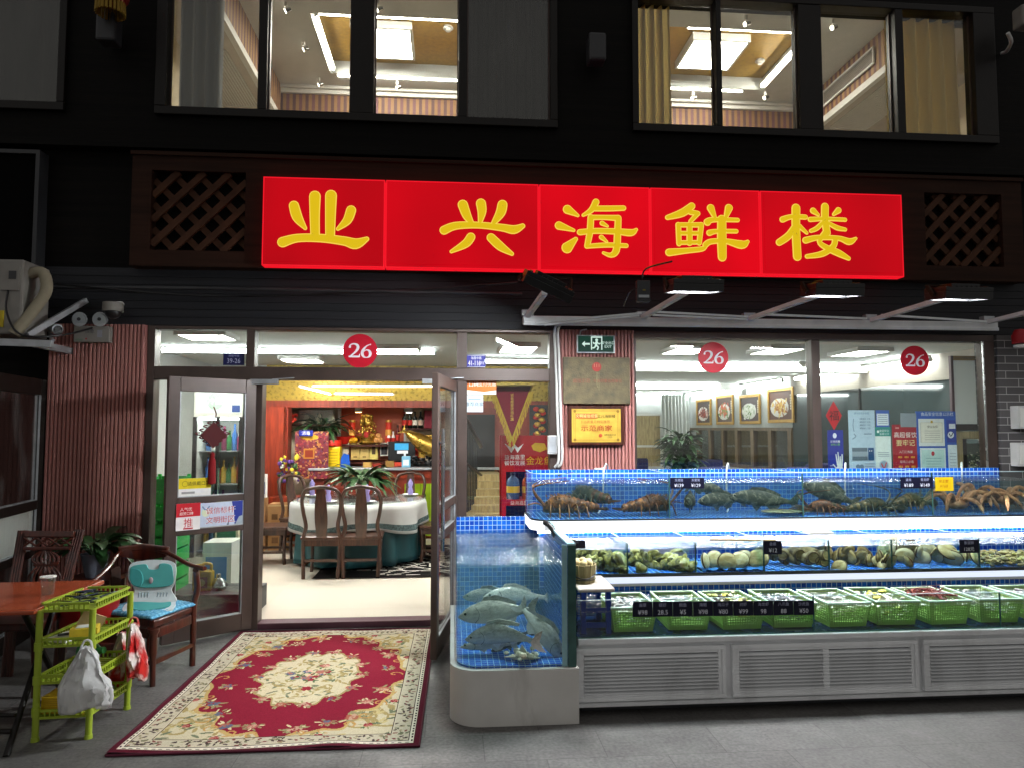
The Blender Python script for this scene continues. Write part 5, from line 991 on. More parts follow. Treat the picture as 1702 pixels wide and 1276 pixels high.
def covered_chair(label):
    t = thing('covered_chair', label, 'chair', (0,0,0), 'cloth covered chairs in the hall'); pbr('chair_cover', '#2c2850', .8, var=.15) if 'chair_cover' not in MATS else 0
    q = MB('chair_cover'); q.box(-.22,-.22,.0,.22,.22,.46); q.build('seat_cover', parent=t, bevel=.03); q = MB('chair_cover'); q.box(-.22,-.26,.3,.22,-.2,1.08); q.build('back_cover', parent=t, bevel=.03); return t
cc = covered_chair('purple cloth covered chair in the hall, leftmost behind the tank'); cc.location = (2.6, 8.3, FLZ)
for i, (x, y, r_) in enumerate(((3.2,8.9,.2),(3.75,8.5,-.1),(4.3,8.8,.1),(4.9,9.6,.3),(3.9,10.6,2.9),(2.9,11.5,.1))): dup(cc, (x,y,FLZ), (0,0,r_), 'purple cloth covered chair in the hall, %s' % ('second from the left','third from the left','fourth from the left','rightmost, near the partition','turned to face the window','farthest from the window')[i])
leafplant('hall_plant', 'tall bushy green plant in the hall below the lace curtain', (at(1132,780,9.2).x, 9.2, FLZ+.5), 330, .34, .075, ['leaf_dark','leaf_dark','leaf_mid'], .1, 1.0, 31, 1.0, vase('dark_grey', .16, .3), stem=.8)
leafplant('hall_plant', 'lower spreading green plant in the hall in front of the bushy one', (at(1155,790,7.6).x, 7.6, .95), 60, .36, .07, ['leaf_mid','leaf_dark'], .02, 1.2, 33, 1.1, vase('offwhite', .1, .1))
# ------------------------------------------------------------------ things on and behind the glass
def strokes26(pl, u, v, h, m):
    two = [((.1,.76),(.2,.93),(.42,1),(.66,.9),(.7,.68),(.52,.4),(.12,.07)), [.1,.1,.1,.18,.2,.14,.06]]
    six = [((.74,.98),(.44,.84),(.2,.55),(.14,.3),(.24,.08),(.44,.02),(.64,.1),(.71,.3),(.62,.5),(.42,.56),(.22,.42)), [.05,.09,.18,.21,.15,.07,.15,.21,.15,.07,.05]]
    def S_(pts, ws, du): pl.stroke([(u+(x-.42)*h+du, v+(y-.5)*h) for x, y in pts], [w_*h for w_ in ws], m)
    S_(two[0], two[1], -.44*h); S_(((.1,.08),(.45,.08),(.8,.08)), [.12,.14,.12], -.44*h); S_(((.8,.1),(.84,.26)), [.09,.05], -.44*h); S_(((.14,.77),(.15,.78)), [.15,.15], -.44*h)
    S_(six[0], six[1], .44*h); S_(((.7,.94),(.71,.95)), [.08,.08], .44*h)
for px, py, r_, t in ((598,583,28,'on the transom glass over the entrance'), (1187,594,26.5,'on the left pane of the wide window'), (1523,599,26,'on the right pane of the wide window')):
    p = at(px, py, 6.0); R_ = r_/FPX*6.0; o = thing('number_disc', 'round red 26 sign %s' % t, 'sign', p, 'round red 26 signs'); q = MB(F('#c4162e', .35)); q.cyl((p.x, 6.018, p.z), (p.x, 6.028, p.z), R_, n=48); q.build('disc', parent=o); pl = Plane((p.x, 6.0175, p.z)); strokes26(pl, 0, 0, R_*.82, F('#e9e6ea')); pl.build('numerals', parent=o)
def card(name, label, cat, px0, py0, px1, py1, Y, bg, draw=None, t=.003, group=None, rough=.4):
    x0, z0, x1, z1 = span(px0, py0, px1, py1, Y); o = thing(name, label, cat, ((x0+x1)/2, Y, z0), group); q = MB(F(bg, rough)); q.box(x0, Y, z0, x1, Y+t, z1); q.build('sheet', parent=o)
    if draw: pl = Plane((x0, Y, z0)); draw(pl, x1-x0, z1-z0); pl.build('print', parent=o)
    return o
WH = '#e8e8e6'
card('street_plate', 'dark blue number plate 39-26 hung above the left door leaf', 'number plate', 371, 587, 406, 607, 6.005, '#1a1c52', lambda p,w,h: (p.text('海霞中路', w/2, h*.78, h*.2, F('#9fa2c8')), p.text('39-26', w/2, h*.36, h*.4, F('#b6b8d8'), sx=.85)), .004)
card('street_plate', 'blue number plate 41-116 at the corner of the narrow glass', 'number plate', 776, 590, 807, 611, 5.966, '#1b1f8c', lambda p,w,h: (p.rect(w*.03,h*.05,w*.97,h*.08,F(WH)), p.rect(w*.03,h*.92,w*.97,h*.95,F(WH)), p.text('海霞中路', w/2, h*.74, h*.22, F('#e0e2f2'), sx=.85), p.text('41-116', w*.4, h*.35, h*.4, F('#eceef8'), sx=.62), p.text('附近', w*.84, h*.35, h*.24, F('#e0e2f2'), sx=.7)), .002)
card('payment_sticker', 'orange and white payment sticker on the narrow glass', 'sticker', 774, 630, 825, 655, 6.024, '#e8762a', lambda p,w,h: (p.poly([(0,0),(w,0),(w,h*.28),(w*.6,h*.16),(w*.25,h*.24),(0,h*.3)], F('#f2ece4')), p.text('口碑', w*.27, h*.66, h*.3, F('#f6f0e8')), p.text('支付优惠', w*.7, h*.66, h*.26, F('#f6e2cc'))), .002)
card('shop_sticker', 'pale blue recommended shop sticker under the orange sticker', 'sticker', 774, 656, 803, 684, 6.024, '#c9d9e4', lambda p,w,h: (p.text('推荐商家', w/2, h*.45, h*.24, F('#4a5a68')), p.rect(w*.15,h*.72,w*.85,h*.78,F('#8aa4b8'))), .002)
def pennant():
    Y = 6.2; A_, B_, C_ = at(819,643,Y), at(883,642,Y), at(851,728,Y); o = thing('pennant', 'maroon triangular award pennant with gold fringe hanging behind the narrow glass', 'pennant', A_)
    P_ = lambda p: (p.x, p.z); q = MB(F('#6e1226', .8)); q.prism([P_(A_), P_(C_), P_(B_)], (0,Y,0), (1,0,0), (0,0,1), .006); q.build('cloth', parent=o)
    pl = Plane((0,Y-.006,0)); pl.text('诚信经营流动红旗', (A_.x+B_.x)/2, at(851,676,Y).z, .026, F('#d8b24a'), True); pl.build('lettering', parent=o)
    q = MB(F('#b8942f', .8)); rg = random.Random(2)
    for S0, S1 in ((A_, C_), (B_, C_)):
        q.bar(S0+Vector((0,-.008,0)), S1+Vector((0,-.008,0)), .008, .014, up=(0,1,0))
        for k in range(46): p = S0.lerp(S1, k/45)+Vector((0,-.004,0)); q.tube([p, p+Vector((rg.uniform(-.006,.006)+(-.012 if S0 is A_ else .012),0,-.045)), p+Vector((rg.uniform(-.008,.008)+(-.014 if S0 is A_ else .014),0,-.085))], .0028, 4)
    q.build('fringe', parent=o); q = MB('gold_frame'); q.cyl(A_+Vector((-.02,0,.006)), B_+Vector((.02,0,.006)), .008); q.build('rod', parent=o)
pennant()
# posters inside the right window
YP = 6.12
def bars(p, m, x0, x1, zs, hh):
    for z in zs: p.rect(x0, z, x1, z+hh, m)
GY = F('#8a96a2'); NV = F('#24348c')
pic_d = lambda p,w,h: (p.text('操作规范示意图', w*.5, h*.95, h*.032, F('#5a7a98')), p.stroke([(w*.2,h*.86),(w*.17,h*.76),(w*.2,h*.66)], .006, F('#6a7c8c')), p.stroke([(w*.2,h*.62),(w*.26,h*.58),(w*.14,h*.54)], .008, F('#7a8c9c')), [p.text('海鲜加工 卫生', w*.62, h*(.86-.05*k), h*.026, F('#2c3a4a')) for k in range(4)], p.stroke([(w*.58,h*.62),(w*.85,h*.62)], .006, F('#3a4a5a')), p.rect(w*.1,h*.2,w*.68,h*.4,F('#5d6c78')), p.rect(w*.1,h*.26,w*.68,h*.34,F('#93a0aa')), p.rect(w*.7,h*.2,w*.92,h*.4,F('#1d4a7a')), [p.disc(w*.76+.018*k,h*.35,.005,F(WH)) or p.rect(w*.745+.018*k,h*.27,w*.775+.018*k,h*.33,F(WH)) for k in (0,1)], [p.disc(w*(.3+.14*k),h*.1,.02,F('#6a7a8a')) for k in range(2)], bars(p, GY, w*.55, w*.92, (h*.06, h*.1, h*.14), .006))
card('notice_poster', 'tall pale blue instruction poster with small drawings inside the right window', 'poster', 1411, 681, 1455, 785, YP, '#b4c9da', pic_d)
card('notice_sheet', 'small blue and white sheet beside the tall pale blue poster', 'poster', 1456, 681, 1478, 709, YP, '#3f62b4', lambda p,w,h: (p.rect(w*.06,h*.1,w*.94,h*.8,F('#dfe6ee')), bars(p, GY, w*.15, w*.85, (h*.2,h*.32,h*.44,h*.56,h*.68), .005)))
card('notice_sheet', 'teal headed white leaflet inside the right window', 'poster', 1455, 709, 1481, 785, YP, '#dbe6e2', lambda p,w,h: (p.rect(0,h*.8,w,h,F('#2f8a80')), p.text('食品安全', w*.6, h*.92, h*.05, F('#dff0ec')), p.text('监督公示', w*.6, h*.85, h*.05, F('#dff0ec')), p.disc(w*.2,h*.9,.012,F('#e8f4f0')), bars(p, GY, w*.15, w*.85, (h*.36,h*.4,h*.44), .005), p.disc(w*.5,h*.17,.045,F('#b9c8d2')), p.disc(w*.5,h*.17,.036,F('#8aa0b0')), p.stroke([(w*.35,h*.2),(w*.5,h*.1),(w*.65,h*.22)], .01, F('#c43a3a'))))
def redp(p,w,h):
    p.rect(0,0,w,h*.99,F('#a31426')); p.text('海鲜', w*.2, h*.93, h*.04, F('#e8b8b0')); p.text('高超餐饮', w*.53, h*.78, h*.115, F('#f4ece4')); p.text('要牢记', w*.53, h*.61, h*.125, F('#f2e2a0')); p.text('入门三件套', w*.53, h*.42, h*.055, F('#f0dcd4'))
    for z in (.31, .11):
        for k in range(3): p.disc(w*(.28+.26*k),h*z,.013,F('#e6b24a'), 14, .7); p.rect(w*(.2+.26*k),h*z-.008,w*(.36+.26*k),h*z+.008,F('#e6b24a')); p.text('口罩', w*(.28+.26*k), h*z, .012, F('#8a2018'))
    p.text('现场三必看', w*.53, h*.21, h*.055, F('#f0dcd4')); p.text('食品安全放心', w*.5, h*.02, h*.05, F('#f0dcd4'))
card('safety_poster', 'red reminder poster with large white and yellow characters inside the right window', 'poster', 1484, 705, 1524, 783, YP, '#a31426', redp)
card('taped_sheet', 'translucent grey sheet taped above the red reminder poster', 'sheet', 1497, 686, 1523, 709, YP-.006, '#8e97a0')
def blueb(p,w,h):
    p.text('食品安全信息公示栏', w*.53, h*.955, h*.055, F('#e6ecf6')); p.rect(w*.05,h*.44,w*.7,h*.88,F('#dfe4e2')); p.rect(w*.1,h*.5,w*.65,h*.82,F('#b8a98a')); p.rect(w*.11,h*.505,w*.64,h*.815,F('#e8e4d6')); p.text('营业执照', w*.4, h*.75, h*.04, F('#3a3a38')); bars(p, F('#b5b2a6'), w*.2, w*.58, [h*(.54+.035*k) for k in range(5)], .005)
    p.disc(w*.38,h*.83,.012,F('#c0a040')); p.rect(w*.06,h*.0,w*.7,h*.41,F('#d8e8e8')); p.rect(w*.1,h*.03,w*.66,h*.38,F('#bfe0dc')); p.disc(w*.38,h*.32,.016,F('#b4283a'),16,1.3); bars(p, F('#8aa8a8'), w*.2, w*.58, [h*(.06+.045*k) for k in range(5)], .004)
    p.rect(w*.74,h*.5,w*.98,h*.86,F('#1f3a9a')); p.disc(w*.84,h*.62,.03,F('#dfe6f0')); p.stroke([(w*.8,h*.64),(w*.84,h*.6),(w*.89,h*.65)], .008, F('#28323c')); p.rect(w*.8,h*.72,w*.96,h*.8,F('#dfe6f0')); p.rect(w*.75,h*.06,w*.98,h*.46,F('#dce8ee')); bars(p, GY, w*.79, w*.95, [h*(.12+.05*k) for k in range(5)], .004)
card('notice_board', 'bright blue notice board holding two certificates inside the right window', 'notice board', 1524, 683, 1590, 786, YP+.01, '#2457b4', blueb, .01)
o = card('banner_poster', 'narrow dark blue poster with raised white gloved hand inside the right window', 'poster', 1376, 714, 1402, 785, YP, '#2a3490', lambda p,w,h: (p.disc(w*.46,h*.87,.018,F('#e2e4f2'),18,1.3), p.text('文明用餐', w*.48, h*.73, h*.055, F('#f0f0f6')), p.text('使用公筷', w*.48, h*.66, h*.05, F('#7ac04a')), p.poly([(w*.4,0),(w*.95,0),(w*.9,h*.16),(w*.8,h*.22),(w*.62,h*.2),(w*.5,h*.1)], F('#d5dad8')), [p.stroke([(w*(.6+.09*k),h*.18),(w*(.5+.13*k),h*(.38+.05*((k+1)%3)))], [.014,.009], F('#d5dad8')) for k in range(4)], p.stroke([(w*.52,h*.1),(w*.3,h*.2)], [.014,.009], F('#d5dad8')), bars(p, F('#c2c8e2'), w*.08, w*.3, (h*.04,h*.1,h*.16), .006)))
p = at(1386, 690, 6.1); o = thing('fortune_paper', 'red diamond paper with black fortune character inside the right window', 'paper decoration', p); s_ = .128; sx_ = .074; MB(F('#c3202a')).prism([(0,-s_),(sx_,0),(0,s_),(-sx_,0)], (p.x,6.1,p.z), (1,0,0), (0,0,1), -.003).build('sheet', parent=o); pl = Plane((p.x,6.099,p.z)); pl.text('福', 0, 0, .085, F('#1a1312')); pl.build('character', parent=o)
o = thing('swing_panel', 'frosted glass panel with brown frame swung open inside the right window', 'window panel', at(1615,650,6.25)); Y = 6.25; x0, z0, x1, z1 = span(1582, 592, 1640, 704, Y); q = MB('alu_plum'); q.box(x0, Y, .6, x0+.025, Y+.03, z1); q.m = 'gold_frame'; q.box(x0+.026, Y+.001, z1-.04, x1, Y+.029, z1); q.build('frame', parent=o); MB('frosted').box(x0+.026, Y+.01, z0, x1, Y+.02, z1-.041).build('frosted_pane', parent=o); MB('alu_dark').box(x0+.026, Y+.002, z0-.06, x1, Y+.03, z0-.001).build('ledge', parent=o)
o = thing('framed_photo', 'wooden framed dark picture leaning in the corner of the right window', 'picture', at(1615,783,6.2)); Y = 6.2; x0, z0, x1, z1 = span(1591, 716, 1652, 800, Y); q = MB('pale_wood'); q.box(x0, Y, z0, x0+.06, Y+.03, z1); q.box(x0+.06, Y, z1-.07, x1, Y+.03, z1); q.build('frame', parent=o, bevel=.005); MB('alu_dark').box(x0+.061, Y+.006, z0, x0+.1, Y+.03, z1-.071).build('mount', parent=o)
pc = Pic(x1-x0-.1, z1-z0-.11, 30, 36, '#3a4238'); rg = random.Random(6); [pc.ell(rg.uniform(0,.2), rg.gauss(.12,.07), rg.uniform(.004,.014), .005, rg.choice(['#8a8a6a','#5a6a52','#c9c6b0','#4a2f5a','#2a3a2a']), rg.uniform(0,3)) for _ in range(260)]; pc.build('print', 'print', (x0+.1, Y+.005, z0), parent=o)
# stickers of the left leaf: plane in leaf coordinates, seen from the street side
LO = LM@Vector((0,0,0)); LX = (LM.to_3x3()@Vector((-1,0,0))); LN = LX.cross(Vector((0,0,1)))
def leafplane(u0, z, off=.012): return Plane(LM@Vector((LL-u0,0,z))+LN*off, LX, (0,0,1))
def lcard(name, label, cat, u0, z0, w_, h_, bg, draw, off=.012):
    o = thing(name, label, cat, LM@Vector((LL-u0,0,z0))); pl = leafplane(u0, z0, off); pl.slab(0,0,w_,h_,F(bg,.35),.002); draw(pl, w_, h_); pl.build('sheet', parent=o); return o
lcard('street_banner', 'pale blue lettered banner across the middle of the left door leaf', 'banner', .255, .846, LL-.34-.0, .186, '#c3cfe2', lambda p,w,h: (p.poly([(w*.72,h),(w,h),(w,h*.3),(w*.8,h*.0),(w*.78,h*.5)], F('#27358c')), p.poly([(w*.6,0),(w*.68,h*.3),(w*.66,0)], F('#6a7686')), p.poly([(w*.8,0),(w*.9,h*.35),(w,h*.4),(w,0)], F('#9aa6ae')), p.disc(w*.12,h*.6,.03,F('#d8dfc0')), p.stroke([(w*.05,h*.85),(w*.12,h*.72),(w*.2,h*.85)], .01, F('#7a92b4')), p.text('诚信标杆', w*.46, h*.66, h*.28, F('#f2eef2')), p.text('诚信标杆', w*.455, h*.665, h*.26, F('#b3203c')), p.text('文明街区', w*.46, h*.27, h*.28, F('#f2eef2')), p.text('文明街区', w*.455, h*.275, h*.26, F('#b3203c'))), .014)
lcard('promo_sticker', 'red and white square sticker at the left end of the door banner', 'sticker', .075, .84, .175, .2, '#ece8e6', lambda p,w,h: (p.rect(0,h*.5,w,h,F('#c21a2a')), p.text('人气优', w*.4, h*.78, h*.13, F('#f2e4e0')), p.text('超赞口碑', w*.42, h*.62, h*.11, F('#f2e4e0')), p.text('推', w*.5, h*.27, h*.32, F('#c21a2a')), p.rect(w*.3,h*.04,w*.7,h*.09,F('#c21a2a'))), .03)
lcard('mask_sticker', 'yellow and white reminder sticker low on the upper glass of the left door leaf', 'sticker', .09, 1.09, .24, .135, '#e6e6e4', lambda p,w,h: (p.rect(0,h*.42,w,h,F('#dcc61a')), p.disc(w*.2,h*.7,.022,F('#a8960c')), p.disc(w*.2,h*.7,.018,F('#dcc61a')), p.text('请佩戴口罩', w*.62, h*.7, h*.22, F('#3a3610')), p.rect(w*.1,h*.14,w*.5,h*.26,F('#9a9a98'))), .012)
o = thing('door_sticker', 'green and red sticker on the edge of the right door leaf', 'sticker', RM@Vector((RL-.2,.0,.95))); RX = RM.to_3x3()@Vector((1,0,0)); pl = Plane(RM@Vector((RL-.3,-.03,.88))+Vector((-.0,0,0)), RX, (0,0,1)); pl.slab(0,0,.2,.24,F('#2f8a74'),.002); pl.rect(.02,.02,.05,.2,F('#b83a2a')); pl.rect(.07,.03,.18,.07,F('#dfe6e0')); pl.build('sheet', parent=o)
# Chinese knot on the leaf
kp = LM@Vector((LL-.33,0,1.55)); o = thing('chinese_knot', 'dark red Chinese knot with tassel hanging on the left door glass', 'decoration', kp+LN*.03); c_ = kp+LN*.03
q = MB(F('#4c1216', .7)); s_ = .1
q.prism([(0,-s_),(s_,0),(0,s_),(-s_,0)], c_, LX, (0,0,1), .018)
for k in range(-3, 4):
    t = k*.028
    for sg in (1,-1): a0 = c_+LX*(t)*1+Vector((0,0,(s_-abs(t)))); q.tube(curve3([c_+LX*(sg*(s_-abs(t)))+Vector((0,0,t)), c_+LX*(sg*(s_-abs(t)+.03))+Vector((0,0,t+.012)), c_+LX*(sg*(s_-abs(t)))+Vector((0,0,t+.02))], 4), .005, 5)
q.tube(curve3([c_+Vector((0,0,s_)), c_+LX*.02+Vector((0,0,s_+.06)), c_+Vector((0,0,s_+.12))]), .005, 5); q.build('knot', parent=o)
q = MB(F('#7e1218', .8)); q.lathe([(.004,0),(.016,-.01),(.018,-.05),(.026,-.06),(.03,-.24),(.004,-.25)], c_+Vector((0,0,-s_-.03)), 12); q.build('tassel', parent=o, smooth=40)
# ------------------------------------------------------------------ fish tanks and the display counter
grimy('tank_base', '#cfcdc8', '#77706a', .6, .5, 2.5); grimy('louvre_white', '#e6e8ea', '#8f8f8e', .55, .4, 3)
pbr('silicone', '#22282a', .5, var=.2); pbr('tray_blue', '#0c2350', .25, var=.2)
emit('shelf_glow', (.93, .96, 1), 1.7); emit('shelf_glow_mid', (.74, .82, 1), 1.1); emit('led_cool', (.9, .95, 1), 40)
def watermat(name, dens=0, col=(.3, .55, .5), absn=(.5, .85, .85), top=.35, strength=.9):
    "body: clear sides, rippled top"
    for part in ('side', 'top'):
        m = glass(name+'_'+part, ((.9, .99, .97) if not dens else (.88, .97, .97)) if part == 'side' else (.86, .97, .97), .0 if part == 'side' else top, .0 if part == 'side' else .45, .04, bump=0 if part == 'side' else strength)
        if dens:
            n, l = m.node_tree.nodes, m.node_tree.links
            v = nd(n, 'VolumePrincipled'); v.inputs['Color'].default_value = col+(1,); v.inputs['Density'].default_value = dens; v.inputs['Absorption Color'].default_value = absn+(1,); v.inputs['Anisotropy'].default_value = .3
            l.new(v.outputs[0], n['Material Output'].inputs['Volume'])
watermat('hazy_water', .55, (.35, .62, .7), (.7, .95, .95), .42); watermat('murky', .5, (.28, .52, .52), (.4, .8, .76), .1, .6); watermat('clear_water', 0, top=.42)
def water(name, x0, y0, z0, x1, y1, z1, kind, parent, nx=10):
    q = MB(kind+'_side'); vs = [(x0,y0,z0),(x1,y0,z0),(x1,y1,z0),(x0,y1,z0),(x0,y0,z1),(x1,y0,z1),(x1,y1,z1),(x0,y1,z1)]
    q.add(vs, [(0,3,2,1),(0,1,5,4),(1,2,6,5),(2,3,7,6),(3,0,4,7)]); q.m = kind+'_top'; q.add(vs[4:], [(0,1,2,3)]); return q.build(name, parent=parent)
def rounded(x0, y0, x1, y1, r, n=8):
    "plan with a rounded front left corner, from back left round to front right"
    return [(x0, y1)]+[(x0+r-r*cos(pi/2*k/n), y0+r-r*sin(pi/2*k/n)) for k in range(n+1)]+[(x1, y0)]
def wallstrip(m, path, z0, z1, t):
    "thin upright sheet following a plan path"
    n = len(path); off = []
    for i, (x, y) in enumerate(path):
        a, b = path[max(i-1,0)], path[min(i+1,n-1)]; dx, dy = b[0]-a[0], b[1]-a[1]; q = sqrt(dx*dx+dy*dy); off.append((x-dy/q*t, y+dx/q*t))
    vs = [(x,y,z) for z in (z0,z1) for x, y in path]+[(x,y,z) for z in (z0,z1) for x, y in off]
    f = []
    for i in range(n-1): f += [(i,i+1,n+i+1,n+i), (2*n+i+1,2*n+i,3*n+i,3*n+i+1), (n+i,n+i+1,3*n+i+1,3*n+i), (i+1,i,2*n+i,2*n+i+1)]
    f += [(0,n,3*n,2*n), (n-1,3*n-1,4*n-1,2*n-1)]; m.add(vs, f); return m
CT = thing('corner_fish_tank', 'tall blue tiled corner tank of murky water with live silver fish and glass front', 'fish tank', (.35, 4.6, 0))
bX0, bX1, bY0, bY1, bR = .0, .70, 3.95, 5.42, .17
pl_ = rounded(bX0, bY0, bX1, bY1, bR); q = MB('tank_base'); q.prism(pl_+[(bX1, bY1)], (0,0,.0), (1,0,0), (0,1,0), .295); q.build('base', parent=CT, smooth=40)
q = MB('blue_tile'); q.box(.04, 5.36, .3, .66, 5.41, .945); q.box(.641, 4.0, .3, .6445, 5.359, .9); q.prism(rounded(.035, 3.985, .64, 5.359, .14)+[(.64, 5.359)], (0,0,.297), (1,0,0), (0,1,0), .012); q.build('tiled_basin', parent=CT)
q = wallstrip(MB('tank_glass'), rounded(.022, 3.968, .64, 5.36, .15), .297, .955, .012); q.build('front_glass', parent=CT, smooth=40)
q = MB('glass_edge'); q.box(.645, 3.969, .297, .69, 5.3, .954); q.build('side_glass', parent=CT)
q = MB('tank_glass'); q.m = F('#9fc4ca', .15); q.box(.612, 3.975, .3, .642, 3.984, .957); q.box(.642, 3.97, .955, .69, 5.3, .965); q.build('glass_rim', parent=CT)
water('water', .036, 3.984, .311, .638, 5.357, .848, 'murky', CT)
q = MB('black_plastic'); q.tube(curve3([(.6,4.6,1.0),(.63,4.55,.98),(.67,4.5,.9)]), .018, 8); q.build('water_pipe', parent=CT, smooth=60)
# stepped display counter -------------------------------------------------
DC = thing('seafood_counter', 'long stepped seafood counter of lit glass tanks over white louvred cabinets', 'display counter', (2.4, 4.7, 0))
X0, X1 = .71, 4.4
q = MB('louvre_white'); q.box(X0, 4.05, .05, X1, 5.45, .395); q.box(X0, 4.02, .395, X1, 5.45, .428); q.m = 'dark_grey'; q.box(X0+.03, 4.12, 0, X1, 5.4, .049); q.m = 'louvre_white'; q.box(X0, 4.035, .05, X1, 4.049, .075); q.build('cabinet', parent=DC, bevel=.004)
def louvre(px0, px1, n=11, bays=1):
    a, b = at(px0, 1120, 4.03).x, at(px1, 1115, 4.03).x; z0, z1 = .085, .375; f = .022
    q = MB('louvre_white'); q.box(a, 4.02, z0, b, 4.049, z0+f); q.box(a, 4.02, z1-f, b, 4.049, z1); q.box(a, 4.02, z0+f, a+f, 4.049, z1-f); q.box(b-f, 4.02, z0+f, b, 4.049, z1-f)
    q.box(a+f, 4.026, z0+f, a+f+.02, 4.048, z1-f); q.box(b-f-.02, 4.026, z0+f, b-f, 4.048, z1-f); q.box(a+f+.02, 4.026, z0+f, b-f-.02, 4.048, z0+f+.016); q.box(a+f+.02, 4.026, z1-f-.016, b-f-.02, 4.048, z1-f)
    if bays == 2: q.box((a+b)/2-.018, 4.024, z0+f+.016, (a+b)/2+.018, 4.0475, z1-f-.016)
    d = q.build('louvre_door', parent=DC, bevel=.003); q = MB('louvre_white'); zz0, zz1 = z0+f+.018, z1-f-.018; s = (zz1-zz0)/n
    for k in range(n): z = zz0+s*(k+.5); q.prism([(-.016,-s*.5),(.012,s*.1),(.015,s*.1),(-.012,-s*.5)], (a+f+.021,4.035,z), (0,1,0), (0,0,1), b-a-2*f-.042)
    q.m = 'dark_grey'; q.box(a+f+.02, 4.0485, zz0, b-f-.02, 4.0495, zz1); q.build('slats', parent=d)  # dark sheet behind colours in the shade under each slat
louvre(958, 1206); louvre(1217, 1526, bays=2); louvre(1535, 1792)
q = MB('tray_blue'); q.box(X0, 4.052, .429, X1, 4.5, .436); q.build('lower_tray', parent=DC)
q = MB('blue_tile'); q.box(X0, 4.5, .429, X1, 4.55, .61); q.box(X0-.1, 4.99, .5, X1, 5.05, .905); q.box(.57, 5.452, .3, X1, 5.5, 1.285); q.box(X0, 4.505, .68, X1, 4.985, .688); q.prism(rounded(.57, 4.955, X1, 5.45, .12)+[(X1, 5.45)], (0,0,.966), (1,0,0), (0,1,0), .008); q.build('tiled_basin', parent=DC)
q = MB('white_paint'); q.box(X0, 4.49, .612, X1, 5.0, .67); q.prism(rounded(.56, 4.945, X1, 5.5, .13)+[(X1, 5.5)], (0,0,.9), (1,0,0), (0,1,0), .06); q.build('shelf', parent=DC)
q = MB('shelf_glow'); wallstrip(q, rounded(.553, 4.937, X1, 5.4, .137), .897, .962, .006); q.build('glowing_edge', parent=DC, smooth=40)
q = MB('shelf_glow_mid'); q.box(X0, 4.48, .632, X1, 4.489, .668); q.build('glowing_edge', parent=DC)
for y, z, x in ((4.5, .602, X0+.02), (4.965, .89, X0-.11)): MB('led_cool').cyl((x, y+.02, z-.004), (X1, y+.02, z-.004), .008, n=6).build('led_strip', parent=DC)
q = MB('silicone'); q.box(X0, 4.484, .67, X1, 4.494, .69); wallstrip(q, rounded(.555, 4.94, X1, 5.4, .135), .963, .974, .008); q.build('seal', parent=DC)
q = wallstrip(MB('tank_glass'), rounded(.56, 4.945, X1, 5.45, .13), .975, 1.285, .008); q.build('upper_glass', parent=DC, smooth=40)
MB('tank_glass').box(X0, 4.486, .691, X1, 4.493, .878).build('middle_glass', parent=DC)
MB('tank_glass').box(X0, 4.04, .43, X1, 4.047, .635).build('lower_glass', parent=DC)
MB('glass_edge').box(X0, 4.036, .429, X1, 4.05, .4335).build('lower_rim', parent=DC)
def divider(px, Y, y1, z0, z1):
    x = at(px, 850, Y).x; MB('tank_glass').box(x-.003, Y+.006, z0, x+.003, y1, z1).build('divider', parent=DC); q = MB('glass_edge'); q.box(x-.004, Y-.002, z0, x+.004, Y+.0055, z1); q.m = F('#b9d2d6', .15); q.box(x-.0035, Y+.006, z1, x+.0035, y1, z1+.003); q.build('divider_edge', parent=DC)
UPX, MIDX = (1113, 1335, 1551), (1042, 1155, 1268, 1376, 1480, 1625)
for p_ in UPX: divider(p_, 4.946, 5.44, .976, 1.283)
for p_ in MIDX: divider(p_, 4.486, 4.985, .692, .88)
for p_ in (1352, 1662): x = at(p_, 1025, 4.04).x; MB('glass_edge').box(x-.003, 4.034, .434, x+.003, 4.0395, .635).build('glass_joint', parent=DC)
ex = [X0]+[at(p_, 930, 4.49).x for p_ in MIDX]+[X1]
for a, b in zip(ex[:-1], ex[1:]): water('water', a+.006, 4.495, .69, b-.006, 4.984, .842, 'clear_water', DC)
ex = [.60]+[at(p_, 830, 4.95).x for p_ in UPX]+[X1]
for a, b in zip(ex[:-1], ex[1:]): water('water', a+.006, 4.956, .976, b-.006, 5.448, 1.218, 'hazy_water', DC)
water('water', X0+.005, 4.053, .437, X1, 4.495, .566, 'clear_water', DC)
q = MB(F('#b9d2d6', .15)); wallstrip(q, rounded(.56, 4.945, X1, 5.45, .13), 1.2852, 1.2885, .008); q.box(X0, 4.486, .8782, X1, 4.493, .881); q.box(X0, 4.04, .6352, X1, 4.047, .638); q.build('glass_rim', parent=DC, smooth=40)
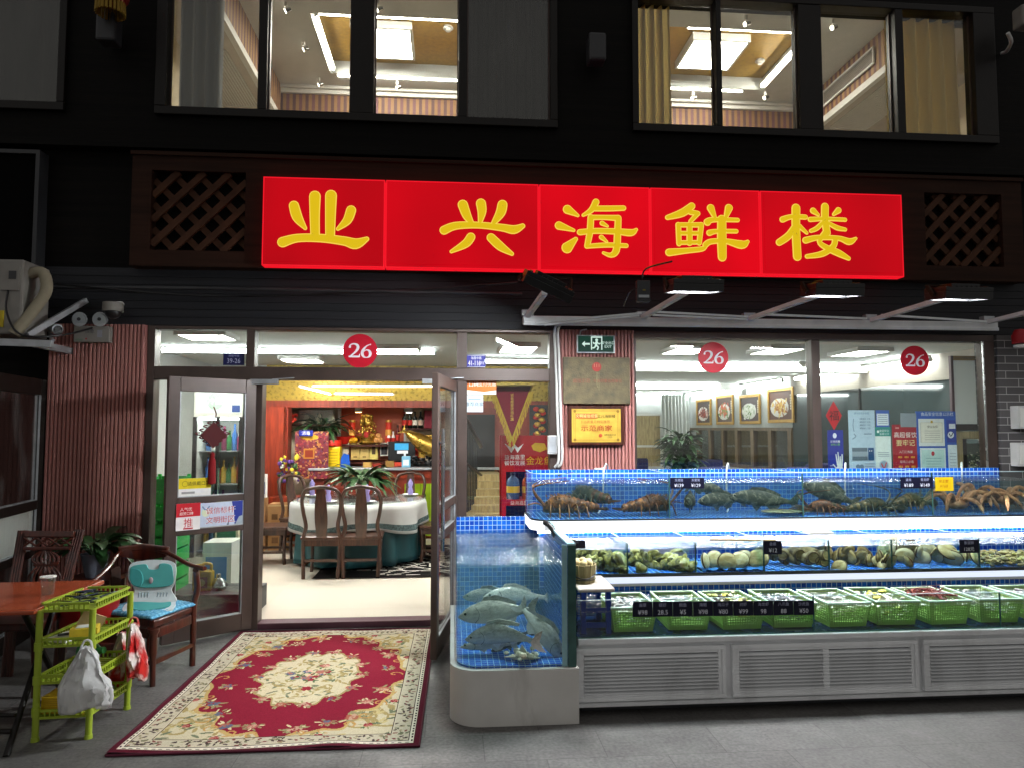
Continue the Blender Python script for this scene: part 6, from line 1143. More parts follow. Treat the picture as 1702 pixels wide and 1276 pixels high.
# ------------------------------------------------------------------ live seafood
def spotted(name, cols, scale=14, rough=.4, rnd=False, dist=.5, stretch=(1,1,1), grad=None):
    m, n, l, b = newmat(name); b.inputs['Roughness'].default_value = rough; tc = nd(n, 'TexCoord'); mp = nd(n, 'Mapping'); mp.inputs['Scale'].default_value = stretch; l.new(tc.outputs['Object'], mp.inputs[0])
    nz = nd(n, 'TexNoise'); nz.inputs['Scale'].default_value = scale; nz.inputs['Detail'].default_value = 4; nz.inputs['Distortion'].default_value = dist; l.new(mp.outputs[0], nz.inputs[0]); src = nz.outputs[0]
    if rnd:
        oi = nd(n, 'ObjectInfo'); ad = nd(n, 'Math', operation='MULTIPLY_ADD'); ad.inputs[1].default_value = .35; l.new(oi.outputs['Random'], ad.inputs[0]); s_ = nd(n, 'Math', operation='SUBTRACT'); s_.inputs[1].default_value = .17; l.new(nz.outputs[0], s_.inputs[0]); l.new(s_.outputs[0], ad.inputs[2]); src = ad.outputs[0]
    rp = nd(n, 'ValToRGB'); e = rp.color_ramp.elements
    while len(e) < len(cols): e.new(.5)
    for i, c in enumerate(cols): e[i].position = .3+.4*i/(len(cols)-1); e[i].color = hexc(c)+(1,)
    l.new(src, rp.inputs[0]); out = rp.outputs[0]
    if grad:
        sx = nd(n, 'SeparateXYZ'); l.new(tc.outputs['Object'], sx.inputs[0]); mr = nd(n, 'MapRange'); mr.inputs[1].default_value = grad[0]; mr.inputs[2].default_value = grad[1]; l.new(sx.outputs[2], mr.inputs[0]); mx = nd(n, 'MixRGB'); mx.inputs[2].default_value = hexc(grad[2])+(1,); l.new(out, mx.inputs[2]); mx.inputs[1].default_value = hexc(grad[2])+(1,); l.new(mr.outputs[0], mx.inputs[0]); out = mx.outputs[0]
    l.new(out, b.inputs['Base Color']); bp = nd(n, 'Bump'); bp.inputs['Strength'].default_value = .35; bp.inputs['Distance'].default_value = .004; l.new(nz.outputs[0], bp.inputs['Height']); l.new(bp.outputs[0], b.inputs['Normal']); return m
spotted('bream', ['#8c8c80', '#b4b3a6', '#d2d1c6'], 34, .16, grad=(-.055, .03, '#f0f2f0'), stretch=(1,1,2)); spotted('grouper', ['#23261f', '#3c3f33', '#8f927e'], 26, .5, dist=1.2); spotted('dark_fish', ['#3a3a30', '#56554a'], 15, .4)
def fish(name, label, c, L, mat, pitch=0, yaw=pi, roll=0, fat=1.0, bend=0.0, group=None, depthk=.42):
    prof = [(0,.006,.004),(.03,.03,.028),(.09,.07,.06),(.18,.115,.085),(.3,.148,.1),(.42,.155,.108),(.55,.135,.1),(.68,.095,.075),(.8,.055,.046),(.88,.035,.032),(.92,.034,.034)]
    q = MB(mat); n = 14; vs = []
    yb = lambda t: bend*L*max(0, t-.35)**2*2.2
    for t, hu, hd in prof:
        for k in range(n):
            a = 2*pi*k/n; h = hu if sin(a) > 0 else hd; vs.append((L*(.5-t), yb(t)+cos(a)*L*(hu+hd)*depthk*.5*fat*(1 if t > .02 else .6), sin(a)*L*h*fat))
    q.add(vs, [(i*n+k, i*n+(k+1)%n, (i+1)*n+(k+1)%n, (i+1)*n+k) for i in range(len(prof)-1) for k in range(n)]+[tuple(range(n)), tuple(len(vs)-n+k for k in range(n))[::-1]])
    def fin(poly, th=.006, y=0.0): q.prism([(x*L, z*L) for x, z in poly], (0, y-th/2, 0), (1,0,0), (0,0,1), -th)
    yt = yb(.97)
    ca = .0
    q.prism([(x*L, z*L) for x, z in ((-.39,.028),(-.47,.12),(-.56,.15),(-.5,.02),(-.5,-.02),(-.56,-.14),(-.47,-.11),(-.39,-.03))], (0, yt+.003, 0), (1,0,0), (0,0,1), .005)
    fin([(.22,.12*fat),(.16,.19*fat),(.0,.2*fat),(-.16,.15*fat),(-.26,.1*fat),(-.24,.07*fat),(0,.13*fat)]); fin([(-.05,-.08*fat),(-.12,-.16*fat),(-.22,-.12*fat),(-.26,-.06*fat),(-.15,-.06*fat)]); fin([(.16,-.09*fat),(.08,-.19*fat),(.02,-.1*fat)])
    for s in (-1, 1):
        w_ = L*.1*depthk*1.9*fat*.5
        q.prism([(.2*L,-.02*L),(.04*L,-.07*L),(.02*L,-.03*L),(.12*L,.005*L)], (0, s*(w_*1.12), 0), (1,0,0), (0,0,1), .004*s)
        q.m = F('#cfd0b8', .2); q.cyl((.41*L, s*w_*.52, .03*L), (.41*L, s*w_*.66, .03*L), .026*L, n=10); q.m = F('#0c0c0c', .1); q.cyl((.41*L, s*w_*.6, .03*L), (.41*L, s*w_*.7, .03*L), .017*L, n=10); q.m = mat
        q.m = F('#5c6058', .5); q.tube(curve3([(.27*L, s*w_*.95, .085*L*fat),(.235*L, s*w_*1.17, .03*L),(.245*L, s*w_*1.1, -.04*L),(.29*L, s*w_*.8, -.08*L*fat)], 4), .0018, 5); q.m = mat
    o = q.build(name, smooth=50); tag(o, label, 'fish', group); o.location = c; o.rotation_euler = (Matrix.Rotation(yaw, 3, 'Z')@Matrix.Rotation(-pitch, 3, 'Y')@Matrix.Rotation(roll, 3, 'X')).to_euler(); return o
gf = 'silver fish in the corner tank'
fish('bream', 'silver sea bream facing left in the corner tank, with its tail above the other fish', at(826, 1018, 4.2), .45, 'bream', pitch=-.06, yaw=pi+.08, roll=.12, fat=1.12, group=gf)
fish('bream', 'silver sea bream low in the corner tank, tail curling upward beside the diving fish', at(834, 1053, 4.16), .43, 'bream', pitch=-.16, yaw=pi-.12, bend=.5, roll=-.15, fat=1.05, group=gf)
fish('bream', 'silver sea bream diving head down at the right side of the corner tank', at(901, 1050, 4.13), .38, 'bream', pitch=-.9, yaw=-.15, roll=-.35, fat=1.15, bend=.15, group=gf)
fish('bream', 'greenish hazy sea bream facing left near the back of the corner tank', at(856, 992, 4.8), .46, 'bream', pitch=.1, yaw=pi+.35, roll=.2, bend=.2, group=gf)
fish('bream', 'hazy sea bream at the upper left of the corner tank, mostly behind another fish', at(818, 992, 4.95), .42, 'bream', pitch=-.04, yaw=pi-.3, roll=-.15, bend=-.2, group=gf)
fish('bream', 'slim silver fish just above the tank floor at the lower left', at(812, 1072, 4.2), .33, 'bream', pitch=-.03, yaw=pi, fat=.62, group=gf)
fish('dark_fish', 'small dark brown fish nosing down to the tiles in the corner tank', at(850, 1064, 4.25), .27, 'dark_fish', pitch=-.35, yaw=pi+.3)
q = MB(F('#d9d2b8', .7)); rg = random.Random(12); c = at(868, 1094, 4.05); c.z = .325
for k in range(26): q.ball(c+Vector((rg.gauss(0,.035), rg.gauss(0,.03), abs(rg.gauss(.02,.02)))), rg.uniform(.012,.026), 7, (1,1,.7))
q.prism([(-.04,0),(.0,.075),(.05,0)], c+Vector((0,.01,.0)), (1,0,0), (0,0,1), .03); q.tube([c+Vector((.03,0,.01)), c+Vector((.1,-.005,0))], [.014,.004], 6); q.tube([c+Vector((-.03,0,.01)), c+Vector((-.1,-.005,.012))], [.012,.003], 6)
item('conch_shell', 'pale yellow spiny conch shell on the floor tiles of the corner tank', 'shell', q)
def crusty(name, label, c, L, mats, yaw=0.0, spiny=True, claws=False, seed=1, group=None):
    rg = random.Random(seed); q = MB(mats[0])
    q.tube([(.5*L,0,.03*L),(.47*L,0,.06*L),(.35*L,0,.1*L),(.2*L,0,.115*L),(.05*L,0,.11*L)], [.015*L,.06*L,.095*L,.11*L,.1*L], 12)
    for k in range(6): x = .04*L-k*.075*L; r_ = L*(.1-.009*k); q.m = mats[k%2]; q.tube([(x+.02*L,0,.1*L-k*.006*L),(x-.03*L,0,.1*L-k*.006*L),(x-.065*L,0,.09*L-k*.007*L)], [r_*.82,r_,r_*.86], 12)
    q.m = mats[1]
    for a in (-.6,-.3,0,.3,.6): q.prism([(0,-.03*L),(-.13*L,-.045*L),(-.15*L,0),(-.13*L,.045*L),(0,.03*L)], Vector((-.42*L,.05*L*a,.05*L)), Vector((cos(a),-sin(a),0)), Vector((sin(a),cos(a),0)), .006)
    for s in (-1,1):
        q.m = mats[0]
        for k in range(5):
            x = .32*L-k*.085*L; d = .25*L-.02*L*k; q.tube(curve3([(x,s*.08*L,.05*L),(x+.06*L-.05*k*L,s*(.08*L+d*.6),.12*L),(x+.08*L-.07*k*L,s*(.1*L+d),-.02*L)], 4), [.014*L]*5+[.012*L]*3+[.006*L], 6)
        q.tube(curve3([(.46*L,s*.04*L,.08*L),(.65*L,s*.1*L,.25*L),(.6*L,s*.25*L,.34*L),(.1*L,s*.34*L,.4*L)], 5), [.02*L]*6+[.012*L]*6+[.005*L]*4, 6)
        q.tube(curve3([(.47*L,s*.03*L,.06*L),(.6*L,s*.06*L,.12*L),(.75*L,s*.04*L,.1*L)], 4), .006*L, 5)
        q.m = F('#0d0c0b', .1); q.ball((.44*L,s*.06*L,.13*L), .016*L, 7); q.m = mats[0]
        if claws: q.tube(curve3([(.4*L,s*.08*L,.05*L),(.55*L,s*.16*L,.07*L),(.72*L,s*.12*L,.06*L),(.9*L,s*.08*L,.05*L)], 4), [.02*L,.02*L,.025*L,.03*L,.03*L,.04*L,.06*L,.07*L,.07*L,.05*L,.03*L,.02*L,.008*L], 8)
    if spiny:
        for k in range(60): a = rg.uniform(.2,pi-.2); x = rg.uniform(.06,.45)*L; r_ = L*(.11-.12*max(0,x/L-.3)); p = Vector((x, r_*cos(a), .1*L+r_*sin(a))); q.tube([p, p+Vector((.025*L,.02*L*cos(a),.03*L*sin(a)))], [.009*L,.001*L], 5)
    o = q.build(name, smooth=50); tag(o, label, 'lobster', group); o.location = c; o.rotation_euler = (0,0,yaw); o.scale = (1, 1.15, 1.4 if L > .2 else 1); return o
spotted('lob_a', ['#3a2414','#7a4a24','#b5783c'], 40, .45); spotted('lob_b', ['#2a1810','#5c3018','#8f5a2c'], 40, .45); spotted('lob_c', ['#1c1e16','#3c3c26','#6a5a3a'], 40, .45); spotted('lob_d', ['#4a3a24','#7a6a44','#2a2418'], 40, .45)
UZ = .982
crusty('spiny_lobster', 'brown spiny lobster at the left end of the upper tank', Vector((at(953,850,5.15).x,5.13,UZ+.01)), .44, ('lob_a','lob_b'), yaw=pi-.1, seed=1)
crusty('spiny_lobster', 'reddish brown spiny lobster beside the first divider of the upper tank', Vector((at(1070,850,5.15).x,5.15,UZ+.01)), .42, ('lob_b','lob_a'), yaw=.25, seed=2)
crusty('spiny_lobster', 'dark spiny lobster at the back of the upper tank behind the bubbles', Vector((at(985,850,5.35).x,5.33,UZ+.06)), .42, ('lob_c','lob_b'), yaw=2.2, seed=3)
crusty('clawed_lobster', 'dark green clawed lobster lying in the middle of the third upper section', Vector((at(1440,852,5.1).x,5.1,UZ)), .36, ('lob_c','lob_d'), yaw=.1, spiny=False, claws=True, seed=4)
crusty('clawed_lobster', 'olive lobster with raised legs at the right end of the third upper section', Vector((at(1505,846,5.2).x,5.2,UZ+.02)), .36, ('lob_d','lob_c'), yaw=.35, spiny=True, claws=True, seed=5)
crusty('clawed_lobster', 'brown lobster under the spotted fish in the third upper section', Vector((at(1378,853,5.1).x,5.08,UZ)), .32, ('lob_b','lob_c'), yaw=pi-.2, spiny=False, claws=True, seed=6)
gg = 'spotted groupers in the upper tank'
fish('grouper', 'dark spotted grouper facing the glass beside the first divider', Vector((at(1148,842,5.12).x,5.12,UZ+.09)), .36, 'grouper', yaw=-pi/2-.5, fat=1.15, group=gg, depthk=.7)
fish('grouper', 'small dark grouper swimming high under the double price tag', Vector((at(1170,825,5.3).x,5.3,UZ+.17)), .27, 'grouper', yaw=-.6, fat=1.1, group=gg, depthk=.6)
fish('grouper', 'large grey spotted grouper in the middle of the second upper section', Vector((at(1200,848,5.2).x,5.22,UZ+.085)), .42, 'grouper', yaw=pi+.3, fat=1.0, group=gg, depthk=.55)
fish('grouper', 'yellowish banded grouper at the right of the second upper section', Vector((at(1268,842,5.2).x,5.2,UZ+.09)), .52, 'grouper', yaw=pi-.1, pitch=.08, fat=.9, group=gg, depthk=.5)
fish('grouper', 'grey marbled grouper rising head up at the left of the third upper section', Vector((at(1378,832,5.2).x,5.2,UZ+.13)), .42, 'grouper', yaw=pi-.2, pitch=.35, fat=1.25, group=gg, depthk=.55)
spotted('flatfish_mat', ['#5a563f','#7a765c','#3d3b2c'], 30, .5)
q = MB('flatfish_mat'); q.ball((0,0,0), 1, 14, (.15,.1,.014)); q.prism([(.14,0),(.2,.04),(.2,-.04)], (0,0,-.004), (1,0,0), (0,1,0), .008); o = item('flatfish', 'flat olive fish lying on the tiles by the second divider', 'fish', q, None, 60); o.location = (at(1305,862,5.0).x, 5.06, UZ+.02)
spotted('kingcrab', ['#7a4a2a','#b5835a','#d0a880'], 30, .5)
def crab(label, c, R_, yaw, seed, legs=7):
    rg = random.Random(seed); q = MB('kingcrab'); q.ball((0,0,.05), .09, 12, (1,.95,.5))
    for k in range(40): a, b = rg.uniform(0,2*pi), rg.uniform(.2,1); p = Vector((.085*cos(a)*b, .08*sin(a)*b, .05+.045*sqrt(1-b*b))); q.tube([p,p+Vector((.006*cos(a),.006*sin(a),.016))], [.006,.001], 5)
    for k in range(legs):
        a = k*2*pi/legs+.3; d = Vector((cos(a),sin(a)*.55,0)); l_ = R_*rg.uniform(.85,1.15); h = rg.uniform(.09,.15)
        q.tube(curve3([d*.07+Vector((0,0,.05)), d*l_*.45+Vector((0,0,h)), d*l_*.8+Vector((0,0,h*.7)), d*l_+Vector((0,0,-.005))], 5), [.02]*5+[.016]*5+[.013]*4+[.005,.003], 7)
    o = q.build('king_crab', smooth=50); tag(o, label, 'crab', 'king crabs in the upper tank'); o.location = c; o.rotation_euler = (0,0,yaw)
crab('tan king crab with legs spread against the last divider of the upper tank', Vector((at(1590,850,5.2).x,5.2,UZ+.0)), .33, .2, 1)
crab('tan king crab at the right edge, legs raised higher than its neighbour', Vector((at(1672,845,5.2).x,5.2,UZ+.03)), .36, 1.0, 2)
crab('tan king crab at the back between the other two', Vector((at(1635,850,5.3).x,5.32,UZ+.03)), .3, 2.0, 3)
# bubbles
q = MB('clear_plastic'); rg = random.Random(44)
for px in (996, 1212, 1420, 1625):
    for k in range(70): z = rg.uniform(UZ, 1.21); p = at(px, 830, 5.15); q.ball((p.x+rg.gauss(0,.012+.008*(z-UZ)), 5.2+rg.gauss(0,.015), z), rg.uniform(.002,.0045), 5)
tag(q.build('bubbles', smooth=180), 'columns of rising air bubbles in the upper tank', 'bubbles', kind='stuff')
for px, t in ((996, 'first'), (1212, 'second'), (1420, 'third'), (1625, 'fourth')):
    x = at(px, 830, 5.15).x; q = MB(F('#b9c4c2', .3)); q.tube(curve3([(x,5.2,UZ),(x+.03,5.25,UZ+.02),(x+.08,5.4,UZ+.05),(x+.09,5.43,1.15),(x+.1,5.44,1.3),(x+.14,5.5,1.31),(x+.16,5.56,1.1)]), .006, 6); item('air_hose', '%s pale air hose from the left, dipping over the back of the upper tank' % t, 'hose', q, 'air hoses of the upper tank', 60)
# shells
spotted('oyster', ['#3a3822','#76703a','#b3a654','#cfc49a'], 30, .6, True); spotted('clam_tan', ['#8a7040','#b79d66','#cdbb8c'], 18, .45, True, stretch=(1,1,3)); spotted('clam_cream', ['#a8905c','#c9b684','#ded2ac'], 16, .4, True, stretch=(1,1,3)); spotted('snail', ['#3c3222','#7a6a48','#94825a'], 24, .5, True)
pbr('clam_rim', '#5a4426', .6)
def blob(name, mat, sx, sy, sz, seed):
    q = MB(mat); q.ball((0,0,0), 1, 12, (sx,sy,sz)); v = []
    for x in q.v: n_ = noise.noise(Vector(x)*28+Vector((seed*3.1,0,0))); n2 = noise.noise(Vector(x)*75+Vector((0,seed,0))); f_ = 1+.38*n_+.2*n2; v.append(tuple(Vector(x)*f_))
    q.v = v; return q.build(name, smooth=40)
def clam(name, mat, r, seed):
    q = MB(mat); n = 18
    for s in (-1,1):
        vs = []; 
        for i in range(6):
            t = i/5
            for k in range(n): a = 2*pi*k/n; rr = r*t*(1+.1*cos(a)); vs.append((rr*cos(a)*1.08, s*(r*.36*(1-t*t)**.7+.003+.002*sin(t*26)), rr*sin(a)*.92))
        q.add(vs, [(i*n+k, i*n+(k+1)%n, (i+1)*n+(k+1)%n, (i+1)*n+k) if s < 0 else (i*n+k, (i+1)*n+k, (i+1)*n+(k+1)%n, i*n+(k+1)%n) for i in range(5) for k in range(n)])
    q.m = 'clam_rim'; q.tube([(r*1.02*1.06*cos(2*pi*k/n)*(1+.1*cos(2*pi*k/n)), 0, r*.9*sin(2*pi*k/n)*(1+.1*cos(2*pi*k/n))) for k in range(n+1)], .005, 5)
    return q.build(name, smooth=50)
def snailshell(name, r):
    q = MB('snail'); q.tube([(0,-.05*1,0),(0,-.045,0),(0,0,0),(0,.04,0),(0,.07,0)], [r*.86,r,r*.95,r*.6,r*.15], 14); q.m = 'clam_tan'; q.cyl((0,-.0505,0), (0,-.054,0), r*.8, r*.76, n=14); q.m = 'clam_rim'; q.tube([(r*.84*cos(2*pi*k/14),-.053,r*.84*sin(2*pi*k/14)) for k in range(15)], .004, 5); return q.build(name, smooth=40)
def heap(protos, px0, px1, Y0, Y1, z0, h, n, label, group, cat, tilt=1.0, seed=1, size=.045):
    rg = random.Random(seed); x0, x1 = at(px0, 930, 4.6).x, at(px1, 930, 4.6).x; used = False
    for i in range(n):
        p = protos[i % len(protos)]; o = p if i < len(protos) and not p.get('used') else p.copy()
        if o is not p: COL.objects.link(o)
        t = (i+.5)/n; y = Y0+(Y1-Y0)*((i*.618) % 1); x = x0+(x1-x0)*((i*.381+rg.uniform(-.1,.1)) % 1); z = z0+h*t*(.55+.45*(y-Y0)/(Y1-Y0))
        o.location = (x, y, z); o.rotation_euler = (rg.uniform(-1,1)*tilt, rg.uniform(-1,1)*tilt, rg.uniform(-pi,pi) if tilt > .5 else rg.uniform(-.7,.7)); s_ = rg.uniform(.8,1.2); o.scale = (s_,)*3
        tag(o, label, cat, group)
oy = [blob('oyster', 'oyster', .05, .035, .024, k) for k in range(5)]
heap(oy, 955, 1036, 4.53, 4.8, .705, .125, 52, 'rough yellow green oyster in the heap behind the wooden bucket', 'oysters in the leftmost middle tank', 'oyster', 1.2, 1)
oy2 = [blob('oyster', 'oyster', .05, .036, .022, k+9) for k in range(5)]
heap(oy2, 1052, 1148, 4.53, 4.8, .702, .08, 46, 'rough greenish oyster in the tank with the floating lilac basket', 'oysters in the second middle tank', 'oyster', 1.2, 2)
cl = [clam('clam', 'clam_cream', .055, 1)]
for i, (px, y, rz, t) in enumerate(((1172,4.56,.9,'leftmost, turned edgewise'),(1186,4.6,.3,'second from the left'),(1208,4.56,.1,'lying low in the middle'),(1228,4.57,-.2,'fourth from the left'),(1236,4.62,.2,'fifth, half hidden'),(1258,4.6,-.5,'rightmost, leaning on the divider'))):
    o = cl[0] if i == 0 else cl[0].copy()
    if i: COL.objects.link(o)
    o.location = (at(px,935,y).x, y, .75-.01*(i == 2)); o.rotation_euler = (-.2+.15*i*(-1)**i*.3, .2*(-1)**i, rz); o.scale = (1.0+.08*(i%3),)*3; tag(o, 'large cream clam standing on blue netting, %s' % t, 'clam', 'large clams in the third middle tank')
q = MB(F('#2f6aa8', .5)); x0, x1 = at(1160,950,4.6).x, at(1263,950,4.6).x; rg = random.Random(3); q.grid(lambda u, v: Vector((x0+(x1-x0)*u, 4.51+.3*v, .694+.02*abs(sin(u*17+v*5))*(.4+.6*sin(v*9+u*4)**2))), 24, 8); item('blue_net', 'crumpled blue netting under the large clams', 'net', q, None, 180)
sn = [snailshell('sea_snail', .036)]
heap(sn, 1278, 1370, 4.56, 4.8, .725, .09, 16, 'brown round snail shell with pale disc showing in the fourth middle tank', 'snails in the fourth middle tank', 'sea snail', .25, 4)
ct = [clam('clam', 'clam_tan', .04, 2)]
heap(ct, 1384, 1474, 4.53, 4.82, .705, .1, 34, 'tan clam in the muddy heap of the fifth middle tank', 'tan clams in the fifth middle tank', 'clam', 1.0, 5)
cc_ = [clam('clam', 'clam_cream', .058, 3)]
heap(cc_, 1490, 1618, 4.54, 4.8, .73, .085, 18, 'big cream clam heaped in the sixth middle tank by the narrow price tag', 'big clams in the sixth middle tank', 'clam', .7, 6)
q = MB('clam_tan'); rg = random.Random(9); xa, xb = at(1632,950,4.6).x, 4.3
for k in range(520): q.m = rg.choice(['clam_tan','snail','oyster','clam_tan']); q.ball((rg.uniform(xa,xb), rg.uniform(4.51,4.85), .697+rg.uniform(0,.05)), rg.uniform(.012,.022), 6, (1,.8,.6))
tag(q.build('small_shells', smooth=50), 'layer of tiny brown shellfish in the rightmost middle tank', 'shellfish', kind='stuff')
# lilac floating basket, bucket on its stool
x0, z0, x1, z1 = span(1068, 917, 1140, 945, 4.72); q = MB(F('#9c94b0', .4)); q.box(x0,4.7,z0,x1,4.706,z1); q.box(x0,4.84,z0,x1,4.846,z1); q.box(x0,4.7061,z0,x0+.006,4.8399,z1); q.box(x1-.006,4.7061,z0,x1,4.8399,z1); q.box(x0+.006,4.7061,z0,x1-.006,4.8399,z0+.006)
for k in range(12): xx = x0+(x1-x0)*(k+.5)/12; q.box(xx-.002,4.697,z0+.01,xx+.002,4.6999,z1-.01)
item('floating_basket', 'lilac plastic basket floating in the second middle tank', 'basket', q, None, 0)
ST = thing('tank_stool', 'blue plastic stool with pale top at the left end of the lower tray', 'stool', (.86, 4.2, .437)); sx0, sx1 = .72, .93; zt = at(975, 975, 4.1).z
q = MB(F('#b4ada4', .4)); q.box(sx0, 4.06, zt-.022, sx1, 4.42, zt); q.build('top', parent=ST, bevel=.008)
for x in (sx0+.02, sx1-.045):
    for y in (4.09, 4.37): MB(F('#163a94', .35)).box(x, y, .437, x+.028, y+.028, zt-.023).build('leg', parent=ST)
q = MB(F('#163a94', .35)); q.box(sx0+.05, 4.095, .47, sx1-.046, 4.105, .5); q.box(sx0+.05, 4.095, .55, sx1-.046, 4.105, .58); q.build('rail', parent=ST)
BK = thing('wooden_bucket', 'small slatted wooden bucket of round shellfish standing on the blue stool', 'bucket', (at(968,960,4.25).x, 4.25, zt)); c = Vector((at(968,960,4.25).x, 4.25, zt)); hb = at(968,938,4.2).z-zt
wood('bucket_wood', '#8f7f55', '#b8a878', .7, 3)
q = MB('bucket_wood')
for k in range(14): a = 2*pi*k/14; p0, p1 = Vector((.066*cos(a),.066*sin(a),0)), Vector((.08*cos(a),.08*sin(a),hb)); q.bar(c+p0, c+p1, .0285, .008, up=(cos(a),sin(a),0)) if False else q.obox(c+(p0+p1)/2, (.008,.031,hb), Matrix.Rotation(a,3,'Z')@Matrix.Rotation(.1,3,'Y'))
q.cyl(c, c+Vector((0,0,.008)), .064); q.build('staves', parent=BK)
q = MB('dark_grey'); q.tube([c+Vector((.077*cos(a),.077*sin(a),hb*.2)) for a in [2*pi*k/20 for k in range(21)]], .003, 5); q.tube(curve3([c+Vector((-.086,0,hb*.85)), c+Vector((-.06,-.06,hb*.45)), c+Vector((0,-.09,hb*.3)), c+Vector((.06,-.06,hb*.45)), c+Vector((.086,0,hb*.85))]), .004, 5); q.build('handle', parent=BK, smooth=60)
for k, (dx, dy) in enumerate(((-.035,-.03),(.0,-.045),(.035,-.03),(-.03,.02),(.02,.015),(0,-.01),(.04,.025))): q = MB('clam_cream'); q.ball(c+Vector((dx,dy,hb+.004+(.012 if k == 5 else 0))), .024, 9); item('round_shellfish', 'pale round shellfish in the top of the wooden bucket', 'shellfish', q, 'shellfish in the wooden bucket', 60)
# green baskets ------------------------------------------------------------
drape('basket_green', '#b9dc78', .42)
def basket(label):
    t = thing('plastic_basket', label, 'basket', (0,0,0), 'green baskets in the lower tray'); W_, D_, H_ = .138, .185, .14; wb, db = .112, .155
    q = MB(F('#c2e2c6', .3)); r_ = .012; q.box(-W_,-D_,H_-.012,W_,-D_+r_,H_); q.box(-W_,D_-r_,H_-.012,W_,D_,H_); q.box(-W_,-D_+r_,H_-.012,-W_+r_,D_-r_,H_); q.box(W_-r_,-D_+r_,H_-.012,W_,D_-r_,H_); q.build('rim', parent=t, bevel=.003)
    q = MB('basket_green'); q.box(-wb,-db,0,wb,db,.005)
    def side(a0, a1, b0, b1):
        a0, a1, b0, b1 = map(Vector, (a0,a1,b0,b1)); n = 16
        for k in range(n+1): u = k/n; q.bar(a0.lerp(a1,u), b0.lerp(b1,u), .004, .004)
        for v in (0,.12,.24,.36,.48,.6,.72,.84,.95): q.bar(a0.lerp(b0,v), a1.lerp(b1,v), .004, .0065 if v else .02)
        for u0, u1 in ((0,.1),(.9,1)): q.add([a0.lerp(a1,u0), a0.lerp(a1,u1), b0.lerp(b1,u1), b0.lerp(b1,u0)], [(0,1,2,3)])
    z1 = H_-.012; i = .006
    side((-wb,-db,.004),(wb,-db,.004),(-W_+i,-D_+i,z1),(W_-i,-D_+i,z1)); side((-wb,db,.004),(wb,db,.004),(-W_+i,D_-i,z1),(W_-i,D_-i,z1)); side((-wb,-db,.004),(-wb,db,.004),(-W_+i,-D_+i,z1),(-W_+i,D_-i,z1)); side((wb,-db,.004),(wb,db,.004),(W_-i,-D_+i,z1),(W_-i,D_-i,z1))
    q.build('lattice', parent=t); return t
bpx = (1046, 1136, 1222, 1307, 1394, 1475, 1558, 1643, 1728); bl = ('beside the blue stool, behind the first price tags','second from the left behind the price tags','of shells and greens, third from the left','fourth from the left behind the price tags','right of the price tag row','fifth past the stool pair, with pale shells','heaped with dark red crayfish','right of the crayfish basket','at the right edge of the picture')
bk = basket('pale green basket beside the blue stool, behind the first price tags'); bxs = []
for i, px in enumerate(bpx):
    X_ = at(px, 1010, 4.2).x; lo = (X_, 4.265, .445+(.004 if i % 2 else 0)); bxs.append(X_)
    if i == 0: bk.location = lo
    else: dup(bk, lo, (0,0,.03*(-1)**i), 'pale green basket '+bl[i])
def fill(i, mats, n, r, h, label, cat, name, sc=(1,.8,.6), seed=1):
    rg = random.Random(seed); q = MB(mats[0])
    for k in range(n): q.m = rg.choice(mats); q.ball((bxs[i]+rg.uniform(-.105,.105), 4.265+rg.uniform(-.15,.15), .49+rg.uniform(0,h)), r*rg.uniform(.7,1.2), 6, sc, Matrix.Rotation(rg.uniform(0,3),3,'Z'))
    tag(q.build(name, smooth=50), label, cat, kind='stuff')
F('#a9a48c'); F('#7c7a66'); F('#c9c8b8'); F('#b5ab3a'); F('#8f9a5a'); F('#c8c4a0')
fill(0, [F('#8a8a86'), F('#b4b3ac')], 120, .02, .08, 'grey shrimps lying in the basket beside the stool', 'shrimps', 'shrimps', (1.6,.5,.4), 1)
fill(1, [F('#9a9890'), F('#b9b6ac')], 120, .018, .07, 'pale shrimps in the second basket', 'shrimps', 'shrimps', (1.6,.5,.4), 2)
fill(2, [F('#c8c4a0'), F('#b5ab3a'), F('#8f9a5a'), F('#3a3428')], 130, .02, .1, 'yellow and pale shells heaped in the third basket', 'shells', 'small_shells', (1,.8,.5), 3)
fill(3, [F('#8c8a8e'), F('#a9a7b0')], 120, .02, .08, 'grey shrimps in the fourth basket', 'shrimps', 'shrimps', (1.6,.5,.4), 4)
fill(4, [F('#b8a888'), F('#d2c6a8')], 130, .018, .06, 'beige shells low in the basket right of the price tags', 'shells', 'small_shells', (1,.8,.5), 5)
fill(5, [F('#c9c4ae'), F('#a8a890'), F('#c2bc5a')], 130, .02, .09, 'pale cream shells in the basket left of the crayfish', 'shells', 'small_shells', (1,.8,.5), 6)
fill(7, [F('#9c9a98'), F('#c4c2bc')], 120, .018, .07, 'pale shrimps in the basket right of the crayfish', 'shrimps', 'shrimps', (1.6,.5,.4), 7)
fill(8, [F('#9c9a98'), F('#8a8886')], 100, .018, .08, 'grey shrimps in the rightmost basket', 'shrimps', 'shrimps', (1.6,.5,.4), 8)
spotted('cray', ['#3a0f10','#6a1e1a','#94503c'], 30, .35)
for k, (dx, dy, t) in enumerate(((-.07,-.04,'front left'),(.0,-.08,'front middle'),(.07,-.03,'front right'),(-.05,.07,'back left'),(.04,.08,'back right'))): crusty('crayfish', 'dark red crayfish on top of the heap in its basket, %s' % t, Vector((bxs[6]+dx, 4.265+dy, .575)), .13, ('cray','cray'), yaw=k*1.3, spiny=False, claws=True, seed=k, group='crayfish heaped in a green basket')
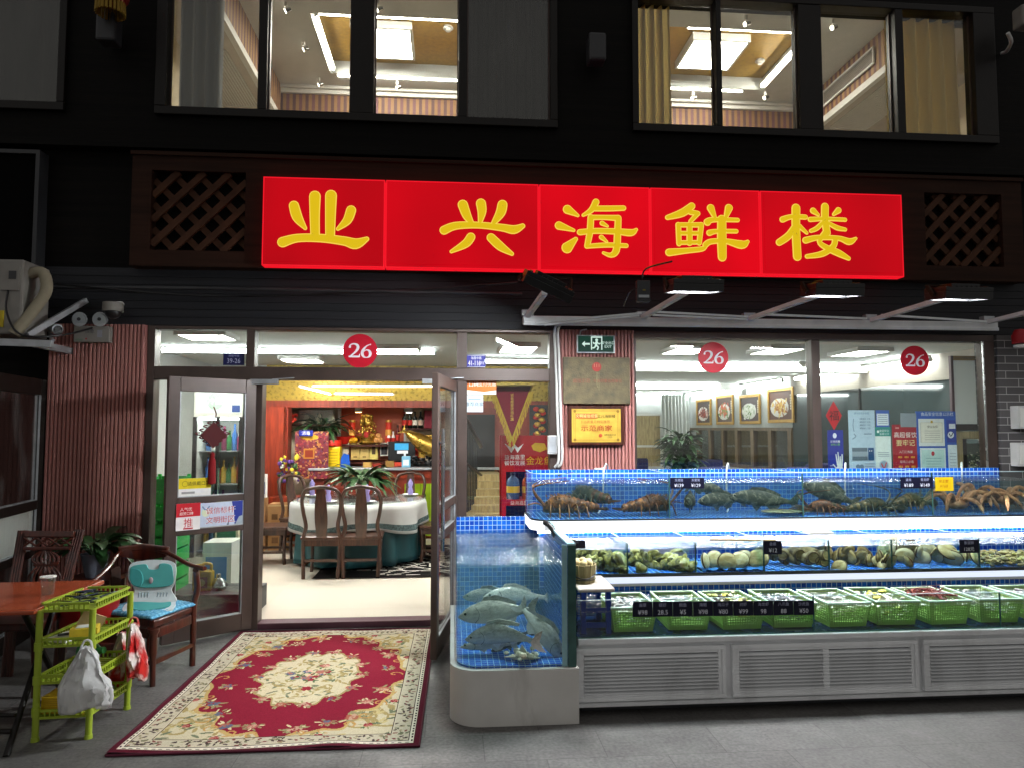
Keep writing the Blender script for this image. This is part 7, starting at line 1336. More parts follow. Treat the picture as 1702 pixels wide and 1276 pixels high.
# net handle across the middle tanks
o = thing('landing_net', 'bamboo handled net lying across the middle tanks', 'net', at(1240, 893, 4.7)); q = MB('pale_wood'); q.tube([at(1180,896,4.72), at(1290,897,4.5)], .007, 8); q.build('handle', parent=o, smooth=60); q = MB('clear_plastic'); cN = at(1180,896,4.74); q.tube([cN+Vector((.06*cos(a)-.04,.06*sin(a),.012)) for a in [2*pi*k/18 for k in range(19)]], .004, 5); q.build('hoop', parent=o, smooth=60)
o = item('foam_lid', 'white foam lid lying over the fourth middle tank', 'lid', MB('offwhite').box(at(1340,892,4.75).x, 4.7, .884, at(1380,892,4.75).x, 4.8, .9))
# price tags ----------------------------------------------------------------
TG = '#14152a'; TW = '#dfe2ee'
def ptag(px0, py0, px1, py1, Y, label, cols, name='price_tag', bg=TG):
    x0, z0, x1, z1 = span(px0, py0, px1, py1, Y); o = thing(name, label, 'price tag', ((x0+x1)/2, Y, z0), 'price tags on the seafood counter'); MB(F(bg, .3)).box(x0, Y-.004, z0, x1, Y-.001, z1).build('board', parent=o)
    pl = Plane((x0, Y-.004, z0)); w_, h_ = x1-x0, z1-z0; n = len(cols)
    for i, (a, b) in enumerate(cols):
        u = w_*(i+.5)/n
        if a: pl.text(a, u, h_*.77, h_*.24, F('#a9acc8'))
        if b: pl.text(b, u, h_*.3, h_*.31, F(TW))
    pl.build('lettering', parent=o); return o
ptag(1114, 793, 1170, 811, 4.938, 'double black price tag reading 139 and 129 on the upper glass', [('龙虎斑','¥139'),('东星斑','¥129')])
ptag(1496, 792, 1550, 811, 4.938, 'double black price tag reading 189 and 149 on the upper glass', [('波龙','¥189'),('青龙虾','¥149')])
ptag(943, 897, 973, 911, 4.481, 'black tag reading fresh clam above the wooden bucket', [('北贝','')])
ptag(1269, 898, 1299, 920, 4.481, 'small black price tag at the divider of the snail tank', [('香螺','¥12')])
ptag(1594, 896, 1626, 918, 4.481, 'small black price tag reading 128 over the big cream clams', [('象拔蚌','128元')])
for i, (a, b, t) in enumerate((('海草','¥98','first'),('蛏虾','28.5','second'),('鲍鱼','¥5','third'),('海蛎','¥98','fourth'),('海瓜子','¥80','fifth'),('对虾','¥99','sixth'),('海龙虾','98','seventh'),('八爪鱼','88','eighth'),('沙虎鱼','¥50','ninth'))):
    w_ = (1352-1051)/9; px0 = 1051+w_*i; ptag(px0+.3, 999-.13*i*2, px0+w_-.3, 1024-.2*i*2, 4.034, '%s from the left in the row of nine black price tags on the lower glass' % t, [(a,b)])
o = ptag(1554, 792, 1584, 815, 4.938, 'yellow handwritten price card on the upper glass', [('','')], 'price_card', '#d8b51a'); pl = Plane((span(1554,792,1584,815,4.938)[0], 4.934, span(1554,792,1584,815,4.938)[1])); pl.text('帝王蟹', .062, .07, .022, F('#a8501c'), slant=.2); pl.text('¥168', .062, .035, .022, F('#b0641c'), slant=.2); pl.build('handwriting', parent=o)
# ------------------------------------------------------------------ the woven rug on the pavement
def rug():
    W_, H_ = 1.52, 2.14; P = Pic(W_, H_, 330, 330, '#bdb296'); rg = random.Random(17); X, Y = P.X, P.Y; cx, cy = W_/2, H_/2
    RED, TAN, CRM, DK, SG = '#821f32', '#9c8a5c', '#c2b698', '#3a2a2c', '#6b7058'
    dx = np.minimum(X, W_-X); dy = np.minimum(Y, H_-Y); d = np.minimum(dx, dy)
    # scrolls over the cream field
    def scroll(x, y, r, a0, turns, w, col, s=1):
        pts = [(x+r*(1-t/22)*cos(a0+s*turns*2*pi*t/20), y+r*(1-t/22)*sin(a0+s*turns*2*pi*t/20)) for t in range(20)]; P.line(pts, w, col)
    for sx in (-1, 1):
        for sy in (-1, 1):
            ox, oy = cx+sx*(cx-.27), cy+sy*(cy-.33)
            for k, (r, a, s) in enumerate(((.19,.3,1),(.13,2.2,-1),(.1,4.0,1),(.15,5.0,-1))): scroll(ox+sx*rg.uniform(-.05,.06), oy+sy*rg.uniform(-.1,.1), r, a*sx, .9, .022-.003*k, TAN, s*sx*sy)
            for k in range(40): P.ell(ox+rg.uniform(-.16,.16), oy+rg.uniform(-.24,.24), .035, .011, rg.choice([TAN,SG,'#b9a878']), rg.uniform(0,3))
    for k in range(150):
        a = rg.uniform(0,2*pi); P.ell(cx+.56*cos(a)*rg.uniform(.95,1.12), cy+.86*sin(a)*rg.uniform(.95,1.1), .04, .012, rg.choice([TAN,SG,TAN,'#8a8a6a']), a+rg.uniform(-.8,.8))
    # red field with scalloped edge
    u, v = (X-cx)/.565, (Y-cy)/.885; th = np.arctan2(v, u); rr = np.sqrt(u*u+v*v)
    edge = 1+.1*np.cos(4*th+pi)*-1*0.6+.05*np.cos(12*th)+.03*np.cos(20*th+.7)
    sq = (np.abs(u)**2.6+np.abs(v)**2.6)**(1/2.6)
    P.put(sq < edge*1.02, '#b59a62'); P.put(sq < edge*.985, RED)
    P.c[(sq < edge*.985)] *= .92
    # medallion
    u2, v2 = (X-cx)/.3, (Y-cy)/.46; th2 = np.arctan2(v2, u2); r2 = np.sqrt(u2*u2+v2*v2); e2 = 1+.07*np.cos(10*th2)+.03*np.cos(17*th2+1)
    P.put(r2 < e2*1.05, TAN); P.put(r2 < e2, CRM)
    for k in range(150): a = rg.uniform(0,2*pi); q_ = rg.uniform(.4,.98); P.ell(cx+.27*q_*cos(a), cy+.42*q_*sin(a), .026, .009, rg.choice([TAN,SG,'#b9ad86',TAN]), a+rg.uniform(0,3))
    for k in range(9): scroll(cx+.19*cos(k*.7), cy+.3*sin(k*.7), .045, k, .8, .009, TAN, (-1)**k)
    R1, R2, R3 = '#8a2a36', '#a8685c', '#5a6276'
    for k in range(16): a = rg.uniform(0,2*pi); q_ = rg.uniform(0,.8); P.flower(cx+.2*q_*cos(a), cy+.3*q_*sin(a), .034, rg.choice([R1,R2,R3]), rg.choice([R2,'#d0a090',R1]), rg, nl=7)
    for k in range(14): a = 2*pi*k/14; P.flower(cx+.32*cos(a), cy+.49*sin(a), .032, rg.choice([R2,R1,'#9a5a48']), rg.choice(['#b5907c','#5a6276']), rg, '#8d8660', nl=12)
    for k in range(20): a = 2*pi*k/20+.1; q_ = 1.0 if k%2 else .94; P.flower(cx+.5*q_*np.sign(cos(a))*abs(cos(a))**.75, cy+.83*q_*np.sign(sin(a))*abs(sin(a))**.75, .04 if k%2 else .03, rg.choice([R2,'#a0604c',R1]), rg.choice(['#b8927c',R3]), rg, '#8d8660', nl=13)
    for k in range(26): a = 2*pi*k/26; scroll(cx+.54*np.sign(cos(a))*abs(cos(a))**.75, cy+.88*np.sign(sin(a))*abs(sin(a))**.75, .05, a, .8, .011, '#b58a50', (-1)**k)
    for k in range(12): a = 2*pi*k/12+.2; P.flower(cx+.6*np.sign(cos(a))*abs(cos(a))**.6, cy+.93*np.sign(sin(a))*abs(sin(a))**.6, .026, R1, R2, rg, nl=7)
    # borders
    P.put(d < .155, DK); P.put(d < .15, '#c2b8a2'); 
    band = (d < .146)&(d > .062); P.put(band, '#b8ae98')
    s_ = np.where(dx < dy, Y, X)
    for k in range(620):
        t = rg.uniform(0, 2*(W_+H_)); o_ = rg.uniform(.068,.14)
        if t < W_: x, y = t, o_
        elif t < W_+H_: x, y = W_-o_, t-W_
        elif t < 2*W_+H_: x, y = t-W_-H_, H_-o_
        else: x, y = o_, t-2*W_-H_
        P.ell(x, y, .014, .007, rg.choice(['#4a3a38','#6a6a52','#7a4a44','#8f8468','#4a3a38']), rg.uniform(0,3), band)
    P.put((d < .062)&(d > .056), DK); P.put((d <= .056)&(d > .048), '#d6cfbc'); P.put((d <= .048)&(d > .036), DK); P.put((d <= .046)&(d > .038)&((s_*28)%1 < .5), '#d8d0bc'); P.put((d <= .036)&(d > .03), '#cfc6b2'); P.put(d <= .03, '#531a28')
    P.grain(.22, 4)
    o = P.build('rug', 'woven', (0,0,0), (1,0,0), (0,1,0), disp=lambda gx_, gy_: .006+.003*np.sin(gx_*9+gy_*4)+.0025*np.sin(gy_*13)+.016*np.exp(-((gx_-1.1)/.16)**2-(gy_/.12)**2)+.014*np.exp(-(gx_/.16)**2-(gy_/.2)**2)+.01*np.exp(-((gx_-1.5)/.1)**2-((gy_-1.5)/.2)**2))
    edge_ = MB(F('#4a1626', .9)); t = .014
    edge_.tube([(0,0,.006),(W_,0,.006),(W_,H_,.006),(0,H_,.006),(0,0,.006)], .007, 6); b_ = edge_.build('binding', parent=o, local=True)
    tag(o, 'red and cream floral rug with oval medallion on the pavement before the entrance', 'rug')
    p = [atz(190,1260,0), atz(707,1244,0), atz(714,1045,0), atz(395,1048,0)]; c_ = sum(p, Vector())/4; a_ = atan2((p[1]-p[0]).y, (p[1]-p[0]).x)
    o.rotation_euler = (0,0,a_); o.location = Vector((c_.x, c_.y, .001))-Matrix.Rotation(a_,3,'Z')@Vector((W_/2,H_/2,0))
rug()
# ------------------------------------------------------------------ red table, glass, carved chair, armchair
T_ = thing('table', 'red brown rectangular table with dark folding legs at the left edge', 'table', (-2.7, 4.3, 0)); tz_ = .67
q = MB('table_red'); q.prism([(-3.6,3.88),(-2.125,3.93),(-2.125,4.68),(-3.6,4.62)], (0,0,tz_-.025), (1,0,0), (0,1,0), .025); q.build('tabletop', parent=T_, bevel=.008)
for a, b in (((-2.16,3.8,0),(-2.3,4.5,.64)), ((-2.3,4.6,0),(-2.2,3.98,.64)), ((-3.3,3.9,0),(-3.3,4.5,.64)), ((-3.3,4.55,0),(-3.3,4.0,.64))): MB('alu_dark').tube([a,b], .016, 8).build('leg', parent=T_, smooth=50)
q = MB('alu_dark'); q.tube([(-3.3,3.92,.1),(-2.17,3.85,.1)], .012); q.tube([(-3.3,3.95,.16),(-2.18,3.9,.16)], .01); q.build('crossbar', parent=T_, smooth=50)
p = atz(79, 988, tz_); o = thing('plastic_cup', 'clear plastic cup of water standing on the red table', 'cup', p); q = MB('clear_plastic'); q.lathe([(.029,0),(.031,.004),(.036,.07),(.037,.072),(.039,.1),(.041,.1),(.041,.104),(.037,.104),(.034,.07),(.028,.006),(.001,.006)], p, 24); q.build('wall', parent=o, smooth=40); MB('offwhite').lathe([(.0385,.097),(.0415,.0975),(.0415,.104),(.0385,.1045)], p, 24).build('rim', parent=o, smooth=40); MB('clear_water_side').cyl(p+Vector((0,0,.008)), p+Vector((0,0,.05)), .0275, .032, n=20).build('water', parent=o)
CC = thing('carved_chair', 'dark carved rosewood chair with fluted posts standing behind the red table', 'chair', (-2.65, 5.0, 0)); Y = 5.05
def pz(px, py, Y=5.05): v = at(px, py, Y); return v
for a, b, t in (((36,882),(22,985),0), ((130,880),(106,985),1)):
    A_, B_ = pz(*a, Y+.1), pz(*b, Y-.02); lo = Vector((B_.x, Y-.02, .42)); q = MB('rosewood')
    for k in range(4): off = Vector(((k-1.5)*.016, 0, 0)); q.tube(curve3([Vector((B_.x, Y-.05, 0))+off, lo+off, B_+off, A_+off+Vector((0,.02,0))]), .012, 6)
    q.build('back_post', parent=CC, smooth=50)
l_, r_ = pz(42,885), pz(122,885); q = MB('rosewood'); q.bar(pz(42,887,Y+.08), pz(124,887,Y+.08), .03, .045, up=(0,.2,1)); q.build('crest_rail', parent=CC, bevel=.008)
q = MB('rosewood'); q.bar(pz(39,911,Y+.05), pz(117,910,Y+.05), .025, .022); q.build('back_rail', parent=CC, bevel=.005)
q = MB('rosewood')
for k in range(4):
    a, b = 40+k*20, 60+k*20; q.tube([pz(a,893,Y+.07), pz(b,907,Y+.06)], .008, 6); q.tube([pz(a,907,Y+.06), pz(b,893,Y+.07)], .008, 6)
q.build('lattice', parent=CC, smooth=50)
q = MB('rosewood')
for k in range(7):
    s = (k-3)/3; q.tube(curve3([pz(76+s*6,914,Y+.05), pz(76+s*20,924,Y+.04), pz(76+s*21,932,Y+.03), pz(76+s*13,939,Y+.02), pz(75+s*22,950,Y), pz(74+s*27,962,Y), pz(73+s*24,985,Y-.02), pz(72+s*14,1010,Y-.03)]), .0085, 6)
q.bar(pz(56,938,Y+.02), pz(96,938,Y+.02), .02, .014); q.build('carved_splat', parent=CC, smooth=50)
q = MB('rosewood'); q.prism([(-2.98,4.55),(-2.42,4.55),(-2.5,5.06),(-2.92,5.06)], (0,0,.4), (1,0,0), (0,1,0), .045); q.build('seat', parent=CC, bevel=.01)
for x in (-2.93, -2.47): MB('rosewood').tube(curve3([(x,4.6,0),(x,4.6,.2),(x,4.58,.4)]), [.018]*6+[.024]*7, 8).build('leg', parent=CC, smooth=50)
# corner armchair
AC = thing('armchair', 'dark wooden corner armchair with curved arms and a blue seat pad', 'chair', (-2.0, 5.0, 0)); sz = .4
f_, r_, l_, b_ = Vector((-1.85,4.74,0)), Vector((-1.74,5.12,0)), Vector((-2.28,4.95,0)), Vector((-2.12,5.36,0))
q = MB('rosewood'); q.prism([(p.x,p.y) for p in (f_,r_,b_,l_)], (0,0,sz-.05), (1,0,0), (0,1,0), .05); q.build('seat', parent=AC, bevel=.012)
q = MB('rosewood')
for a, b in ((f_,r_),(l_,f_)): q.bar(a+Vector((0,0,sz-.085))+(b-a)*.08, b+Vector((0,0,sz-.085))-(b-a)*.08, .02, .06)
q.build('apron', parent=AC, bevel=.005)
for p, h in ((f_, sz-.05),): q = MB('rosewood'); q.tube(curve3([p+Vector((.005,-.005,0)), p+Vector((0,0,.2)), p+Vector((0,0,h))]), [.018]*6+[.024]*5+[.034]*2, 8); q.build('leg', parent=AC, smooth=50)
cr0, cr1 = at(194,918,5.32), at(279,914,5.3); armR, armL = at(333,943,5.02), at(152,968,4.85)
for p, e_ in ((r_, armR), (l_, armL)):
    q = MB('rosewood'); q.tube(curve3([p, p+Vector((0,0,.2)), p+Vector((0,0,sz)), p+Vector((.02 if p is r_ else -.02,0,sz+.1)), Vector((p.x*.5+e_.x*.5-.005, p.y*.5+e_.y*.5, e_.z-.06)), e_+Vector((-.03 if p is r_ else .03,0,-.012))]), .02, 8); q.build('leg', parent=AC, smooth=50)
q = MB('rosewood'); q.tube(curve3([b_, b_+Vector((0,0,sz)), b_+Vector((-.02,.03,.74))]), .02, 8); q.build('leg', parent=AC, smooth=50)
q = MB('rosewood'); pts = curve3([armL+Vector((-.03,-.04,-.01)), armL, at(178,945,5.05), at(192,925,5.25), at(205,915,5.33), at(240,912,5.37), at(268,915,5.33), at(285,921,5.25), at(312,936,5.1), armR, armR+Vector((.035,-.02,.0))], 5); q.tube(pts, .02, 8, flat=.75); q.build('arm_rail', parent=AC, smooth=50)
ca = [at(196+84*k/10, 903+2*abs(k-5)*.5, 5.3+.06*sin(pi*k/10)) for k in range(11)]; cb = [at(196+9*(1-abs(k-5)/5)*0+80*k/10+2, 930-6*abs(k-5)/5, 5.32+.06*sin(pi*k/10)) for k in range(11)]
q = MB('rosewood'); q.add(ca+cb, [(k+11,k+12,k+1,k) for k in range(10)]); q.build('crest', parent=AC, solid=.03, smooth=60, bevel=.006)
q = MB('sign_wood')
q.add([at(184,945,5.15),at(200,940,5.2),at(202,1000,5.1),at(186,1002,5.06)], [(0,1,2,3)]); q.build('carved_panel', parent=AC, solid=.014)
for a, b in ((f_,r_),(l_,f_)): MB('rosewood').bar(a+Vector((0,0,.14)), b+Vector((0,0,.14)), .02, .025).build('stretcher', parent=AC)
# seat pad and booster seat
spotted('pad_blue', ['#3a7fa8','#5aa0c2','#8cc0d6'], 60, .9); 
q = MB('pad_blue'); e1, e2 = (f_-l_)*.96, (b_-l_)*.9
def padf(u, v): return l_+Vector((0,0,sz+.004))+e1*(u*.98+.02)+e2*(v*.98)+Vector((0,0,.028*(sin(pi*min(1,max(0,u)))*sin(pi*min(1,max(0,v))))**.25+.006*abs(sin(u*pi*14))*abs(sin(v*pi*14))))
q.grid(padf, 56, 56); o = q.build('seat_pad', smooth=180, solid=.012); tag(o, 'knitted light blue seat pad on the corner armchair', 'cushion')
BS = thing('booster_seat', 'teal and white child booster seat standing on the blue seat pad', 'booster seat', at(252,1000,5.0)); TL, WHT = F('#3f9c97', .5), F('#c9d2d4', .35); pbr('booster_teal', '#4aa09c', .8, var=.08)
def bp_(px, py): t = (py-934)/90; return at(px, py, 5.1-.1*t if py < 995 else 5.09-.0028*(py-995)-.06)
def outline(pts, n=5): 
    c = smooth_line([(x,y) for x,y in pts+[pts[0]]], 1, n); return [(a,b) for a,b,_ in c[:-1]]
bk_ = outline([(222,934),(250,930),(285,932),(293,945),(290,968),(285,980),(290,1000),(215,1002),(224,984),(222,974),(214,962),(215,942)])
q = MB(WHT); q.add([bp_(*p) for p in bk_], [tuple(range(len(bk_)))[::-1]]); q.build('shell', parent=BS, solid=.016)
def padp(pts, mat, off, name):
    q = MB(mat); pp = outline(pts); q.add([bp_(*p)+Vector((0,-off,0)) for p in pp], [tuple(range(len(pp)))[::-1]]); q.build(name, parent=BS, solid=.012, bevel=.004)
padp([(225,938),(244,936),(250,944),(264,944),(268,935),(285,937),(289,950),(287,970),(255,975),(228,973),(218,958),(218,943)], 'booster_teal', .016, 'back_pad')
padp([(222,942),(236,946),(241,960),(236,972),(224,970),(218,957)], F('#3a8f8e', .8), .026, 'side_pad')
q = MB(F('#8fa0a6', .5))
for k, px in enumerate((233,238,243,248, 264,269,274,279)): a, b = bp_(px,983), bp_(px-2,993); q.tube([a+Vector((0,-.0095,0)), b+Vector((0,-.0095,0))], .005, 6)
q.build('slots', parent=BS, smooth=50)
q = MB(WHT); so = outline([(207,1006),(222,1000),(270,1002),(291,999),(287,1012),(262,1019),(236,1022),(205,1016)]); q.add([at(x, y, 5.02-.009*(y-1000)) for x, y in so], [tuple(range(len(so)))[::-1]]); q.build('seat_shell', parent=BS, solid=.014)
q = MB('booster_teal'); so = outline([(214,1007),(226,1003),(268,1004),(284,1003),(280,1010),(258,1015),(236,1017),(213,1013)]); q.add([at(x, y, 5.02-.009*(y-1000))+Vector((0,-.004,.012)) for x, y in so], [tuple(range(len(so)))[::-1]]); q.build('seat_cushion', parent=BS, solid=.008)
p = bp_(254,962)+Vector((0,-.03,0)); q = MB(F('#b9a8b0', .5)); q.ball(p, .018, 10, (.8,.3,1.2)); q.build('badge', parent=BS, smooth=60)
# plant behind the chairs
p = at(152, 955, 5.55); p.z = .0; o = thing('plant_stool', 'low stool holding the potted plant behind the chairs', 'stool', (p.x, 5.6, 0)); q = MB('rosewood'); q.box(p.x-.17, 5.45, .48, p.x+.17, 5.78, .51); q.build('top', parent=o); [MB('rosewood').box(x-.015, y-.015, 0, x+.015, y+.015, .48).build('leg', parent=o) for x in (p.x-.14, p.x+.14) for y in (5.48, 5.75)]
leafplant('potted_plant', 'broad leaved plant in a grey pot between the carved chair and the armchair', (p.x, 5.6, .511), 60, .34, .085, ['leaf_dark','leaf_mid','leaf_dark'], .16, .95, 51, 1.1, vase(F('#6f7480', .4), .1, .17))
q = MB(F('#9a1c1a', .4)); q.lathe([(.12,0),(.16,.02),(.18,.26),(.19,.28),(.17,.28),(.15,.05),(.001,.04)], (at(155,1000,5.0).x, 4.95, .26), 20); item('red_basin', 'red plastic basin behind the green rack', 'basin', q)
q = MB('rosewood'); q.box(-2.3,4.78,.0,-2.05,5.12,.255); item('low_box', 'dark wooden box under the red basin', 'box', q, None, 0, .01)
# ------------------------------------------------------------------ lime rack
RK = thing('plastic_rack', 'lime green four tier plastic rack beside the red table', 'rack', (-1.98, 4.15, 0)); LG = 'rack_green'; pbr(LG, '#98ac30', .4, var=.06)
c4 = [Vector((-2.12,3.97,0)), Vector((-1.865,3.985,0)), Vector((-1.84,4.37,0)), Vector((-2.09,4.36,0))]
for c in c4: q = MB(LG); q.cyl(c, c+Vector((0,0,.66)), .0165, n=12); [q.cyl(c+Vector((0,0,z-.03)), c+Vector((0,0,z+.012)), .021, n=12) for z in (.155,.315,.485)]; q.cyl(c, c+Vector((0,0,.02)), .021, .019, n=12); q.build('post', parent=RK, smooth=40)
for z, name in ((.115,'shelf'),(.29,'shelf'),(.475,'shelf'),(.655,'shelf')):
    q = MB(LG); h = .035
    for a, b in zip(c4, c4[1:]+c4[:1]):
        d = (b-a).normalized(); A_, B_ = a+d*.018+Vector((0,0,z)), b-d*.018+Vector((0,0,z)); q.bar(A_, B_, .008, .012); q.bar(A_+Vector((0,0,h)), B_+Vector((0,0,h)), .01, .012)
        n = int((B_-A_).length/.022)
        for k in range(1, n): p = A_.lerp(B_, k/n); q.bar(p, p+Vector((0,0,h)), .008, .006, up=d)
    if z < .6:
        n = 11
        for k in range(n): t = (k+.5)/n; q.bar(c4[0].lerp(c4[3],t)+Vector((.01,0,z)), c4[1].lerp(c4[2],t)+Vector((-.01,0,z)), .024, .005)
    else: q.add([c+Vector((0,0,z-.004)) for c in c4], [(0,1,2,3)])
    q.build(name, parent=RK)
rg = random.Random(77)
def rp(u, v, z): return c4[0].lerp(c4[1], u).lerp(c4[3].lerp(c4[2], u), v)+Vector((0,0,z))
gs_ = 'tools and cutlery heaped on the top of the lime rack'
for k in range(26):
    u, v, a = rg.uniform(.12,.88), rg.uniform(.1,.9), rg.uniform(-.5,1.6); p = rp(u,v,.664+.002*k*.5); d = Vector((cos(a),sin(a),.03))*rg.uniform(.05,.1); m_ = rg.choice([F('#1a2740'),F('#16181c'),F('#8f98a2'),F('#20304e'),F('#2c2f34'),'steel'])
    q = MB(m_); q.tube([p-d*.6, p, p+d*.6], [.007,.009,.006], 6, flat=.5); item('kitchen_tool', 'dark blue and steel kitchen tool in the heap on top of the lime rack', 'tool', q, gs_, 50)
q = MB(F('#c9b08a',.7)); p = rp(.5,.6,.5); q.obox(p+Vector((0,0,.04)), (.12,.01,.09), Matrix.Rotation(.5,3,'Y')@Matrix.Rotation(.4,3,'Z')); item('paper_packet', 'tan paper packet on the second tier of the lime rack', 'packet', q, None, 0)
q = MB(F('#d8bd3a',.5)); q.obox(rp(.62,.3,.515), (.13,.1,.05), Matrix.Rotation(.3,3,'Z')); q.m = F('#dcdcd4',.5); q.obox(rp(.62,.3,.543), (.08,.06,.003), Matrix.Rotation(.3,3,'Z')); item('yellow_packet', 'yellow and white packet on the second tier of the lime rack', 'packet', q, None, 0, .008)
q = MB(F('#e0dfd8',.6)); q.obox(rp(.3,.3,.492), (.12,.16,.02), Matrix.Rotation(-.3,3,'Z')); q.m = F('#3a3d44',.5); q.obox(rp(.3,.3,.504), (.1,.02,.01), Matrix.Rotation(.5,3,'Z')); item('paper_bundle', 'white papers with a dark pen on the second tier of the lime rack', 'papers', q, None, 0)
q = MB(F('#2c6a38',.3)); p = rp(.35,.75,.33); q.tube([p+Vector((-.05,.02,.02)), p+Vector((.03,0,.03)), p+Vector((.06,-.01,.035)), p+Vector((.09,-.02,.04))], [.045,.045,.02,.018], 12); item('green_bottle', 'green bottle lying on the third tier of the lime rack', 'bottle', q)
q = MB(F('#c8a51e',.35)); p = rp(.42,.1,.12); q.box(p.x-.1,p.y-.02,.125,p.x+.08,p.y+.12,.21)
for k in range(7): q.m = F('#a8861a',.5); q.box(p.x-.09,p.y-.0215,.135+.01*k,p.x+.07,p.y-.0201,.139+.01*k)
item('yellow_basket', 'yellow plastic box on the lowest tier of the lime rack', 'box', q, None, 0, .006)
q = MB('clear_plastic'); p = rp(.45,.35,.23)
for k in range(9): q.m = rg.choice([F('#7a7050'),F('#5a5038'),'clear_plastic',F('#8a8a6a')]); q.ball(p+Vector((rg.uniform(-.09,.08), rg.uniform(-.05,.08), rg.uniform(-.01,.05))), rg.uniform(.03,.045), 9, (1,.9,.8))
item('vegetable_bag', 'plastic bag of brownish vegetables over the yellow box', 'bag', q, None, 60)
spotted('red_bag', ['#c22420','#b01818','#e4dad4','#e4dad4'], 9, .3, dist=.3)
def bagmesh(name, label, top, w_, h_, cols, seed, depth=.05, stripes_=None, lean=0):
    o = thing(name, label, 'bag', top); rgb = random.Random(seed); m = MB(cols[0]); n = 34
    def fn(u, v):
        a = 2*pi*u; t = v; sp = (.12+.88*min(1, (t*1.5))**.8)*(1-.16*max(0,t-.8)*5*.2); x = cos(a)*w_/2*sp; y = sin(a)*depth*sp; fold = .016*sin(a*5+t*3+seed)*(1-.3*t)+.03*noise.noise(Vector((cos(a)*2.2,sin(a)*2.2,t*4+seed)))+.012*noise.noise(Vector((cos(a)*7,sin(a)*7,t*13+seed)))
        return Vector(top)+Vector((x*(1+fold*6)+lean*t, y+fold, -h_*t+.02*sin(a*2+seed)*t))
    m.grid(fn, n, 18)
    if stripes_:
        for j in range(14):
            for i in range(n):
                if noise.noise(Vector((i*.6, j*.45, seed))) > .12: m.k[j*n+i] = cols[1]
    p = m.build('bag_body', parent=o, smooth=24, solid=.002)
    q = MB(cols[0]); q.tube(curve3([Vector(top)+Vector((-.03,0,-.02)), Vector(top)+Vector((-.015,.01,.025)), Vector(top)+Vector((.01,.02,.02)), Vector(top)+Vector((.03,0,-.02))]), .006, 6); q.build('handle', parent=o, smooth=60); return o
pbr('white_bag', '#f0f1f1', .28, var=.05, scale=20, bump=.9, bscale=14)
def thinbag():
    m = MATS['white_bag']; n, l = m.node_tree.nodes, m.node_tree.links; b = n['Principled BSDF']; t = nd(n, 'BsdfTranslucent'); t.inputs[0].default_value = (.8,.8,.8,1); tr = nd(n, 'BsdfTransparent'); m1 = nd(n, 'MixShader'); m1.inputs[0].default_value = .45; l.new(b.outputs[0], m1.inputs[1]); l.new(t.outputs[0], m1.inputs[2]); m2 = nd(n, 'MixShader'); m2.inputs[0].default_value = .14; l.new(m1.outputs[0], m2.inputs[1]); l.new(tr.outputs[0], m2.inputs[2]); l.new(m2.outputs[0], n['Material Output'].inputs[0])
thinbag()
bagmesh('plastic_bag', 'white plastic carrier bag hanging from the front of the lime rack', (-1.86, 3.92, .485), .25, .31, ('white_bag','white_bag'), 3, .05, None, -.005)
bagmesh('plastic_bag', 'red and white plastic bag hanging from the right side of the lime rack', (-1.79, 4.3, .5), .1, .3, ('red_bag','red_bag'), 5, .06, None, .03)
bagmesh('plastic_bag', 'small red plastic bag hanging low behind the lime rack', (-1.9, 4.42, .42), .14, .28, ('red_bag','red_bag'), 8, .04, None)
# ------------------------------------------------------------------ fittings on the facade
EL = thing('emergency_light', 'white twin head emergency light box on the top of the left fluted column', 'emergency light', at(152,568,5.9)); x0, z0, x1, z1 = span(122, 542, 182, 569, 5.86)
MB('dull_white').box(x0, 5.86, z0, x1, 5.92, z1).build('box', parent=EL, bevel=.006); pl = Plane((x0, 5.86, z0)); w_, h_ = x1-x0, z1-z0; pl.text('应急', w_*.45, h_*.68, h_*.24, F('#4a4a52')); pl.rect(w_*.66,h_*.3,w_*.8,h_*.75,F('#8a8d94')); pl.rect(w_*.06,h_*.1,w_*.26,h_*.2,F('#6a7a6a')); pl.disc(w_*.36,h_*.2,.007,F('#a33a3a')); pl.build('print', parent=EL)
for px in (132, 166):
    c = at(px, 531, 5.84); q = MB('galv'); q.cyl(c+Vector((0,.06,0)), c, .035, .058, n=18); q.m = F('#9aa0a2', .1); q.cyl(c, c+Vector((0,-.008,-.002)), .05, n=18); q.m = 'dark_grey'; q.cyl(c+Vector((0,-.009,0)), c+Vector((0,-.012,0)), .014, n=12); q.cyl(c+Vector((0,.03,-.03)), Vector((c.x, 5.88, z1)), .012); q.build('lamp_head', parent=EL, smooth=40)
c = at(188, 512, 5.85); o = thing('dome_camera', 'white round security camera above the left fluted column', 'camera', c); MB('dull_white').cyl(c+Vector((0,0,-.03)), c+Vector((0,0,.04)), .075, n=22).build('mount', parent=o, smooth=40); MB('black_plastic').ball(c+Vector((0,0,-.035)), .06, 14, (1,1,.9)).build('dome', parent=o, smooth=60); q = MB('offwhite'); q.cyl(c+Vector((.0,.03,.03)), c+Vector((0,.14,.05)), .025); q.build('arm', parent=o)
AU = thing('air_conditioner', 'grey white outdoor air conditioner on a bracket at the left edge', 'air conditioner', (-3.5, 5.5, 2.25)); q = MB('dull_white'); x1 = at(37, 500, 5.45).x; q.box(x1-.8, 5.45, 2.28, x1, 5.8, 2.83); q.build('casing', parent=AU, bevel=.015)
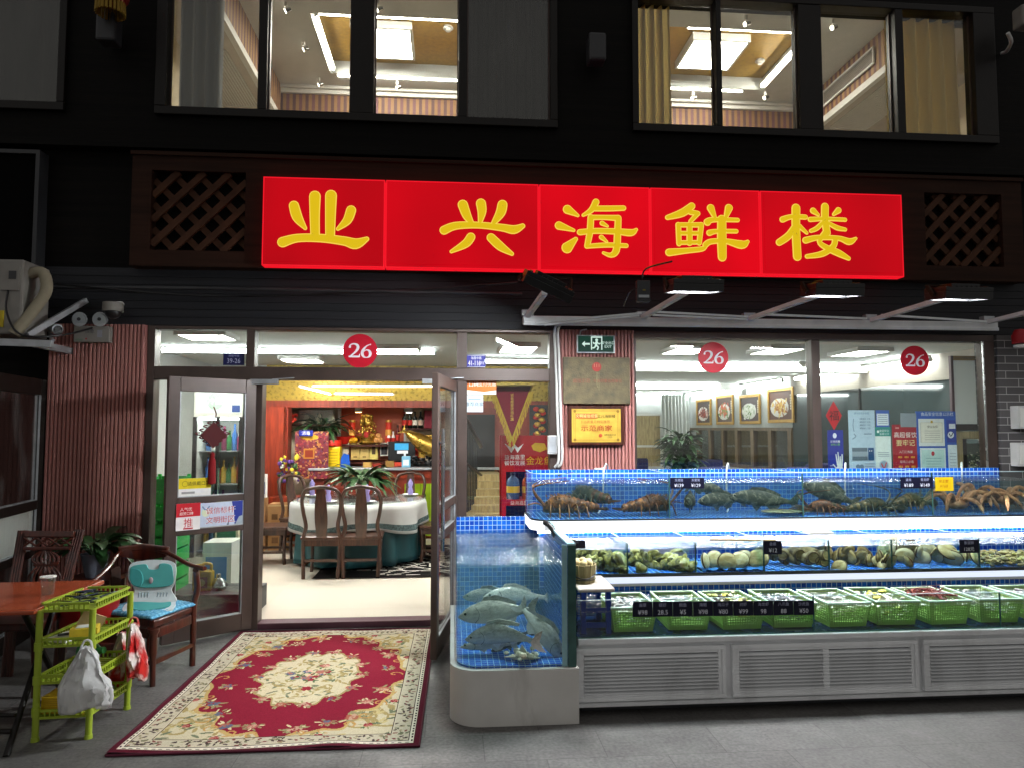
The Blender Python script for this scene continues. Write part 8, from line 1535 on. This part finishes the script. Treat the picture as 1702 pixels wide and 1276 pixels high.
q = MB('dull_white'); q.box(x1-.15, 5.435, 2.6, x1-.02, 5.449, 2.78); q.build('service_cover', parent=AU); q = MB(F('#c2ad2a')); q.box(x1-.2, 5.438, 2.33, x1-.12, 5.449, 2.45); q.build('energy_label', parent=AU); q = MB('dark_grey'); q.box(x1-.09, 5.43, 2.68, x1-.04, 5.4345, 2.74); q.build('grip', parent=AU)
q = MB('galv'); q.bar((x1-.9, 5.45, 2.24), (x1+.22, 5.45, 2.21), .04, .05); q.bar((x1+.1, 5.45, 2.21), (x1+.1, 5.98, 2.21), .04, .05); q.bar((x1+.02, 5.5, 2.28), (x1+.2, 5.95, 2.62), .03, .04); q.build('bracket', parent=AU)
q = MB(F('#8d8672', .7)); q.tube(curve3([(x1-.02,5.55,2.74),(x1+.09,5.53,2.75),(x1+.12,5.53,2.62),(x1+.05,5.5,2.46),(x1-.05,5.45,2.28)]), .04, 10); q.build('insulated_pipe', parent=AU, smooth=60); q = MB('black_plastic'); q.tube(curve3([(x1-.1,5.45,2.6),(x1-.09,5.42,2.45),(x1-.02,5.42,2.3),(x1+.1,5.44,2.26),(x1+.24,5.6,2.3),(x1+.3,5.9,2.4)]), .008, 6); q.build('cable', parent=AU, smooth=60)
o = thing('cctv_camera', 'small bullet camera on an arm right of the air conditioner pipe', 'camera', at(85,545,5.8)); q = MB('galv'); a_ = at(96,548,5.75); q.cyl(a_+Vector((-.12,.1,.03)), a_, .035, .04, n=14); q.build('housing', parent=o, smooth=40); MB(F('#15161a',.1)).cyl(a_+Vector((.003,-.002,0)), a_+Vector((.008,-.006,0)), .03, n=14).build('lens', parent=o); q = MB('galv'); q.tube(curve3([a_+Vector((-.1,.08,.02)), a_+Vector((-.12,.15,-.06)), a_+Vector((-.1,.24,-.06))]), .014); q.build('arm', parent=o, smooth=50)
for (pts, r_, label, mat) in ((((60,478,5.9),(300,479,5.9),(600,484,5.9),(868,489,5.9)), .013, 'long grey conduit running along the wall under the sign', 'dark_grey'), (((95,473,5.85),(350,492,5.92),(620,486,5.92),(860,470,5.8)), .007, 'thin sagging black cable beside the long conduit', 'black_plastic')):
    q = MB(mat); q.tube(curve3([at(*p) for p in pts]), r_, 6); item('conduit' if r_ > .01 else 'cable', label, 'conduit' if r_ > .01 else 'cable', q, None, 60)
q = MB('white_paint'); xp = at(925, 650, 5.88).x
for dx in (0, .028): q.tube(curve3([at(925,535,5.8)+Vector((dx*1.2+.05,0,.02)), Vector((xp+dx-.012,5.88,2.42)), Vector((xp+dx-.005,5.89,2.2)), Vector((xp+dx+.01,5.9,1.7)), Vector((xp+dx+.02,5.9,1.36)), Vector((xp+dx-.01,5.93,1.28))]), .011, 8)
item('pipe_pair', 'pair of white taped pipes running down the left edge of the right fluted column', 'pipe', q, None, 60)
o = thing('junction_box', 'grey white junction box low beside the taped pipes', 'box', at(918,738,5.9)); x0, z0, x1, z1 = span(911, 723, 926, 754, 5.92); MB('white_paint').box(x0, 5.92, z0, x1, 5.968, z1).build('casing', parent=o, bevel=.005); MB('galv').box(x0+.008, 5.916, z0+.008, x1-.008, 5.9199, z1-.008).build('lid', parent=o)
def socket(): 
    x0, z0, x1, z1 = span(988, 777, 1003, 792, 5.9); item('wall_socket', 'small white socket at the foot of the right fluted column', 'socket', MB('offwhite').box(x0, 5.9, z0, x1, 5.919, z1), None, 0, .004)
socket()
emit('exit_green', (.004, .035, .022), 1.0); emit('exit_white', (.62, .8, .72), 1.0)
ES = thing('exit_sign', 'green lit EXIT sign with running man and arrow on the right fluted column', 'exit sign', at(990,586,5.9)); x0, z0, x1, z1 = span(959, 557, 1022, 587, 5.88); w_, h_ = x1-x0, z1-z0
q = MB('galv'); q.box(x0, 5.885, z0, x1, 5.919, z1); q.build('housing', parent=ES, bevel=.003); pl = Plane((x0, 5.885, z0)); pl.rect(w_*.03,h_*.06,w_*.97,h_*.94,'exit_green'); EW = 'exit_white'
pl.poly([(w_*.13,h_*.5),(w_*.21,h_*.66),(w_*.21,h_*.55),(w_*.34,h_*.55),(w_*.34,h_*.45),(w_*.21,h_*.45),(w_*.21,h_*.34)], EW); pl.rect(w_*.37,h_*.18,w_*.67,h_*.92,EW); pl.rect(w_*.4,h_*.18,w_*.64,h_*.84,'exit_green')
pl.disc(w_*.52,h_*.72,h_*.08,EW); pl.stroke([(w_*.52,h_*.62),(w_*.5,h_*.42)], h_*.13, EW); pl.stroke([(w_*.5,h_*.42),(w_*.56,h_*.33),(w_*.54,h_*.2)], h_*.08, EW); pl.stroke([(w_*.5,h_*.42),(w_*.46,h_*.3),(w_*.42,h_*.28)], h_*.08, EW); pl.stroke([(w_*.52,h_*.6),(w_*.45,h_*.52),(w_*.43,h_*.58)], h_*.06, EW); pl.stroke([(w_*.53,h_*.6),(w_*.58,h_*.5),(w_*.61,h_*.54)], h_*.06, EW)
pl.text('安全出口', w_*.82, h_*.56, h_*.17, EW); pl.text('EXIT', w_*.82, h_*.36, h_*.14, EW); pl.build('legend', parent=ES)
q = MB('white_paint'); q.tube(curve3([at(964,557,5.9), at(966,550,5.88), at(975,548,5.9)]), .006, 6); q.build('lead', parent=ES, smooth=50)
pbr('brass_worn', '#5d5338', .5, metal=.25, var=.35, scale=18, bump=.2, bscale=90)
BP = thing('brass_plaque', 'worn brass plaque with faded red emblem and lettering on the right fluted column', 'plaque', at(991,670,5.9)); x0, z0, x1, z1 = span(936, 594, 1047, 671, 5.89); w_, h_ = x1-x0, z1-z0
MB('brass_worn').box(x0, 5.885, z0, x1, 5.919, z1).build('plate', parent=BP, bevel=.004); pl = Plane((x0, 5.885, z0)); RD = F('#a83a36', .6); pl.disc(w_*.5,h_*.79,h_*.1,RD); [pl.stroke([(w_*(.465+.035*k),h_*.85),(w_*(.465+.035*k),h_*.79)], .004, F('#c9a07a')) for k in range(3)]; pl.text('诚信示范', w_*.27, h_*.49, h_*.085, F('#8f4436')); pl.text('守合同重信用单位', w_*.66, h_*.49, h_*.07, F('#8f4436')); [pl.rect(w_*(.49+.02*k),h_*(.4-.05*k),w_*(.493+.02*k),h_*.68,F('#b3a67c')) for k in range(3)]; pl.build('engraving', parent=BP)
GP = thing('gold_plaque', 'gold plaque in a dark wood frame with red characters below the brass plaque', 'plaque', at(991,738,5.9)); x0, z0, x1, z1 = span(944, 674, 1037, 739, 5.89); w_, h_ = x1-x0, z1-z0
MB('rosewood').box(x0, 5.88, z0, x1, 5.919, z1).build('frame', parent=GP, bevel=.006); pbr('gold_leaf', '#c9a640', .4, metal=.35, var=.12, scale=12); pl = Plane((x0+.03, 5.88, z0+.025)); w_ -= .06; h_ -= .05; pl.slab(0,0,w_,h_,'gold_leaf',.004); DG = F('#8a6a20')
for k in (.04,.07): pl.rect(w_*k,h_*k,w_*(1-k),h_*k+.002,DG); pl.rect(w_*k,h_*(1-k),w_*(1-k),h_*(1-k)+.002,DG); pl.rect(w_*k,h_*k,w_*k+.002,h_*(1-k),DG); pl.rect(w_*(1-k),h_*k,w_*(1-k)+.002,h_*(1-k),DG)
for u in (.06,.94):
    for v in (.07,.93): pl.disc(w_*u,h_*v,.012,DG)
pl.rect(w_*.08,h_*.72,w_*.52,h_*.86,F('#c9562a')); pl.text('文明诚信经营', w_*.3, h_*.79, h_*.1, F('#e8d27a')); pl.text('文兴海鲜楼', w_*.7, h_*.78, h_*.1, F('#5a4a1c')); pl.text('3·15质量月特别推荐', w_*.48, h_*.61, h_*.09, F('#a8622a')); pl.text('示范商家', w_*.5, h_*.42, h_*.17, F('#a8361c'), sx=1.25); pl.disc(w_*.58,h_*.2,h_*.055,F('#b5502a')); pl.text('消费者委员会', w_*.77, h_*.22, h_*.055, F('#5a4a1c')); pl.text('工商局', w_*.77, h_*.14, h_*.045, F('#5a4a1c')); pl.build('plate', parent=GP)
o = thing('switch_box', 'small black cable box hanging from the awning between the first two arms', 'box', at(1070,500,4.9)); x0, z0, x1, z1 = span(1059, 466, 1081, 502, 5.0); MB('dark_grey').box(x0, 5.0, z0, x1, 5.05, z1).build('casing', parent=o, bevel=.006); q = MB('galv'); q.box(x0+.01, 4.995, z0+.03, x1-.01, 4.999, z0+.05); q.m = F('#8a7a2a'); q.box(x0+.04, 4.994, z0+.08, x0+.06, 4.999, z0+.09); q.build('label_strip', parent=o); q = MB('black_plastic'); q.tube(curve3([(x0+.04,5.02,z1),(x0+.04,4.9,z1+.06),(x0+.1,4.5,z1+.02)]), .006, 6); q.tube(curve3([(x0-.0,5.02,z0+.1),(x0-.05,5.03,z0+.07),(x0-.05,5.2,z0+.0)]), .004, 6); q.build('cable', parent=o, smooth=50)
for px, py, t in ((991, 83, 'left of the right upstairs window'), (181, 50, 'left of the left upstairs window')):
    p = at(px, py, 5.85); o = thing('wall_speaker', 'dark grey wall speaker box %s' % t, 'speaker', p); q = MB('dark_grey'); q.box(p.x-.075, 5.78, p.z-.12, p.x+.075, 5.93, p.z+.12); q.build('housing', parent=o, bevel=.02); MB('galv').box(p.x-.02, 5.93, p.z-.03, p.x+.02, 6.0, p.z+.03).build('bracket', parent=o)
p = at(184, 6, 5.7); o = thing('lantern', 'fringed yellow lantern bottom at the top edge beside the left upstairs window', 'lantern', p); MB(F('#7a1a1a',.6)).lathe([(.1,.35),(.15,.2),(.13,.05),(.1,0)], p, 16).build('body', parent=o, smooth=50); q = MB(F('#8a6f22',.7)); [q.cyl(p+Vector((.095*cos(a),.095*sin(a),.02)), p+Vector((.1*cos(a),.1*sin(a),-.09)), .012, n=5) for a in [2*pi*k/22 for k in range(22)]]; q.build('fringe', parent=o)
p = at(1692, 38, 5.7); o = thing('cctv_camera', 'white wall camera at the upper right corner', 'camera', p); MB('dull_white').box(p.x-.02, 5.62, p.z-.06, p.x+.2, 5.75, p.z+.13).build('housing', parent=o, bevel=.02); q = MB('white_paint'); q.tube(curve3([(p.x-.1,5.7,p.z-.1),(p.x-.03,5.75,p.z-.15),(p.x+.05,5.9,p.z-.15),(p.x+.08,5.99,p.z-.12)]), .016); q.build('arm', parent=o, smooth=50)
for py0, py1, t in ((674,712,'upper'), (735,774,'lower')):
    x0, z0, x1, z1 = span(1689, py0, 1740, py1, 5.9); o = thing('meter_box', 'pale grey meter box on the brick pier, %s of the two' % t, 'meter box', ((x0+x1)/2, 5.9, z0)); MB('white_paint').box(x0, 5.88, z0, x1, 5.969, z1).build('casing', parent=o, bevel=.006); MB('offwhite').box(x0+.02, 5.874, z0+.02, x1-.02, 5.8799, z1-.02).build('lid', parent=o)
q = MB(F('#a8252c',.4)); p = at(1697, 560, 5.85); q.lathe([(.03,-.07),(.07,-.06),(.075,.0),(.05,.06),(.001,.07)], p, 16); q.m = 'offwhite'; q.cyl(p+Vector((0,0,-.1)), p+Vector((0,0,-.07)), .06); item('alarm_horn', 'red and white alarm at the right edge above the brick pier', 'alarm', q)
